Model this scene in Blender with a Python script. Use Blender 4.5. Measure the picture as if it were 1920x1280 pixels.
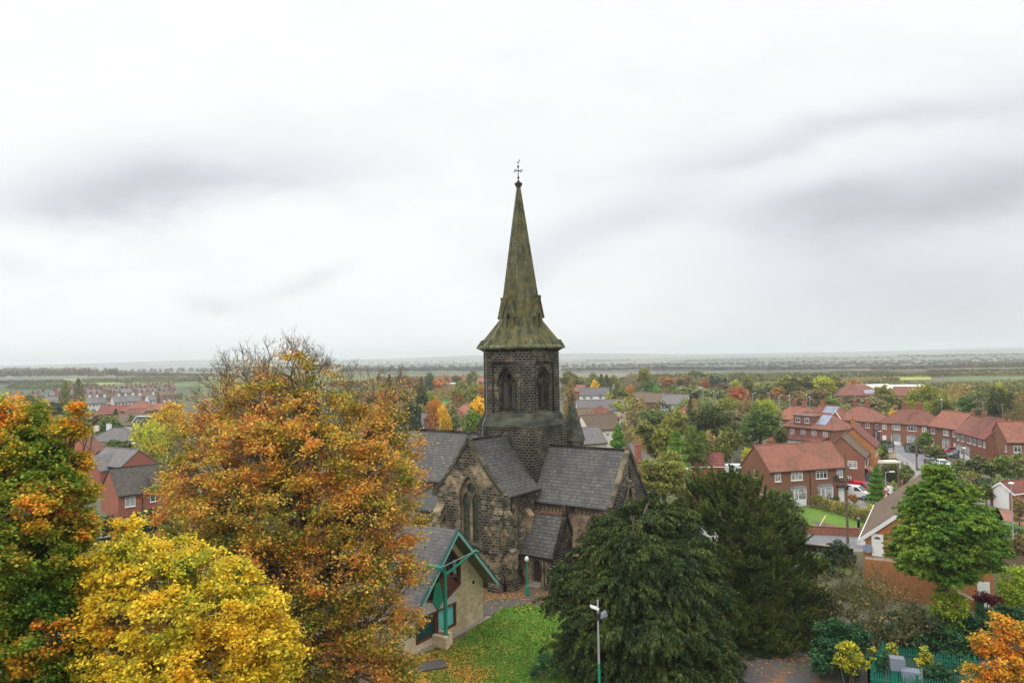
import bpy, math, random
import numpy as np
from mathutils import Matrix, Vector
from mathutils.geometry import tessellate_polygon
R = math.radians
SC = bpy.context.scene
COL = SC.collection
for _o in list(bpy.data.objects):
    bpy.data.objects.remove(_o)

# ---------------------------------------------------------------- camera
EYE = Vector((0, 0, 21.5))
FOC = 1400.0                      # focal length in photo pixels (photo is 1920 wide)
PITCH, ROLL = R(1.35), R(-1.0)
ROT = Matrix.Rotation(math.pi / 2 + PITCH, 3, 'X') @ Matrix.Rotation(ROLL, 3, 'Z')
cam_d = bpy.data.cameras.new('camera')
cam_d.sensor_width = 36.0
cam_d.lens = 36.0 * FOC / 1920.0
cam_d.clip_start, cam_d.clip_end = 0.5, 30000
cam = bpy.data.objects.new('camera', cam_d)
COL.objects.link(cam)
cam.matrix_world = Matrix.Translation(EYE) @ ROT.to_4x4()
SC.camera = cam

# ---------------------------------------------------------------- exposure and render settings
SC.view_settings.view_transform = 'Standard'
SC.view_settings.look = 'None'
SC.view_settings.exposure = 0.0
SC.view_settings.gamma = 1.0
SC.view_settings.use_curve_mapping = False
SC.cycles.use_denoising = True
SC.cycles.max_bounces = 6
SC.cycles.diffuse_bounces = 3
SC.cycles.glossy_bounces = 2
SC.cycles.transmission_bounces = 3
SC.cycles.volume_bounces = 1
SC.cycles.transparent_max_bounces = 4
SC.cycles.caustics_reflective = False
SC.cycles.caustics_refractive = False

# ---------------------------------------------------------------- node helpers
class NT:
    def __init__(s, tree):
        s.t = tree; s.n = tree.nodes; s.l = tree.links
    def new(s, typ, **kw):
        n = s.n.new(typ)
        for k, v in kw.items():
            setattr(n, k, v)
        return n
    def put(s, sock, v):
        if isinstance(v, bpy.types.NodeSocket):
            s.l.new(v, sock)
        elif v is not None:
            if hasattr(sock.default_value, '__len__') and not hasattr(v, '__len__'):
                v = (v, v, v, 1.0)[:len(sock.default_value)]
            elif hasattr(v, '__len__') and len(sock.default_value) == 4 and len(v) == 3:
                v = tuple(v) + (1.0,)
            sock.default_value = v
    def m(s, op, a, b=None, c=None, clamp=False):
        n = s.new('ShaderNodeMath', operation=op, use_clamp=clamp)
        for i, v in enumerate((a, b, c)):
            if v is not None:
                s.put(n.inputs[i], v)
        return n.outputs[0]
    def mix(s, fac, a, b, blend='MIX'):
        n = s.new('ShaderNodeMixRGB', blend_type=blend)
        s.put(n.inputs[0], fac); s.put(n.inputs[1], a); s.put(n.inputs[2], b)
        return n.outputs[0]
    def noise(s, vec, scale, detail=3, rough=0.55, dist=0.0):
        n = s.new('ShaderNodeTexNoise')
        if vec is not None: s.put(n.inputs['Vector'], vec)
        n.inputs['Scale'].default_value = scale; n.inputs['Detail'].default_value = detail
        n.inputs['Roughness'].default_value = rough; n.inputs['Distortion'].default_value = dist
        return n.outputs['Fac']
    def ramp(s, fac, stops, interp='LINEAR'):
        n = s.new('ShaderNodeValToRGB'); cr = n.color_ramp; cr.interpolation = interp
        while len(cr.elements) < len(stops): cr.elements.new(0.5)
        for e, (p, c) in zip(cr.elements, stops):
            e.position = p
            e.color = (c, c, c, 1) if not hasattr(c, '__len__') else tuple(c)[:3] + (1,)
        s.put(n.inputs[0], fac)
        return n.outputs[0]
    def vmul(s, vec, k):
        n = s.new('ShaderNodeVectorMath', operation='MULTIPLY'); s.put(n.inputs[0], vec); s.put(n.inputs[1], k)
        return n.outputs[0]

def lin(r, g, b):
    f = lambda v: (v / 255 / 12.92) if v <= 10 else ((v / 255 + 0.055) / 1.055) ** 2.4
    return (f(r), f(g), f(b))

# ---------------------------------------------------------------- world: overcast cloud deck over a physical sky
SUN_EL, SUN_AZ = R(38), R(205)     # soft brightness behind the cloud, behind and left of the camera
world = bpy.data.worlds.new('World'); SC.world = world
world.use_nodes = True
w = NT(world.node_tree); w.n.clear()
tc = w.new('ShaderNodeTexCoord')
sep = w.new('ShaderNodeSeparateXYZ'); w.put(sep.inputs[0], tc.outputs['Generated'])
dx, dy, dz = sep.outputs
dyc = w.m('MAXIMUM', w.m('ABSOLUTE', dy), 0.08)
az = w.m('DIVIDE', dx, dyc); el = w.m('DIVIDE', dz, dyc)
zc = w.m('ADD', w.m('MAXIMUM', dz, 0.0), 0.13)
cmb = w.new('ShaderNodeCombineXYZ'); w.put(cmb.inputs[0], w.m('DIVIDE', dx, zc)); w.put(cmb.inputs[1], w.m('DIVIDE', dy, zc))
n1 = w.noise(cmb.outputs[0], 0.75, 5, 0.5, 0.4)
cm2 = w.new('ShaderNodeCombineXYZ'); w.put(cm2.inputs[0], w.m('MULTIPLY', az, 2.4)); w.put(cm2.inputs[1], w.m('MULTIPLY', el, 5.2))
n2 = w.noise(cm2.outputs[0], 2.2, 6, 0.55, 0.3)
n3 = w.noise(cm2.outputs[0], 0.9, 5, 0.55, 0.5)
wob = w.m('MULTIPLY', w.m('SUBTRACT', n2, 0.5), 0.06)
wob1 = w.m('MULTIPLY', w.m('SUBTRACT', n3, 0.5), 0.10)
azw = w.m('ADD', az, w.m('MULTIPLY', wob1, 2.0)); elw = w.m('ADD', w.m('ADD', el, wob), wob1)
BLOBS = [  # azimuth tangent, elevation tangent, half length, half height, tilt, depth, bottom sharpness
    (-0.53, 0.228, 0.160, 0.042, 0.03, 0.31, 1.25), (-0.36, 0.250, 0.17, 0.032, 0.05, 0.18, 1.5),
    (-0.42, 0.29, 0.30, 0.05, 0.05, 0.06, 1.2),
    (-0.66, 0.145, 0.035, 0.016, 0.0, 0.09, 1.5), (-0.375, 0.090, 0.050, 0.018, -0.1, 0.13, 1.5), (-0.275, 0.104, 0.045, 0.012, 0.15, 0.13, 1.5),
    (0.66, 0.215, 0.24, 0.050, 0.18, 0.34, 1.3), (0.40, 0.195, 0.120, 0.032, 0.10, 0.22, 1.3), (0.14, 0.180, 0.14, 0.035, 0.35, 0.16, 1.2),
    (0.03, 0.115, 0.05, 0.035, 0.3, 0.07, 1.0), (0.45, 0.290, 0.26, 0.024, 0.16, 0.18, 1.5), (0.72, 0.34, 0.20, 0.06, 0.25, 0.10, 1.0),
    (0.58, 0.05, 0.36, 0.13, 0.0, 0.34, 1.0), (0.34, 0.30, 0.55, 0.17, 0.1, 0.06, 1.0), (0.10, 0.005, 0.16, 0.016, 0.0, 0.05, 1.0), (-0.55, 0.003, 0.3, 0.012, 0.0, 0.05, 1.0),
]
dark = w.m('ADD', w.m('MULTIPLY', w.m('SUBTRACT', n1, 0.48, clamp=True), 0.08), w.m('MULTIPLY', w.m('SUBTRACT', n2, 0.46, clamp=True), 0.22))
for a0, e0, ra, re, th, dep, sh in BLOBS:
    da = w.m('SUBTRACT', azw, a0); de = w.m('SUBTRACT', w.m('SUBTRACT', elw, e0), w.m('MULTIPLY', da, th))
    ded = w.m('MULTIPLY', w.m('MINIMUM', de, 0.0), sh); deu = w.m('MAXIMUM', de, 0.0)
    q = w.m('ADD', w.m('POWER', w.m('DIVIDE', w.m('ABSOLUTE', da), ra), 2.0),
            w.m('POWER', w.m('DIVIDE', w.m('ADD', w.m('ABSOLUTE', ded), deu), re), 2.0))
    dark = w.m('ADD', dark, w.m('MULTIPLY', w.m('POWER', 2.718, w.m('MULTIPLY', q, -1.0)), dep))
front = w.m('GREATER_THAN', dy, 0.0)
darkf = w.m('ADD', w.m('MULTIPLY', dark, front), w.m('MULTIPLY', w.m('SUBTRACT', 1.0, front), w.m('MULTIPLY', n1, 0.2)))
lum = w.m('MAXIMUM', w.m('SUBTRACT', 1.085, darkf), 0.35)
zen = w.m('ADD', 1.0, w.m('MULTIPLY', w.m('MULTIPLY', w.m('SUBTRACT', dz, 0.44, clamp=True), 1.0), 3.2))   # overcast skies are brighter overhead
lum = w.m('MULTIPLY', lum, zen)
tint = w.mix(w.m('MULTIPLY', dark, 3.2, clamp=True), (0.985, 1.0, 0.995), (0.955, 0.975, 1.03))
ccol = w.mix(1.0, tint, (1, 1, 1), 'MULTIPLY')
cl = w.new('ShaderNodeVectorMath', operation='SCALE'); w.put(cl.inputs[0], ccol); w.put(cl.inputs[3], lum)
sky = w.new('ShaderNodeTexSky', sky_type='NISHITA', sun_disc=False, sun_elevation=SUN_EL, sun_rotation=SUN_AZ)
skys = w.new('ShaderNodeVectorMath', operation='SCALE'); w.put(skys.inputs[0], sky.outputs[0]); skys.inputs[3].default_value = 0.08
mixs = w.mix(0.94, skys.outputs[0], cl.outputs[0])
bg = w.new('ShaderNodeBackground'); w.put(bg.inputs[0], mixs); bg.inputs[1].default_value = 1.0
wo = w.new('ShaderNodeOutputWorld'); w.l.new(bg.outputs[0], wo.inputs[0])

# ---------------------------------------------------------------- one soft sun behind the cloud
sun_d = bpy.data.lights.new('sun', 'SUN'); sun_d.energy = 0.9; sun_d.angle = R(25); sun_d.color = (1, 0.97, 0.92)
sun = bpy.data.objects.new('sun', sun_d); COL.objects.link(sun)
sdir = Vector((math.sin(SUN_AZ) * math.cos(SUN_EL), math.cos(SUN_AZ) * math.cos(SUN_EL), math.sin(SUN_EL)))
sun.rotation_euler = sdir.to_track_quat('Z', 'Y').to_euler()

# ---------------------------------------------------------------- survey helpers: from the photo's pixels to places on the ground
def ray(px, py):
    return ROT @ Vector(((px - 960) / FOC, (640 - py) / FOC, -1.0))
def at(px, py, Y):                 # the point seen at a pixel, Y metres ahead
    d = ray(px, py); return EYE + d * (Y / d.y)
def gnd(px, py, z=0.0):            # the point on level z seen at a pixel
    d = ray(px, py); return EYE + d * ((z - EYE.z) / d.z)
def gz(x, y):                      # the lie of the land
    d = math.hypot(x, y)
    s = lambda a, b: max(0.0, min(1.0, (d - a) / (b - a))) ** 2 * (3 - 2 * max(0.0, min(1.0, (d - a) / (b - a))))
    z = -5.0 * s(500, 1600) + 9 * s(2200, 3600) + 34 * s(4300, 8200)
    z += s(1500, 3500) * (4.0 * math.sin(x / 700 + 1.0) + 3.0 * math.sin(x / 390 + y / 900) + 2.5 * math.sin(y / 420 + x / 1300))
    z += s(5200, 7600) * max(0.0, 22 * math.sin(x / 1500 + 2.2) + 13 * math.sin(x / 620 + .5) + 10)
    if x < 0: z += 6.0 * s(650, 1100) * min(1.0, -x / 300) * (1 - s(1900, 2500))
    return z

# ---------------------------------------------------------------- object helpers
def props(o, label=None, cat=None, group=None, kind=None):
    if label: o['label'] = label
    if cat: o['category'] = cat
    if group: o['group'] = group
    if kind: o['kind'] = kind
    return o
def empty(name, loc=(0, 0, 0), rz=0.0, label=None, cat=None, group=None, parent=None):
    o = bpy.data.objects.new(name, None); COL.objects.link(o)
    o.location = loc; o.rotation_euler = (0, 0, rz); o.empty_display_size = 0.5
    if parent: o.parent = parent
    return props(o, label, cat, group)
def link(name, me, parent=None, loc=None, rot=None):
    o = bpy.data.objects.new(name, me); COL.objects.link(o)
    if parent: o.parent = parent
    if loc is not None: o.location = loc
    if rot is not None: o.rotation_euler = rot
    return o

class MB:
    """collects faces and links them as one mesh object; UVs are metres along and up every face"""
    def __init__(s): s.v = []; s.f = []; s.smooth = False
    def poly(s, pts):
        i = len(s.v); s.v += [tuple(p) for p in pts]; s.f.append(tuple(range(i, i + len(pts)))); return s
    def box(s, x0, y0, z0, x1, y1, z1):
        return s.hexa([(x0, y0, z0), (x1, y0, z0), (x1, y1, z0), (x0, y1, z0)], [(x0, y0, z1), (x1, y0, z1), (x1, y1, z1), (x0, y1, z1)])
    def hexa(s, lo, hi):           # any prism: bottom loop counter-clockwise from above, and top loop
        i = len(s.v); n = len(lo); s.v += [tuple(p) for p in lo] + [tuple(p) for p in hi]
        s.f.append(tuple(i + k for k in reversed(range(n)))); s.f.append(tuple(i + n + k for k in range(n)))
        for k in range(n):
            j = (k + 1) % n; s.f.append((i + k, i + j, i + n + j, i + n + k))
        return s
    def tube(s, p0, p1, r0, r1=None, n=6, cap=True):
        r1 = r0 if r1 is None else r1
        p0, p1 = Vector(p0), Vector(p1); d = (p1 - p0)
        if d.length < 1e-6: return s
        d.normalize(); a = d.orthogonal().normalized(); b = d.cross(a); i = len(s.v)
        for p, r in ((p0, r0), (p1, r1)):
            for k in range(n):
                t = 2 * math.pi * k / n; s.v.append(tuple(p + a * (r * math.cos(t)) + b * (r * math.sin(t))))
        for k in range(n):
            j = (k + 1) % n; s.f.append((i + k, i + j, i + n + j, i + n + k))
        if cap:
            s.f.append(tuple(i + k for k in reversed(range(n)))); s.f.append(tuple(i + n + k for k in range(n)))
        return s
    def chain(s, pts, rad, n=6):
        for k in range(len(pts) - 1):
            r = rad if not hasattr(rad, '__len__') else None
            s.tube(pts[k], pts[k + 1], r if r is not None else rad[k], r if r is not None else rad[k + 1], n)
        return s
    def lathe(s, prof, cx=0, cy=0, n=16):
        i = len(s.v)
        for r, z in prof:
            for k in range(n):
                t = 2 * math.pi * k / n; s.v.append((cx + r * math.cos(t), cy + r * math.sin(t), z))
        for q in range(len(prof) - 1):
            for k in range(n):
                j = (k + 1) % n; s.f.append((i + q * n + k, i + q * n + j, i + (q + 1) * n + j, i + (q + 1) * n + k))
        s.f.append(tuple(i + k for k in reversed(range(n)))); s.f.append(tuple(i + (len(prof) - 1) * n + k for k in range(n)))
        return s
    def wall(s, outer, holes, y0, y1):
        """a slab in the x-z plane from y0 (outside) to y1, with openings right through it"""
        loops = [outer] + list(holes)
        tri = tessellate_polygon([[Vector((x, z, 0)) for x, z in lp] for lp in loops])
        flat = [p for lp in loops for p in lp]
        area = 0
        for t in tri:
            a, b, c = (flat[k] for k in t)
            ccw = (b[0] - a[0]) * (c[1] - a[1]) - (b[1] - a[1]) * (c[0] - a[0]) > 0
            t = t if ccw else t[::-1]
            s.poly([(flat[k][0], y0, flat[k][1]) for k in t]); s.poly([(flat[k][0], y1, flat[k][1]) for k in reversed(t)])
        for li, lp in enumerate(loops):
            sg = sum(lp[k][0] * lp[(k + 1) % len(lp)][1] - lp[(k + 1) % len(lp)][0] * lp[k][1] for k in range(len(lp))) > 0
            q = lp if sg == (li == 0) else lp[::-1]
            for k in range(len(q)):
                a, b = q[k], q[(k + 1) % len(q)]
                s.poly([(a[0], y0, a[1]), (a[0], y1, a[1]), (b[0], y1, b[1]), (b[0], y0, b[1])])
        return s
    def xf(s, M, start=0):
        for k in range(start, len(s.v)): s.v[k] = tuple(M @ Vector(s.v[k]))
        return s
    def mesh(s, name, mat):
        me = bpy.data.meshes.new(name); me.from_pydata(s.v, [], s.f)
        uv = me.uv_layers.new(name='UVMap').data
        Z = Vector((0, 0, 1))
        for p in me.polygons:
            n = p.normal
            if abs(n.z) > 0.96 or n.length < 0.5: t, b = Vector((1, 0, 0)), Vector((0, 1, 0))
            else: t = Z.cross(n).normalized(); b = n.cross(t)
            for li in p.loop_indices:
                co = me.vertices[me.loops[li].vertex_index].co; uv[li].uv = (co.dot(t), co.dot(b))
        if s.smooth:
            for p in me.polygons: p.use_smooth = True
        if mat: me.materials.append(mat)
        return me
    def build(s, name, mat, parent=None, loc=None, rot=None):
        return link(name, s.mesh(name, mat), parent, loc, rot)

def np_mesh(name, V, nper, mat, uv=None):
    """V: (faces*nper, 3) – separate little faces, used for leaves"""
    me = bpy.data.meshes.new(name); nv = len(V); nf = nv // nper
    me.vertices.add(nv); me.vertices.foreach_set('co', np.ascontiguousarray(V, np.float32).ravel())
    me.loops.add(nv); me.loops.foreach_set('vertex_index', np.arange(nv, dtype=np.int32))
    me.polygons.add(nf); me.polygons.foreach_set('loop_start', np.arange(0, nv, nper, dtype=np.int32))
    me.update(calc_edges=True)
    if mat: me.materials.append(mat)
    return me

def copy_tree(o, parent=None):
    c = o.copy(); COL.objects.link(c)
    if parent: c.parent = parent
    for ch in list(o.children): copy_tree(ch, c)
    return c
# ---------------------------------------------------------------- materials
def mat(name, rough=0.85, spec=0.2):
    m = bpy.data.materials.new(name); m.use_nodes = True
    k = NT(m.node_tree); b = m.node_tree.nodes['Principled BSDF']
    b.inputs['Roughness'].default_value = rough; b.inputs['Specular IOR Level'].default_value = spec
    return m, k, b
def pos(k): return k.new('ShaderNodeNewGeometry').outputs['Position']
def uvn(k): return k.new('ShaderNodeUVMap').outputs[0]
def objc(k): return k.new('ShaderNodeTexCoord').outputs['Object']
def bump(k, b, h, strength=0.3, dist=0.03):
    n = k.new('ShaderNodeBump'); n.inputs['Strength'].default_value = strength; n.inputs['Distance'].default_value = dist
    k.put(n.inputs['Height'], h); k.l.new(n.outputs[0], b.inputs['Normal'])
def brick(k, vec, c1, c2, mo, bw, rh, ms, bias=0.0, smooth=0.2, off=0.5):
    n = k.new('ShaderNodeTexBrick'); n.offset = off; n.inputs['Scale'].default_value = 1.0
    k.put(n.inputs['Vector'], vec); k.put(n.inputs['Color1'], c1); k.put(n.inputs['Color2'], c2); k.put(n.inputs['Mortar'], mo)
    n.inputs['Brick Width'].default_value = bw; n.inputs['Row Height'].default_value = rh
    n.inputs['Mortar Size'].default_value = ms; n.inputs['Mortar Smooth'].default_value = smooth; n.inputs['Bias'].default_value = bias
    return n
def plain(name, c, rough=0.7, spec=0.3, var=0.15, scale=6.0, metal=0.0):
    m, k, b = mat(name, rough, spec)
    f = k.noise(objc(k), scale, 4, 0.6)
    c = Vector(c)
    k.l.new(k.mix(f, tuple(c * (1 - var * 1.6)), tuple(c * (1 + var * 1.6))), b.inputs['Base Color'])
    b.inputs['Metallic'].default_value = metal
    return m
def masonry(name, darkc, midc, palec, mortar, soot=0.5, bw=0.52, rh=0.27, ms=0.016, moss=0.0, sootscale=0.28):
    m, k, b = mat(name, 0.92, 0.12)
    p = pos(k); u = uvn(k)
    br = brick(k, u, (0, 0, 0), (1, 1, 1), (0.5, 0.5, 0.5), bw, rh, ms)
    br2 = brick(k, u, (0, 0, 0), (1, 1, 1), (0.5, 0.5, 0.5), bw * 2, rh * 2, 0.0, off=0.37)
    big = k.noise(p, sootscale, 5, 0.62, 0.5); mid = k.noise(p, 1.7, 4, 0.6)
    rnd = k.m('ADD', k.m('MULTIPLY', br.outputs['Color'], 0.5), k.m('MULTIPLY', k.m('SUBTRACT', mid, 0.5), 0.9))
    rnd = k.m('ADD', rnd, k.m('MULTIPLY', br2.outputs['Color'], 0.18))
    tone = k.m('ADD', rnd, k.m('MULTIPLY', k.m('SUBTRACT', big, soot), 2.6))
    col = k.ramp(tone, [(0.05, darkc), (0.42, midc), (0.95, palec)])
    gr = k.noise(p, 9, 3, 0.7)
    col = k.mix(0.5, col, k.ramp(gr, [(0.25, 0.45), (0.75, 1.25)]), 'MULTIPLY')
    mm = k.ramp(k.noise(p, 0.9, 3, 0.6), [(0.35, 0.25), (0.6, 1.0)])
    col = k.mix(k.m('MULTIPLY', br.outputs['Fac'], mm), col, mortar)
    if moss:
        mo = k.ramp(k.noise(p, 0.7, 4, 0.6), [(0.5, 0.0), (0.68, 1.0)])
        col = k.mix(k.m('MULTIPLY', mo, moss), col, lin(92, 96, 58))
    k.l.new(col, b.inputs['Base Color'])
    bump(k, b, k.m('SUBTRACT', k.m('MULTIPLY', gr, 0.5), br.outputs['Fac']), 0.5, 0.02)
    return m
def roofing(name, c1, c2, gap, bw, rh, gapw=0.03, rough=0.6, patch=None, spec=0.3, lichen=0.0, course=0.55):
    """slates or tiles: u runs along the course, v up the slope"""
    m, k, b = mat(name, rough, spec)
    u = uvn(k); p = pos(k)
    sp = k.new('ShaderNodeSeparateXYZ'); k.put(sp.inputs[0], u)
    fr = k.m('FRACT', k.m('DIVIDE', sp.outputs[1], rh))
    br = brick(k, u, (0, 0, 0), (1, 1, 1), (0.5, 0.5, 0.5), bw, rh, gapw * 0.4)
    f = k.m('ADD', k.m('MULTIPLY', br.outputs['Color'], 0.6), k.m('MULTIPLY', k.noise(p, 0.5, 4, 0.6), 0.5))
    col = k.ramp(f, [(0.1, c1), (0.9, c2)])
    line = k.ramp(fr, [(0.0, 1.0), (gapw / rh * 1.4, 0.0)])
    col = k.mix(k.m('MULTIPLY', line, course), col, gap)
    if patch: col = k.mix(k.ramp(k.noise(p, 0.35, 4, 0.6, 0.6), [(0.5, 0.0), (0.66, 0.8)]), col, patch)
    oi_ = k.new('ShaderNodeObjectInfo'); vs_ = k.new('ShaderNodeVectorMath', operation='SCALE'); k.put(vs_.inputs[0], col); k.put(vs_.inputs[3], k.m('ADD', 0.84, k.m('MULTIPLY', oi_.outputs['Random'], 0.3))); col = vs_.outputs[0]      # no two houses were built of quite the same batch
    if lichen: col = k.mix(k.m('MULTIPLY', k.ramp(k.noise(p, 2.2, 4, 0.7), [(0.6, 0.0), (0.72, 1.0)]), lichen), col, lin(176, 172, 160))
    k.l.new(col, b.inputs['Base Color'])
    bump(k, b, k.m('SUBTRACT', k.m('SUBTRACT', 1.0, fr), k.m('MULTIPLY', br.outputs['Fac'], 0.4)), 0.6, 0.03)
    return m
def brickwall(name, c1, c2, mortar):
    m, k, b = mat(name, 0.88, 0.15)
    u = uvn(k); p = pos(k)
    br = brick(k, u, c1, c2, mortar, 0.225, 0.075, 0.010, smooth=0.3)
    big = k.noise(p, 0.35, 4, 0.6); fine = k.noise(p, 4, 3, 0.6)
    col = k.mix(0.6, br.outputs['Color'], k.ramp(big, [(0.3, 0.78), (0.7, 1.12)]), 'MULTIPLY')
    col = k.mix(0.5, col, k.ramp(fine, [(0.3, 0.75), (0.7, 1.15)]), 'MULTIPLY')
    oi_ = k.new('ShaderNodeObjectInfo'); vs_ = k.new('ShaderNodeVectorMath', operation='SCALE'); k.put(vs_.inputs[0], col); k.put(vs_.inputs[3], k.m('ADD', 0.84, k.m('MULTIPLY', oi_.outputs['Random'], 0.3))); col = vs_.outputs[0]      # no two houses were built of quite the same batch
    k.l.new(col, b.inputs['Base Color'])
    bump(k, b, br.outputs['Fac'], -0.3, 0.01)
    return m
def leafmat(name, stops, scale=0.35, spread=0.25, trans=0.3, detail=3, rndv=0.35, contrast=1.0):
    """leaf colours belong to the leaves: patches of turned and unturned leaves through the crown"""
    m, k, b = mat(name, 0.6, 0.25)
    o = objc(k)
    g = k.new('ShaderNodeNewGeometry')
    f = k.m('ADD', k.noise(o, scale, detail, 0.62), k.m('MULTIPLY', k.m('SUBTRACT', g.outputs['Random Per Island'], 0.5), spread))
    f = k.ramp(f, [(0.5 - 0.25 / contrast, 0.0), (0.5 + 0.25 / contrast, 1.0)])
    col = k.ramp(f, stops)
    r2 = k.new('ShaderNodeTexWhiteNoise', noise_dimensions='1D'); k.put(r2.inputs['W'], k.m('MULTIPLY', g.outputs['Random Per Island'], 917.3))
    v = k.m('ADD', 1 - rndv, k.m('MULTIPLY', r2.outputs[0], 2 * rndv))
    sc = k.new('ShaderNodeVectorMath', operation='SCALE'); k.put(sc.inputs[0], col); k.put(sc.inputs[3], v)
    k.l.new(sc.outputs[0], b.inputs['Base Color'])
    if trans:
        t = k.new('ShaderNodeBsdfTranslucent'); k.l.new(sc.outputs[0], t.inputs[0])
        mx = k.new('ShaderNodeMixShader'); mx.inputs[0].default_value = trans
        k.l.new(b.outputs[0], mx.inputs[1]); k.l.new(t.outputs[0], mx.inputs[2])
        k.l.new(mx.outputs[0], m.node_tree.nodes['Material Output'].inputs[0])
    return m
def objleaf(name, trans=0.25, scale=0.25):
    """foliage whose own colour comes from the object's colour, with a paler and a browner share of leaves"""
    m, k, b = mat(name, 0.65, 0.2)
    oi = k.new('ShaderNodeObjectInfo'); o = objc(k); g = k.new('ShaderNodeNewGeometry')
    add = k.new('ShaderNodeVectorMath', operation='ADD'); k.put(add.inputs[0], o)
    k.put(add.inputs[1], k.m('MULTIPLY', oi.outputs['Random'], 40.0))
    n = k.noise(add.outputs[0], scale, 4, 0.65)
    hs = k.new('ShaderNodeVectorMath', operation='MULTIPLY'); k.put(hs.inputs[0], k.mix(0.22, oi.outputs['Color'], lin(176, 158, 64))); hs.inputs[1].default_value = (1.34, 1.32, 1.15)
    h2 = k.new('ShaderNodeVectorMath', operation='MULTIPLY'); k.put(h2.inputs[0], oi.outputs['Color']); h2.inputs[1].default_value = (0.58, 0.66, 0.52)
    f = k.m('ADD', n, k.m('MULTIPLY', k.m('SUBTRACT', g.outputs['Random Per Island'], 0.5), 0.3))
    col = k.mix(k.ramp(f, [(0.35, 0.0), (0.65, 1.0)]), h2.outputs[0], hs.outputs[0])
    r2 = k.new('ShaderNodeTexWhiteNoise', noise_dimensions='1D'); k.put(r2.inputs['W'], k.m('MULTIPLY', g.outputs['Random Per Island'], 517.3))
    sc = k.new('ShaderNodeVectorMath', operation='SCALE'); k.put(sc.inputs[0], col); k.put(sc.inputs[3], k.m('ADD', 0.65, k.m('MULTIPLY', r2.outputs[0], 0.7)))
    k.l.new(sc.outputs[0], b.inputs['Base Color'])
    if trans:
        t = k.new('ShaderNodeBsdfTranslucent'); k.l.new(sc.outputs[0], t.inputs[0])
        mx = k.new('ShaderNodeMixShader'); mx.inputs[0].default_value = trans
        k.l.new(b.outputs[0], mx.inputs[1]); k.l.new(t.outputs[0], mx.inputs[2])
        k.l.new(mx.outputs[0], m.node_tree.nodes['Material Output'].inputs[0])
    return m
def grassmat(name, a, bcol, c=None, scale=0.5, fine=9.0):
    m, k, b = mat(name, 0.9, 0.1)
    p = pos(k)
    col = k.mix(k.ramp(k.noise(p, scale, 5, 0.6), [(0.35, 0.0), (0.65, 1.0)]), a, bcol)
    if c: col = k.mix(k.ramp(k.noise(p, scale * 1.7, 3, 0.6, 0.8), [(0.52, 0.0), (0.66, 1.0)]), col, c)
    col = k.mix(0.6, col, k.ramp(k.noise(p, fine, 3, 0.7), [(0.3, 0.6), (0.7, 1.3)]), 'MULTIPLY')
    k.l.new(col, b.inputs['Base Color'])
    bump(k, b, k.noise(p, fine * 2, 2, 0.7), 0.6, 0.05)
    return m

M = {}
M['tower'] = masonry('tower_stone', lin(44, 42, 40), lin(68, 63, 57), lin(142, 128, 104), lin(156, 148, 132), soot=0.55, ms=0.020)
M['wall'] = masonry('church_stone', lin(54, 50, 46), lin(106, 96, 80), lin(180, 160, 126), lin(168, 156, 132), soot=0.50, ms=0.017, sootscale=0.5)
M['warm'] = masonry('chancel_stone', lin(84, 74, 64), lin(140, 120, 98), lin(180, 156, 124), lin(166, 148, 122), soot=0.42, ms=0.010)
M['trim'] = masonry('dressed_stone', lin(72, 68, 60), lin(112, 102, 86), lin(160, 144, 116), lin(100, 92, 78), soot=0.52, bw=0.9, rh=0.45, ms=0.006, moss=0.2)
M['black'] = masonry('sooty_stone', lin(34, 32, 30), lin(58, 53, 46), lin(96, 84, 66), lin(70, 64, 54), soot=0.48, bw=0.9, rh=0.5, ms=0.006)
def spire_mat():
    m, k, b = mat('spire_stone', 0.92, 0.1)
    u = uvn(k); p = pos(k)
    br = brick(k, u, lin(88, 88, 66), lin(110, 106, 80), lin(70, 70, 54), 0.8, 0.36, 0.012)
    sm = k.new('ShaderNodeVectorMath', operation='MULTIPLY'); k.put(sm.inputs[0], p); sm.inputs[1].default_value = (1.6, 1.6, 0.25)
    st = k.noise(sm.outputs[0], 1.2, 5, 0.62)
    col = k.mix(k.ramp(st, [(0.36, 0.85), (0.58, 0.0)]), br.outputs['Color'], lin(52, 56, 40))
    col = k.mix(k.ramp(k.noise(p, 0.9, 5, 0.65), [(0.5, 0.0), (0.66, 0.65)]), col, lin(130, 112, 50))
    col = k.mix(k.ramp(k.noise(p, 3.5, 4, 0.7), [(0.55, 0.0), (0.72, 0.5)]), col, lin(112, 122, 78))
    col = k.mix(0.5, col, k.ramp(k.noise(p, 11, 3, 0.7), [(0.3, 0.6), (0.7, 1.3)]), 'MULTIPLY')
    k.l.new(col, b.inputs['Base Color']); bump(k, b, br.outputs['Fac'], -0.4, 0.02)
    return m
M['spire'] = spire_mat()
M['mossy'] = masonry('mossy_stone', lin(66, 70, 52), lin(98, 104, 76), lin(136, 140, 106), lin(80, 82, 62), soot=0.45, bw=1.3, rh=0.5, ms=0.012)
M['setoff'] = masonry('setoff_slabs', lin(52, 54, 48), lin(72, 75, 65), lin(100, 102, 86), lin(48, 50, 44), soot=0.45, bw=1.5, rh=0.42, ms=0.018)
M['slate'] = roofing('church_slate', lin(66, 65, 64), lin(102, 99, 94), lin(30, 30, 30), 0.30, 0.36, 0.07, 0.62, patch=lin(70, 69, 71), lichen=0.4, course=0.8)
M['slate_hall'] = roofing('hall_slate', lin(76, 73, 73), lin(106, 102, 100), lin(42, 40, 42), 0.35, 0.30, 0.04, 0.6, patch=lin(78, 72, 75), course=0.6)
M['lead'] = plain('weathered_lead', lin(150, 156, 158), 0.5, 0.4)
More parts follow.
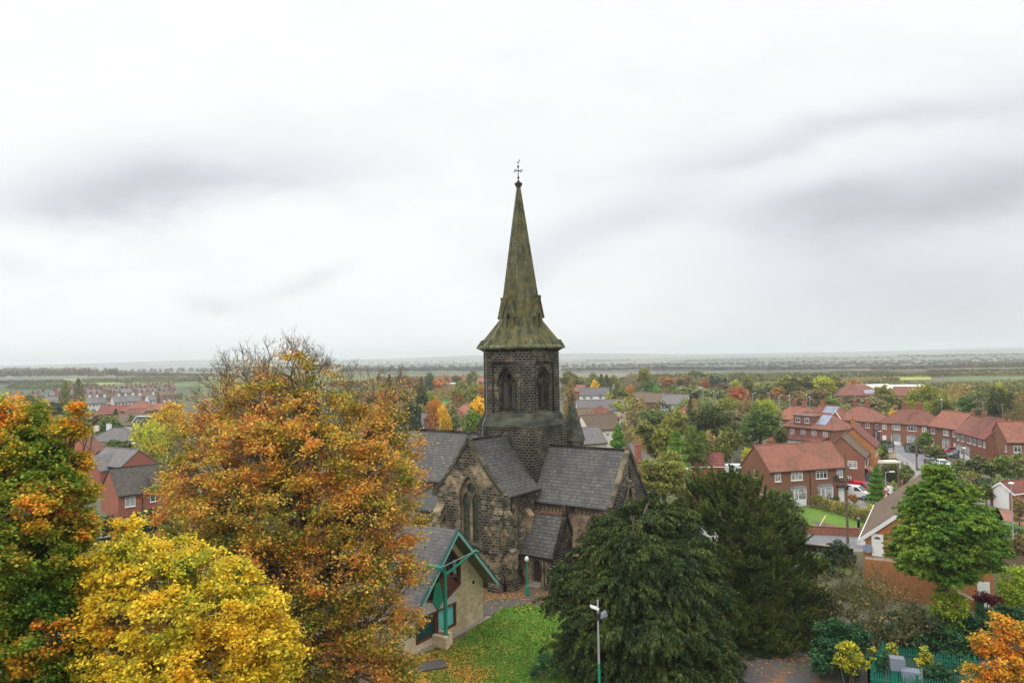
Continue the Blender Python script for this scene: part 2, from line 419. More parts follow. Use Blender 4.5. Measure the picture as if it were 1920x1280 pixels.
M['darkmetal'] = plain('black_iron', lin(34, 35, 37), 0.5, 0.4)
M['oak'] = plain('dark_door_timber', lin(54, 44, 42), 0.7, 0.2, scale=3)
M['louvre'] = plain('slate_louvre', lin(92, 90, 86), 0.75, 0.2)
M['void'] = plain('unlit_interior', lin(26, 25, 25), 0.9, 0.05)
def glassmat(name, c, c2, scale=1.5):
    m, k, b = mat(name, 0.12, 0.5)
    k.l.new(k.mix(k.ramp(k.noise(pos(k), scale, 3, 0.5), [(0.4, 0.0), (0.6, 1.0)]), c, c2), b.inputs['Base Color'])
    return m
M['leaded'] = glassmat('leaded_glass', lin(50, 56, 44), lin(78, 82, 62), 2.5)
M['pane'] = glassmat('window_glass', lin(34, 40, 44), lin(92, 98, 102), 0.9)
M['curtain'] = glassmat('net_curtained_glass', lin(120, 122, 120), lin(176, 176, 172), 2.2)
M['teal'] = plain('teal_paint', lin(30, 138, 108), 0.5, 0.35, var=0.2)
M['teal_pale'] = plain('pale_teal_paint', lin(126, 176, 164), 0.45, 0.4, var=0.06)
M['teal_dark'] = plain('dark_teal_edge', lin(22, 70, 66), 0.5, 0.4, var=0.08)
M['cyan'] = plain('turquoise_blind', lin(110, 196, 188), 0.6, 0.3, var=0.05, scale=1.5)
M['frame_brown'] = plain('brown_timber', lin(104, 62, 50), 0.6, 0.3)
M['soffit'] = plain('soffit_boards', lin(112, 106, 92), 0.8, 0.2)
M['hallstone'] = masonry('hall_block', lin(190, 170, 136), lin(218, 198, 162), lin(234, 216, 184), lin(172, 152, 122), soot=0.44, bw=0.44, rh=0.22, ms=0.008)
M['render'] = plain('grey_render', lin(182, 176, 170), 0.9, 0.1)
M['concrete'] = plain('concrete', lin(150, 142, 130), 0.9, 0.1, scale=1.5)
M['white'] = plain('white_upvc', lin(232, 232, 230), 0.45, 0.4, var=0.04)
M['cream'] = plain('cream_render', lin(224, 216, 198), 0.85, 0.15, var=0.06, scale=0.8)
M['whitewall'] = plain('white_render', lin(222, 224, 224), 0.85, 0.15, var=0.06, scale=0.8)
M['buff'] = brickwall('buff_brick', lin(176, 142, 108), lin(190, 158, 122), lin(176, 160, 140))
M['brick_red'] = brickwall('red_brick', lin(156, 96, 76), lin(130, 80, 64), lin(158, 122, 104))
M['brick_new'] = brickwall('salmon_brick', lin(182, 106, 84), lin(164, 92, 74), lin(172, 132, 114))
M['brick_brown'] = brickwall('brown_brick', lin(142, 92, 70), lin(124, 80, 62), lin(146, 118, 100))
M['brick_orange'] = brickwall('orange_brick', lin(192, 124, 74), lin(168, 104, 62), lin(180, 144, 108))
M['brick_dark'] = brickwall('dark_brick', lin(98, 70, 66), lin(84, 60, 58), lin(110, 92, 86))
M['tile_red'] = roofing('red_tiles', lin(134, 88, 76), lin(156, 104, 88), lin(98, 64, 54), 0.26, 0.30, 0.05, 0.8, patch=lin(118, 86, 70), spec=0.1, lichen=0.3, course=0.4)
M['tile_rust'] = roofing('rust_tiles', lin(120, 82, 72), lin(144, 96, 82), lin(84, 54, 46), 0.26, 0.30, 0.05, 0.8, patch=lin(104, 76, 64), spec=0.1, lichen=0.25, course=0.45)
M['tile_brown'] = roofing('brown_tiles', lin(94, 80, 68), lin(120, 104, 88), lin(74, 60, 54), 0.30, 0.32, 0.05, 0.8, patch=lin(112, 98, 84), spec=0.1, lichen=0.2, course=0.4)
M['tile_grey'] = roofing('grey_tiles', lin(96, 92, 92), lin(124, 118, 116), lin(66, 62, 62), 0.30, 0.32, 0.05, 0.75, spec=0.2, lichen=0.15, course=0.4)
M['tile_char'] = roofing('charcoal_tiles', lin(62, 58, 54), lin(88, 82, 74), lin(24, 22, 21), 0.34, 0.34, 0.08, 0.7, spec=0.2, lichen=0.25, course=0.95)
M['tile_maroon'] = roofing('maroon_tiles', lin(108, 58, 52), lin(146, 88, 76), lin(58, 34, 32), 0.36, 0.36, 0.10, 0.75, spec=0.2, patch=lin(88, 66, 58), course=0.9)
M['solar'] = roofing('solar_panel_glass', lin(112, 120, 140), lin(132, 140, 160), lin(190, 196, 204), 1.0, 1.6, 0.05, 0.25, spec=0.5)
M['felt'] = plain('grey_felt_roof', lin(112, 112, 112), 0.9, 0.1, scale=1.2)
M['fascia_dark'] = plain('dark_fascia', lin(58, 52, 50), 0.6, 0.3)
M['pot'] = plain('clay_pot', lin(178, 104, 74), 0.8, 0.2)
M['asphalt'] = grassmat('asphalt', lin(122, 122, 126), lin(134, 133, 136), None, 0.4, 14)
M['asphalt_dark'] = grassmat('old_asphalt', lin(88, 84, 84), lin(104, 99, 96), lin(128, 98, 72), 0.35, 12)
M['leafy_path'] = grassmat('leaf_strewn_path', lin(96, 86, 80), lin(116, 92, 72), lin(146, 98, 56), 0.4, 7)
M['pave'] = grassmat('pavement', lin(140, 136, 132), lin(154, 148, 142), None, 0.5, 10)
M['kerb'] = plain('kerbstone', lin(166, 162, 154), 0.9, 0.1)
M['drive'] = grassmat('block_paving', lin(160, 116, 100), lin(146, 104, 90), None, 0.6, 8)
M['lawn'] = grassmat('church_lawn', lin(86, 124, 40), lin(104, 142, 48), lin(130, 134, 56), 0.22, 7)
M['lawn2'] = grassmat('garden_lawn', lin(92, 122, 52), lin(106, 134, 58), None, 0.3, 7)
M['field'] = grassmat('bright_field', lin(150, 160, 78), lin(160, 168, 88), None, 0.01, 0.2)
M['pitch'] = grassmat('school_field', lin(84, 132, 74), lin(92, 140, 80), None, 0.02, 0.4)
M['wood'] = plain('weathered_timber', lin(118, 100, 78), 0.85, 0.1, scale=3)
M['polewood'] = plain('pole_timber', lin(112, 98, 80), 0.9, 0.1, scale=3)
M['galv'] = plain('galvanised_steel', lin(168, 172, 172), 0.45, 0.5, metal=0.3, var=0.06)
M['fence_green'] = plain('palisade_green', lin(24, 116, 96), 0.45, 0.4, var=0.1)
M['cabinet'] = plain('grey_cabinet', lin(116, 122, 134), 0.6, 0.25, var=0.15)
M['yellow'] = plain('yellow_sign', lin(226, 206, 150), 0.5, 0.3, var=0.03)
M['red_sign'] = plain('red_sign_border', lin(186, 40, 40), 0.5, 0.3, var=0.03)
M['lampglass'] = plain('lamp_cover', lin(226, 226, 220), 0.3, 0.5, var=0.03)
M['carwhite'] = plain('white_car_paint', lin(226, 228, 230), 0.25, 0.5, var=0.02)
M['carred'] = plain('red_car_paint', lin(190, 30, 44), 0.25, 0.5, var=0.04)
M['cardark'] = plain('blue_grey_car_paint', lin(92, 98, 112), 0.25, 0.5, var=0.04)
M['carglass'] = plain('car_glass', lin(52, 60, 66), 0.08, 0.6, var=0.2)
M['tyre'] = plain('tyre_rubber', lin(30, 30, 30), 0.9, 0.1)
M['black_plastic'] = plain('black_plastic', lin(28, 28, 30), 0.5, 0.3)
M['green_plastic'] = plain('green_plastic', lin(30, 92, 60), 0.5, 0.3)
M['blue_plastic'] = plain('navy_plastic', lin(50, 60, 74), 0.5, 0.3)
M['cloth_dark'] = plain('dark_clothes', lin(58, 44, 60), 0.9, 0.1)
M['skin'] = plain('skin', lin(206, 160, 132), 0.6, 0.3)
M['bark'] = plain('tree_bark', lin(108, 97, 82), 0.95, 0.08, var=0.25, scale=4)
M['bark_green'] = plain('mossy_bark', lin(96, 92, 66), 0.95, 0.08, var=0.25, scale=4)
M['bark_grey'] = plain('pale_bark', lin(138, 126, 106), 0.95, 0.08, var=0.2, scale=4)
M['lvl'] = objleaf('tree_leaves')
M['twigs'] = plain('bare_twigs', lin(104, 88, 72), 0.95, 0.05, var=0.2, scale=2)

# ---------------------------------------------------------------- ground sheet
def ground_mat():
    m, k, b = mat('countryside', 0.95, 0.05)
    p = pos(k)
    g = k.mix(k.ramp(k.noise(p, 0.06, 5, 0.6), [(0.4, 0.0), (0.6, 1.0)]), lin(92, 100, 62), lin(112, 108, 86))
    g = k.mix(k.ramp(k.noise(p, 0.02, 4, 0.6), [(0.45, 0.0), (0.6, 1.0)]), g, lin(96, 92, 84))
    g = k.mix(0.5, g, k.ramp(k.noise(p, 2.0, 4, 0.7), [(0.3, 0.6), (0.7, 1.3)]), 'MULTIPLY')
    vo = k.new('ShaderNodeTexVoronoi'); vo.inputs['Scale'].default_value = 0.0033; vo.inputs['Randomness'].default_value = 0.9
    sq = k.new('ShaderNodeVectorMath', operation='MULTIPLY'); k.put(sq.inputs[0], p); sq.inputs[1].default_value = (1, 0.7, 0)
    k.put(vo.inputs['Vector'], sq.outputs[0])
    sc = k.new('ShaderNodeSeparateColor'); k.put(sc.inputs[0], vo.outputs['Color'])
    f = k.ramp(sc.outputs[0], [(0.0, lin(92, 96, 76)), (0.25, lin(122, 118, 96)), (0.5, lin(88, 100, 70)), (0.7, lin(104, 98, 84)), (0.85, lin(112, 120, 82))], 'CONSTANT')
    f = k.mix(0.4, f, k.ramp(k.noise(p, 0.012, 5, 0.7), [(0.3, 0.7), (0.7, 1.2)]), 'MULTIPLY')
    ln = k.new('ShaderNodeVectorMath', operation='LENGTH'); k.put(ln.inputs[0], p)
    col = k.mix(k.ramp(k.m('DIVIDE', ln.outputs['Value'], 1000.0), [(0.62, 0.0), (0.72, 1.0)]), g, f)
    k.l.new(col, b.inputs['Base Color'])
    return m
NA = 180
rr = [0.0] + list(np.geomspace(6, 9600, 74))
mb = MB(); mb.v.append((0, 0, 0))
for r in rr[1:]:
    for a in range(NA):
        t = 2 * math.pi * a / NA; x, y = r * math.sin(t), r * math.cos(t); mb.v.append((x, y, gz(x, y)))
for a in range(NA): mb.f.append((0, 1 + (a + 1) % NA, 1 + a))
for i in range(len(rr) - 2):
    for a in range(NA):
        b = (a + 1) % NA; o = 1 + i * NA; q = o + NA
        mb.f.append((o + a, o + b, q + b, q + a))
ground = props(mb.build('ground', ground_mat()), kind='structure')

OUTLINE = {}
def sheet(name, pts, m, z=0.02, kind='structure', label=None, cat=None, rough=0.0):
    """a flat area on the ground; pts are photo pixels on the ground, or (x, y) places if given as tuples of len 3"""
    P = [(p[0], p[1]) if len(p) == 3 else tuple(gnd(*p))[:2] for p in pts]
    OUTLINE[name] = list(P)
    if rough:                      # a worn, uneven edge
        rg = random.Random(5); Q = []
        for k in range(len(P)):
            a_, b_ = P[k], P[(k + 1) % len(P)]; n_ = max(2, int(math.hypot(b_[0] - a_[0], b_[1] - a_[1]) / .35))
            for i_ in range(n_): Q.append((a_[0] + (b_[0] - a_[0]) * i_ / n_ + rg.uniform(-rough, rough), a_[1] + (b_[1] - a_[1]) * i_ / n_ + rg.uniform(-rough, rough)))
        P = Q
    a = sum(P[k][0] * P[(k + 1) % len(P)][1] - P[(k + 1) % len(P)][0] * P[k][1] for k in range(len(P)))
    if a < 0: P = P[::-1]
    mb = MB(); tri = tessellate_polygon([[Vector((x, y, 0)) for x, y in P]])
    for t in tri:
        q = [P[k] for k in t]
        if (q[1][0] - q[0][0]) * (q[2][1] - q[0][1]) - (q[1][1] - q[0][1]) * (q[2][0] - q[0][0]) < 0: q = q[::-1]
        mb.poly([(x, y, gz(x, y) + z) for x, y in q])
    return props(mb.build(name, m), label, cat, None, kind)
# ---------------------------------------------------------------- the church
# local axes: x along the chancel (right and towards us), y away from us, origin at the tower's near corner
CH = empty('church', (1.75, 75.7, 0), R(-35), 'sooty stone church with a slender mossy spire beside the lawn', 'church')
def arch_pts(cx, w, sill, spring, apex, n=7):
    """pointed-arch outline in x-z: bottom left, bottom right, up and over"""
    h = apex - spring; hw = w / 2.0
    r = (hw * hw + h * h) / (2 * hw)          # radius of each side's arc, centred on the springing line
    pts = [(cx - hw, sill), (cx + hw, sill)]
    a1 = math.atan2(h, r - hw)
    for k in range(n + 1):
        t = a1 * k / n; pts.append((cx + hw - r + r * math.cos(t), spring + r * math.sin(t)))
    for k in range(n - 1, -1, -1):
        t = a1 * k / n; pts.append((cx - hw + r - r * math.cos(t), spring + r * math.sin(t)))
    return pts
def arch_ring(mb, cx, w, spring, apex, y0, y1, th, foot=0.0, n=8):
    a = arch_pts(cx, w, spring - foot, spring, apex, n); b = arch_pts(cx, w + 2 * th, spring - foot, spring, apex + th * 1.35, n)
    a, b = a[1:] + a[:1], b[1:] + b[:1]
    for k in range(len(a) - 1):
        lo = [(a[k][0], y0, a[k][1]), (b[k][0], y0, b[k][1]), (b[k + 1][0], y0, b[k + 1][1]), (a[k + 1][0], y0, a[k + 1][1])]
        mb.hexa([(p[0], y1, p[2]) for p in lo], lo)
def face(dx, dy, rz):              # a frame standing on a wall: its -y looks outwards
    return Matrix.Translation((dx, dy, 0)) @ Matrix.Rotation(rz, 4, 'Z')
LEFT, RIGHT, BACK, FAR = 0.0, R(90), R(180), R(-90)   # wall looking to -y, +x, +y, -x
def lancet_window(parent, F, cx, w, sill, spring, apex, recess=0.45, lights=2, hood=True, glass='leaded', name='window', stone='trim'):
    """stone tracery and hood are the window; the glass is its own sub-part"""
    mb = MB()
    # tracery plate with lights cut out
    g = w / lights; holes = []
    for i in range(lights):
        c = cx - w / 2 + g * (i + 0.5); holes.append(arch_pts(c, g * 0.72, sill + 0.12, spring - 0.35, spring + 0.25 * (apex - spring), 5))
    if lights == 2:
        cz = spring + (apex - spring) * 0.46; rr_ = w * 0.17
        holes.append([(cx + rr_ * 1.1 * math.cos(t), cz + rr_ * 1.35 * math.sin(t)) for t in [k * math.pi / 4 for k in range(8)]])
    mb.wall(arch_pts(cx, w - 0.006, sill, spring, apex - 0.004), holes, recess - 0.16, recess)
    if hood:
        arch_ring(mb, cx, w + 0.02, spring, apex + 0.02, -0.09, -0.002, 0.17, foot=0.25)
    mb.hexa([(cx - w / 2 - 0.1, -0.12, sill - 0.25), (cx + w / 2 + 0.1, -0.12, sill - 0.25), (cx + w / 2 + 0.1, recess, sill - 0.05), (cx - w / 2 - 0.1, recess, sill - 0.05)][:4],
            [(cx - w / 2 - 0.1, -0.12, sill - 0.12), (cx + w / 2 + 0.1, -0.12, sill - 0.12), (cx + w / 2 + 0.1, recess, sill + 0.12), (cx - w / 2 - 0.1, recess, sill + 0.12)])
    mb.xf(F); wo_ = mb.build(name, M[stone], parent)
    g_ = MB().poly([(x, recess + 0.03, z) for x, z in arch_pts(cx, w, sill, spring, apex)]); g_.xf(F)
    g_.build('glass', M[glass], wo_)
    return wo_
def buttress(parent, F, cx, w, d, stages, plinth=1.0, m='wall', name='buttress'):
    """stages: [(top z, depth)], each with a sloped weathering"""
    mb = MB(); z0 = 0
    mb.hexa([(cx - w / 2 - .14, -d - .18, -.3), (cx + w / 2 + .14, -d - .18, -.3), (cx + w / 2 + .14, 0, -.3), (cx - w / 2 - .14, 0, -.3)],
            [(cx - w / 2 - .14, -d - .18, plinth), (cx + w / 2 + .14, -d - .18, plinth), (cx + w / 2 + .14, 0, plinth), (cx - w / 2 - .14, 0, plinth)])
    z0 = plinth
    for i, (zt, dep) in enumerate(stages):
        nd = stages[i + 1][1] if i + 1 < len(stages) else 0.02
        slope = (dep - nd) * 1.5
        mb.box(cx - w / 2, -dep, z0, cx + w / 2, 0.05, zt - slope)
        lo = [(cx - w / 2 - .04, -dep - .06, zt - slope), (cx + w / 2 + .04, -dep - .06, zt - slope), (cx + w / 2 + .04, -nd + .05, zt - slope), (cx - w / 2 - .04, -nd + .05, zt - slope)]
        hi = [(cx - w / 2 - .04, -dep - .06, zt - slope + .1), (cx + w / 2 + .04, -dep - .06, zt - slope + .1), (cx + w / 2 + .04, -nd + .05, zt), (cx - w / 2 - .04, -nd + .05, zt)]
        mb.hexa(lo, hi); z0 = zt - slope
    mb.xf(F); return mb.build(name, M[m], parent)
def strip(mb, pts, lo_off, hi_off):
    pass

# ---- tower (centre cx, cy), belfry stage half width 2.92, lower stage 3.4
TC = (-3.1, 3.1); HB, HL = 2.86, 3.36
ZS0, ZS1, ZC = 14.55, 15.85, 22.35
tw = MB(); tw.box(TC[0] - HL, TC[1] - HL, -0.3, TC[0] + HL, TC[1] + HL, ZS0)
tower = tw.build('tower', M['tower'], CH)
FACES = [face(TC[0], TC[1] - HB, LEFT), face(TC[0] + HB, TC[1], RIGHT), face(TC[0], TC[1] + HB, BACK), face(TC[0] - HB, TC[1], FAR)]
# belfry walls with openings right through
BW, BS, BSP, BA = 2.25, 15.95, 18.95, 20.6
bel = MB()
for F in FACES:
    k0 = len(bel.v)
    bel.wall([(-HB + 0.6, ZS0), (HB - 0.6, ZS0), (HB - 0.6, ZC), (-HB + 0.6, ZC)], [arch_pts(0, BW, BS, BSP, BA)], 0.14, 0.85)
    bel.xf(F, k0)
    k0 = len(bel.v)                        # clasping corner piers, top band
    bel.box(-HB - 0.04, -0.05, ZS0, -HB + 1.02, 0.6, ZC - 0.003); bel.box(HB - 1.02, -0.05, ZS0, HB - 0.32, 0.6, ZC - 0.003)
    bel.box(-HB + 1.023, -0.02, 21.25, HB - 1.023, 0.3, ZC - 0.006)
    bel.xf(F, k0)
belfry = bel.build('belfry_stage', M['tower'], tower)
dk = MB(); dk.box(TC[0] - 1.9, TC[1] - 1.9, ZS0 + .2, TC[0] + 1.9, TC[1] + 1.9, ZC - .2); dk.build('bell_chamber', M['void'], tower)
for F in FACES:                            # corbel table below the band
    cb = MB()
    for i in range(11):
        x = -1.65 + i * 0.33; cb.box(x - 0.09, -0.02, 20.93, x + 0.09, 0.13, 21.249)
    cb.xf(F); cb.build('corbel_table', M['black'], tower)
so = MB()                                  # sloped set-off between the stages
lo = [(-HL - .1, -HL - .1), (HL + .1, -HL - .1), (HL + .1, HL + .1), (-HL - .1, HL + .1)]; hi = [(-HB - .06, -HB - .06), (HB + .06, -HB - .06), (HB + .06, HB + .06), (-HB - .06, HB + .06)]
so.hexa([(TC[0] + a, TC[1] + b, ZS0 - .12) for a, b in lo], [(TC[0] + a, TC[1] + b, ZS0 + .02) for a, b in lo])
so.hexa([(TC[0] + a, TC[1] + b, ZS0 + .02) for a, b in lo], [(TC[0] + a, TC[1] + b, ZS1) for a, b in hi])
so.build('set_off', M['setoff'], tower)
for F in FACES:                            # slim angle shafts beside the piers
    for x in (-HB + 1.08, HB - 1.08): sh = MB(); sh.tube((x, 0.04, ZS1 - .3), (x, 0.04, 21.25), 0.075, n=7); sh.xf(F); sh.build('angle_shaft', M['black'], tower)
for F in FACES:
    mb = MB()
    g = BW / 2; holes = [arch_pts(s * g / 2, g * 0.62, BS + 0.3, BSP - 0.25, BSP + 0.3, 5) for s in (-1, 1)]
    holes.append([(0.26 * math.cos(t), BSP + 0.72 + 0.3 * math.sin(t)) for t in [q * math.pi / 5 for q in range(10)]])
    mb.wall(arch_pts(0, BW - .006, BS, BSP, BA - .004), holes, 0.50, 0.66)
    arch_ring(mb, 0, BW + .02, BSP, BA + .02, 0.03, 0.138, 0.16, foot=0.2)
    arch_ring(mb, 0, BW - .5, BSP, BA - .34, 0.32, 0.497, 0.2, foot=BSP - BS - .3)
    mb.hexa([(-1.1, -.02, BS - .25), (1.1, -.02, BS - .25), (1.1, .6, BS - .1), (-1.1, .6, BS - .1)], [(-1.1, -.02, BS - .12), (1.1, -.02, BS - .12), (1.1, .6, BS + .25), (-1.1, .6, BS + .25)])
    for s in (-1, 1): mb.tube((s * (BW / 2 - .12), .25, BS + .1), (s * (BW / 2 - .12), .25, BSP), 0.09, n=8)
    mb.tube((0, .45, BS + .2), (0, .45, BSP - .1), 0.1, n=8)
    mb.xf(F); bw_ = mb.build('belfry_window', M['black'], tower)
    lv = MB()
    for s in (-1, 1):
        z = BS + 0.4
        while z < BSP + 0.1:
            c = s * g / 2
            lv.hexa([(c - .4, .58, z), (c + .4, .58, z), (c + .4, .84, z + .16), (c - .4, .84, z + .16)], [(c - .4, .58, z + .03), (c + .4, .58, z + .03), (c + .4, .84, z + .19), (c - .4, .84, z + .19)])
            z += 0.2
    lv.xf(F); lv.build('louvre', M['louvre'], bw_)
# corner nooks of the lower stage: slim stepped buttresses either side of each corner
for F in [face(TC[0], TC[1] - HL, LEFT), face(TC[0] + HL, TC[1], RIGHT), face(TC[0] - HL, TC[1], FAR)]:
    mb = MB()
    for s in (-1, 1): mb.box(s * (HL - .55) - .5, -.16, 0, s * (HL - .55) + .5, .0, ZS0 - .13)
    mb.xf(F); mb.build('pilaster', M['tower'], tower)
# cornice, spire
sp = MB()
for a, z0_, z1_ in ((3.02, ZC, ZC + .12), (3.2, ZC + .12, ZC + .24)):
    sp.box(TC[0] - a, TC[1] - a, z0_, TC[0] + a, TC[1] + a, z1_)
sp.build('cornice', M['black'], tower)
ZB = ZC + .24; EB = 3.38; ZT = 40.0
spire = MB()
def octo(ap, z):                           # octagon with flats facing the walls; ap = half width across flats
    t = ap * math.tan(math.pi / 8)
    return [(TC[0] + a, TC[1] + b, z) for a, b in ((t, -ap), (ap, -t), (ap, t), (t, ap), (-t, ap), (-ap, t), (-ap, -t), (-t, -ap))]
AP0, Z0S = 2.42, ZB + .35; AP1 = 0.15
apz = lambda z: AP0 + (AP1 - AP0) * (z - Z0S) / (ZT - Z0S)
zs_ = [Z0S, 26.0, 30.0, 34.0, 37.0, ZT]
for a, b in zip(zs_[:-1], zs_[1:]): spire.hexa(octo(apz(a), a), octo(apz(b), b))
zc_, za_ = ZB + 2.35, ZB + 3.45            # flare meets the cardinal faces, broaches die into the diagonals
corner = [(TC[0] + EB, TC[1] - EB), (TC[0] + EB, TC[1] + EB), (TC[0] - EB, TC[1] + EB), (TC[0] - EB, TC[1] - EB)]
o_ = octo(apz(zc_) + .02, zc_)
k0 = len(spire.v)
spire.hexa([(x, y, ZB) for x, y in [corner[3], corner[0], corner[1], corner[2]]], [(x, y, ZB + .1) for x, y in [corner[3], corner[0], corner[1], corner[2]]])
for q in range(4):
    cx_, cy_ = corner[q]; v1, v2 = o_[q * 2], o_[q * 2 + 1]
    dgx, dgy = (cx_ - TC[0]) / EB, (cy_ - TC[1]) / EB; ad = (apz(za_) + .02) / math.sqrt(2)
    ap_ = (TC[0] + dgx * ad, TC[1] + dgy * ad, za_); c0 = (cx_, cy_, ZB + .1)
    spire.poly([c0, ap_, v1]); spire.poly([c0, v2, ap_])
    nx = corner[(q + 1) % 4]; w1 = o_[(q * 2 + 2) % 8]
    spire.poly([c0, (nx[0], nx[1], ZB + .1), w1, v2])
sp_o = spire.build('spire', M['spire'], CH)
rib = MB()
for q in range(8):
    pts = [octo(apz(z) + .02, z)[q] for z in (ZB + 3.0, 30, 35, ZT - .05)]; rib.chain(pts, [.07, .06, .05, .03], 5)
rib.build('arris_rolls', M['mossy'], sp_o)
ev = MB()                                  # row of sloped eaves stones round the foot of the spire
for q in range(4):
    k0 = len(ev.v)
    for i in range(9):
        x = -3.05 + i * 0.7625; w0 = .30 if i not in (0, 8) else .38
        t0, t1 = -EB - .02, -EB + .62
        ev.hexa([(x - w0, t0, ZB + .09), (x + w0, t0, ZB + .09), (x + w0 * .6, t1, ZB + .55), (x - w0 * .6, t1, ZB + .55)],
                [(x - w0, t0, ZB + .19), (x + w0, t0, ZB + .19), (x + w0 * .6, t1 , ZB + .95), (x - w0 * .6, t1, ZB + .95)])
    ev.xf(Matrix.Translation((TC[0], TC[1], 0)) @ Matrix.Rotation(q * math.pi / 2, 4, 'Z'), k0)
ev.build('eaves_stones', M['mossy'], sp_o)
for q in range(4):                         # four lucarnes
    F = Matrix.Translation((TC[0], TC[1], 0)) @ Matrix.Rotation(q * math.pi / 2, 4, 'Z')
    zb = ZB + 1.7; y0 = -2.36; mb = MB()
    mb.wall([(-.62, zb), (.62, zb), (.62, zb + 1.75), (0, zb + 3.5), (-.62, zb + 1.75)], [arch_pts(0, .46, zb + .25, zb + 1.5, zb + 2.05, 5)], y0, y0 + .3)
    mb.box(-.615, y0 + .3, zb, -.4, y0 + 1.0, zb + 1.75); mb.box(.4, y0 + .3, zb, .615, y0 + 1.0, zb + 1.75)
    for s in (-1, 1):
        lo = [(s * .76, y0 - .1, zb + 1.5), (s * .76, y0 + 1.0, zb + 1.5), (0, y0 + 1.2, zb + 3.65), (0, y0 - .1, zb + 3.65)]
        hi = [(x + s * .12, y, z + .1) for x, y, z in lo]
        if s > 0: lo, hi = lo, hi
        else: lo, hi = lo[::-1], hi[::-1]
        mb.hexa(lo, hi)
    mb.box(-.2, y0 - .14, zb + 3.55, .2, y0 + .5, zb + 3.9)
    mb.xf(F); lu = mb.build('lucarne', M['spire'], sp_o)
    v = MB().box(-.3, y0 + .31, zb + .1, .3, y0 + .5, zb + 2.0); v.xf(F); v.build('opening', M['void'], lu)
wv = MB(); wv.lathe([(.2, ZT - .12), (.3, ZT + .05), (.42, ZT + .28), (.42, ZT + .4), (.2, ZT + .5), (.1, ZT + .7)], TC[0], TC[1], 10)
wv.build('capstone', M['black'], sp_o)
wv = MB(); wv.tube((TC[0], TC[1], ZT + .6), (TC[0], TC[1], ZT + 2.65), .055, .03, 6)
for z, r in ((ZT + 1.0, .13), (ZT + 2.2, .12)): wv.lathe([(.04, z - r), (r, z - r * .4), (r, z + r * .4), (.04, z + r)], TC[0], TC[1], 8)
for dx_, dy_ in ((1, 0), (-1, 0), (0, 1), (0, -1)):
    wv.tube((TC[0], TC[1], ZT + 1.75), (TC[0] + .5 * dx_, TC[1] + .5 * dy_, ZT + 1.75), .035, n=5)
    wv.lathe([(.02, ZT + 1.66), (.1, ZT + 1.75), (.02, ZT + 1.84)], TC[0] + .5 * dx_, TC[1] + .5 * dy_, 6)
wv.chain([(TC[0] - .22, TC[1] + .1, ZT + 2.75), (TC[0], TC[1], ZT + 2.62), (TC[0] + .2, TC[1] - .1, ZT + 2.68), (TC[0] + .3, TC[1] - .15, ZT + 2.88)], .045, 5)
wv.build('weathervane', M['darkmetal'], CH)
lc = MB()                                  # lightning conductor down the left side
p_ = octo(apz(ZB + 3) + .06, ZB + 3)
lc.chain([octo(apz(z) + .05, z)[7] for z in (ZT - .3, 34, 29, ZB + 3.3)] + [(TC[0] - 1.6, TC[1] - 2.6, ZB + 1.6), (TC[0] - 2.4, TC[1] - EB - .06, ZB + .3), (TC[0] - 2.55, TC[1] - HB - .09, ZC - .6), (TC[0] - 2.55, TC[1] - HB - .09, ZS1), (TC[0] - 2.75, TC[1] - HL - .14, ZS0), (TC[0] - 2.75, TC[1] - HL - .22, 12)], .022, 4)
lc.build('lightning_conductor', M['galv'], CH)

# ---- pitched blocks of the church
def prism_wall(name, x0, x1, y0, y1, ze, zr, along, m, holes=None, gable_faces=(), th=0.6):
    pass
def slope_roof(mb, prof, a0, a1, along, th=0.16, off=(0, 0)):
    """prof: [(offset from ridge, z)] from ridge to eave on one side; builds both slopes between a0 and a1"""
    for s in (-1, 1):
        for (d0, z0), (d1, z1) in zip(prof[:-1], prof[1:]):
            top = [(d0, z0), (d1, z1)]; n = Vector((z0 - z1, d1 - d0)).normalized() * th
            q = []
            for a in (a0, a1):
                for d, z in top: q.append((a, off[0] + s * d, z))
                for d, z in top: q.append((a, off[0] + s * (d - n.x), z - n.y))
            a0t, b0t, a0b, b0b, a1t, b1t, a1b, b1b = q
            loop_lo, loop_hi = [a0b, b0b, b1b, a1b], [a0t, b0t, b1t, a1t]
            if along == 'y':
                f = lambda p: (p[1], p[0], p[2]); loop_lo, loop_hi = [f(p) for p in loop_lo], [f(p) for p in loop_hi]
            i = Vector(loop_hi[1]) - Vector(loop_hi[0]); j = Vector(loop_hi[3]) - Vector(loop_hi[0])
            if i.cross(j).z < 0: loop_lo, loop_hi = loop_lo[::-1], loop_hi[::-1]
            mb.hexa(loop_lo, loop_hi)
def coping(mb, prof, a0, a1, along, off, up=0.28):
    k = [(d, z + up) for d, z in prof]; slope_roof(mb, k, a0, a1, along, 0.3, (off,))
def corbels(mb, a0, a1, step, zt, out, along, c, sgn):
    n = int((a1 - a0) / step)
    for i in range(n):
        a = a0 + (i + .5) * step
        lo = (a - step * .27, c + sgn * .001 if sgn > 0 else c - out, zt - .3); hi = (a + step * .27, c + out if sgn > 0 else c - .001, zt)
        if along == 'x': mb.box(*lo, *hi)
        else: mb.box(lo[1], lo[0], lo[2], hi[1], hi[0], hi[2])

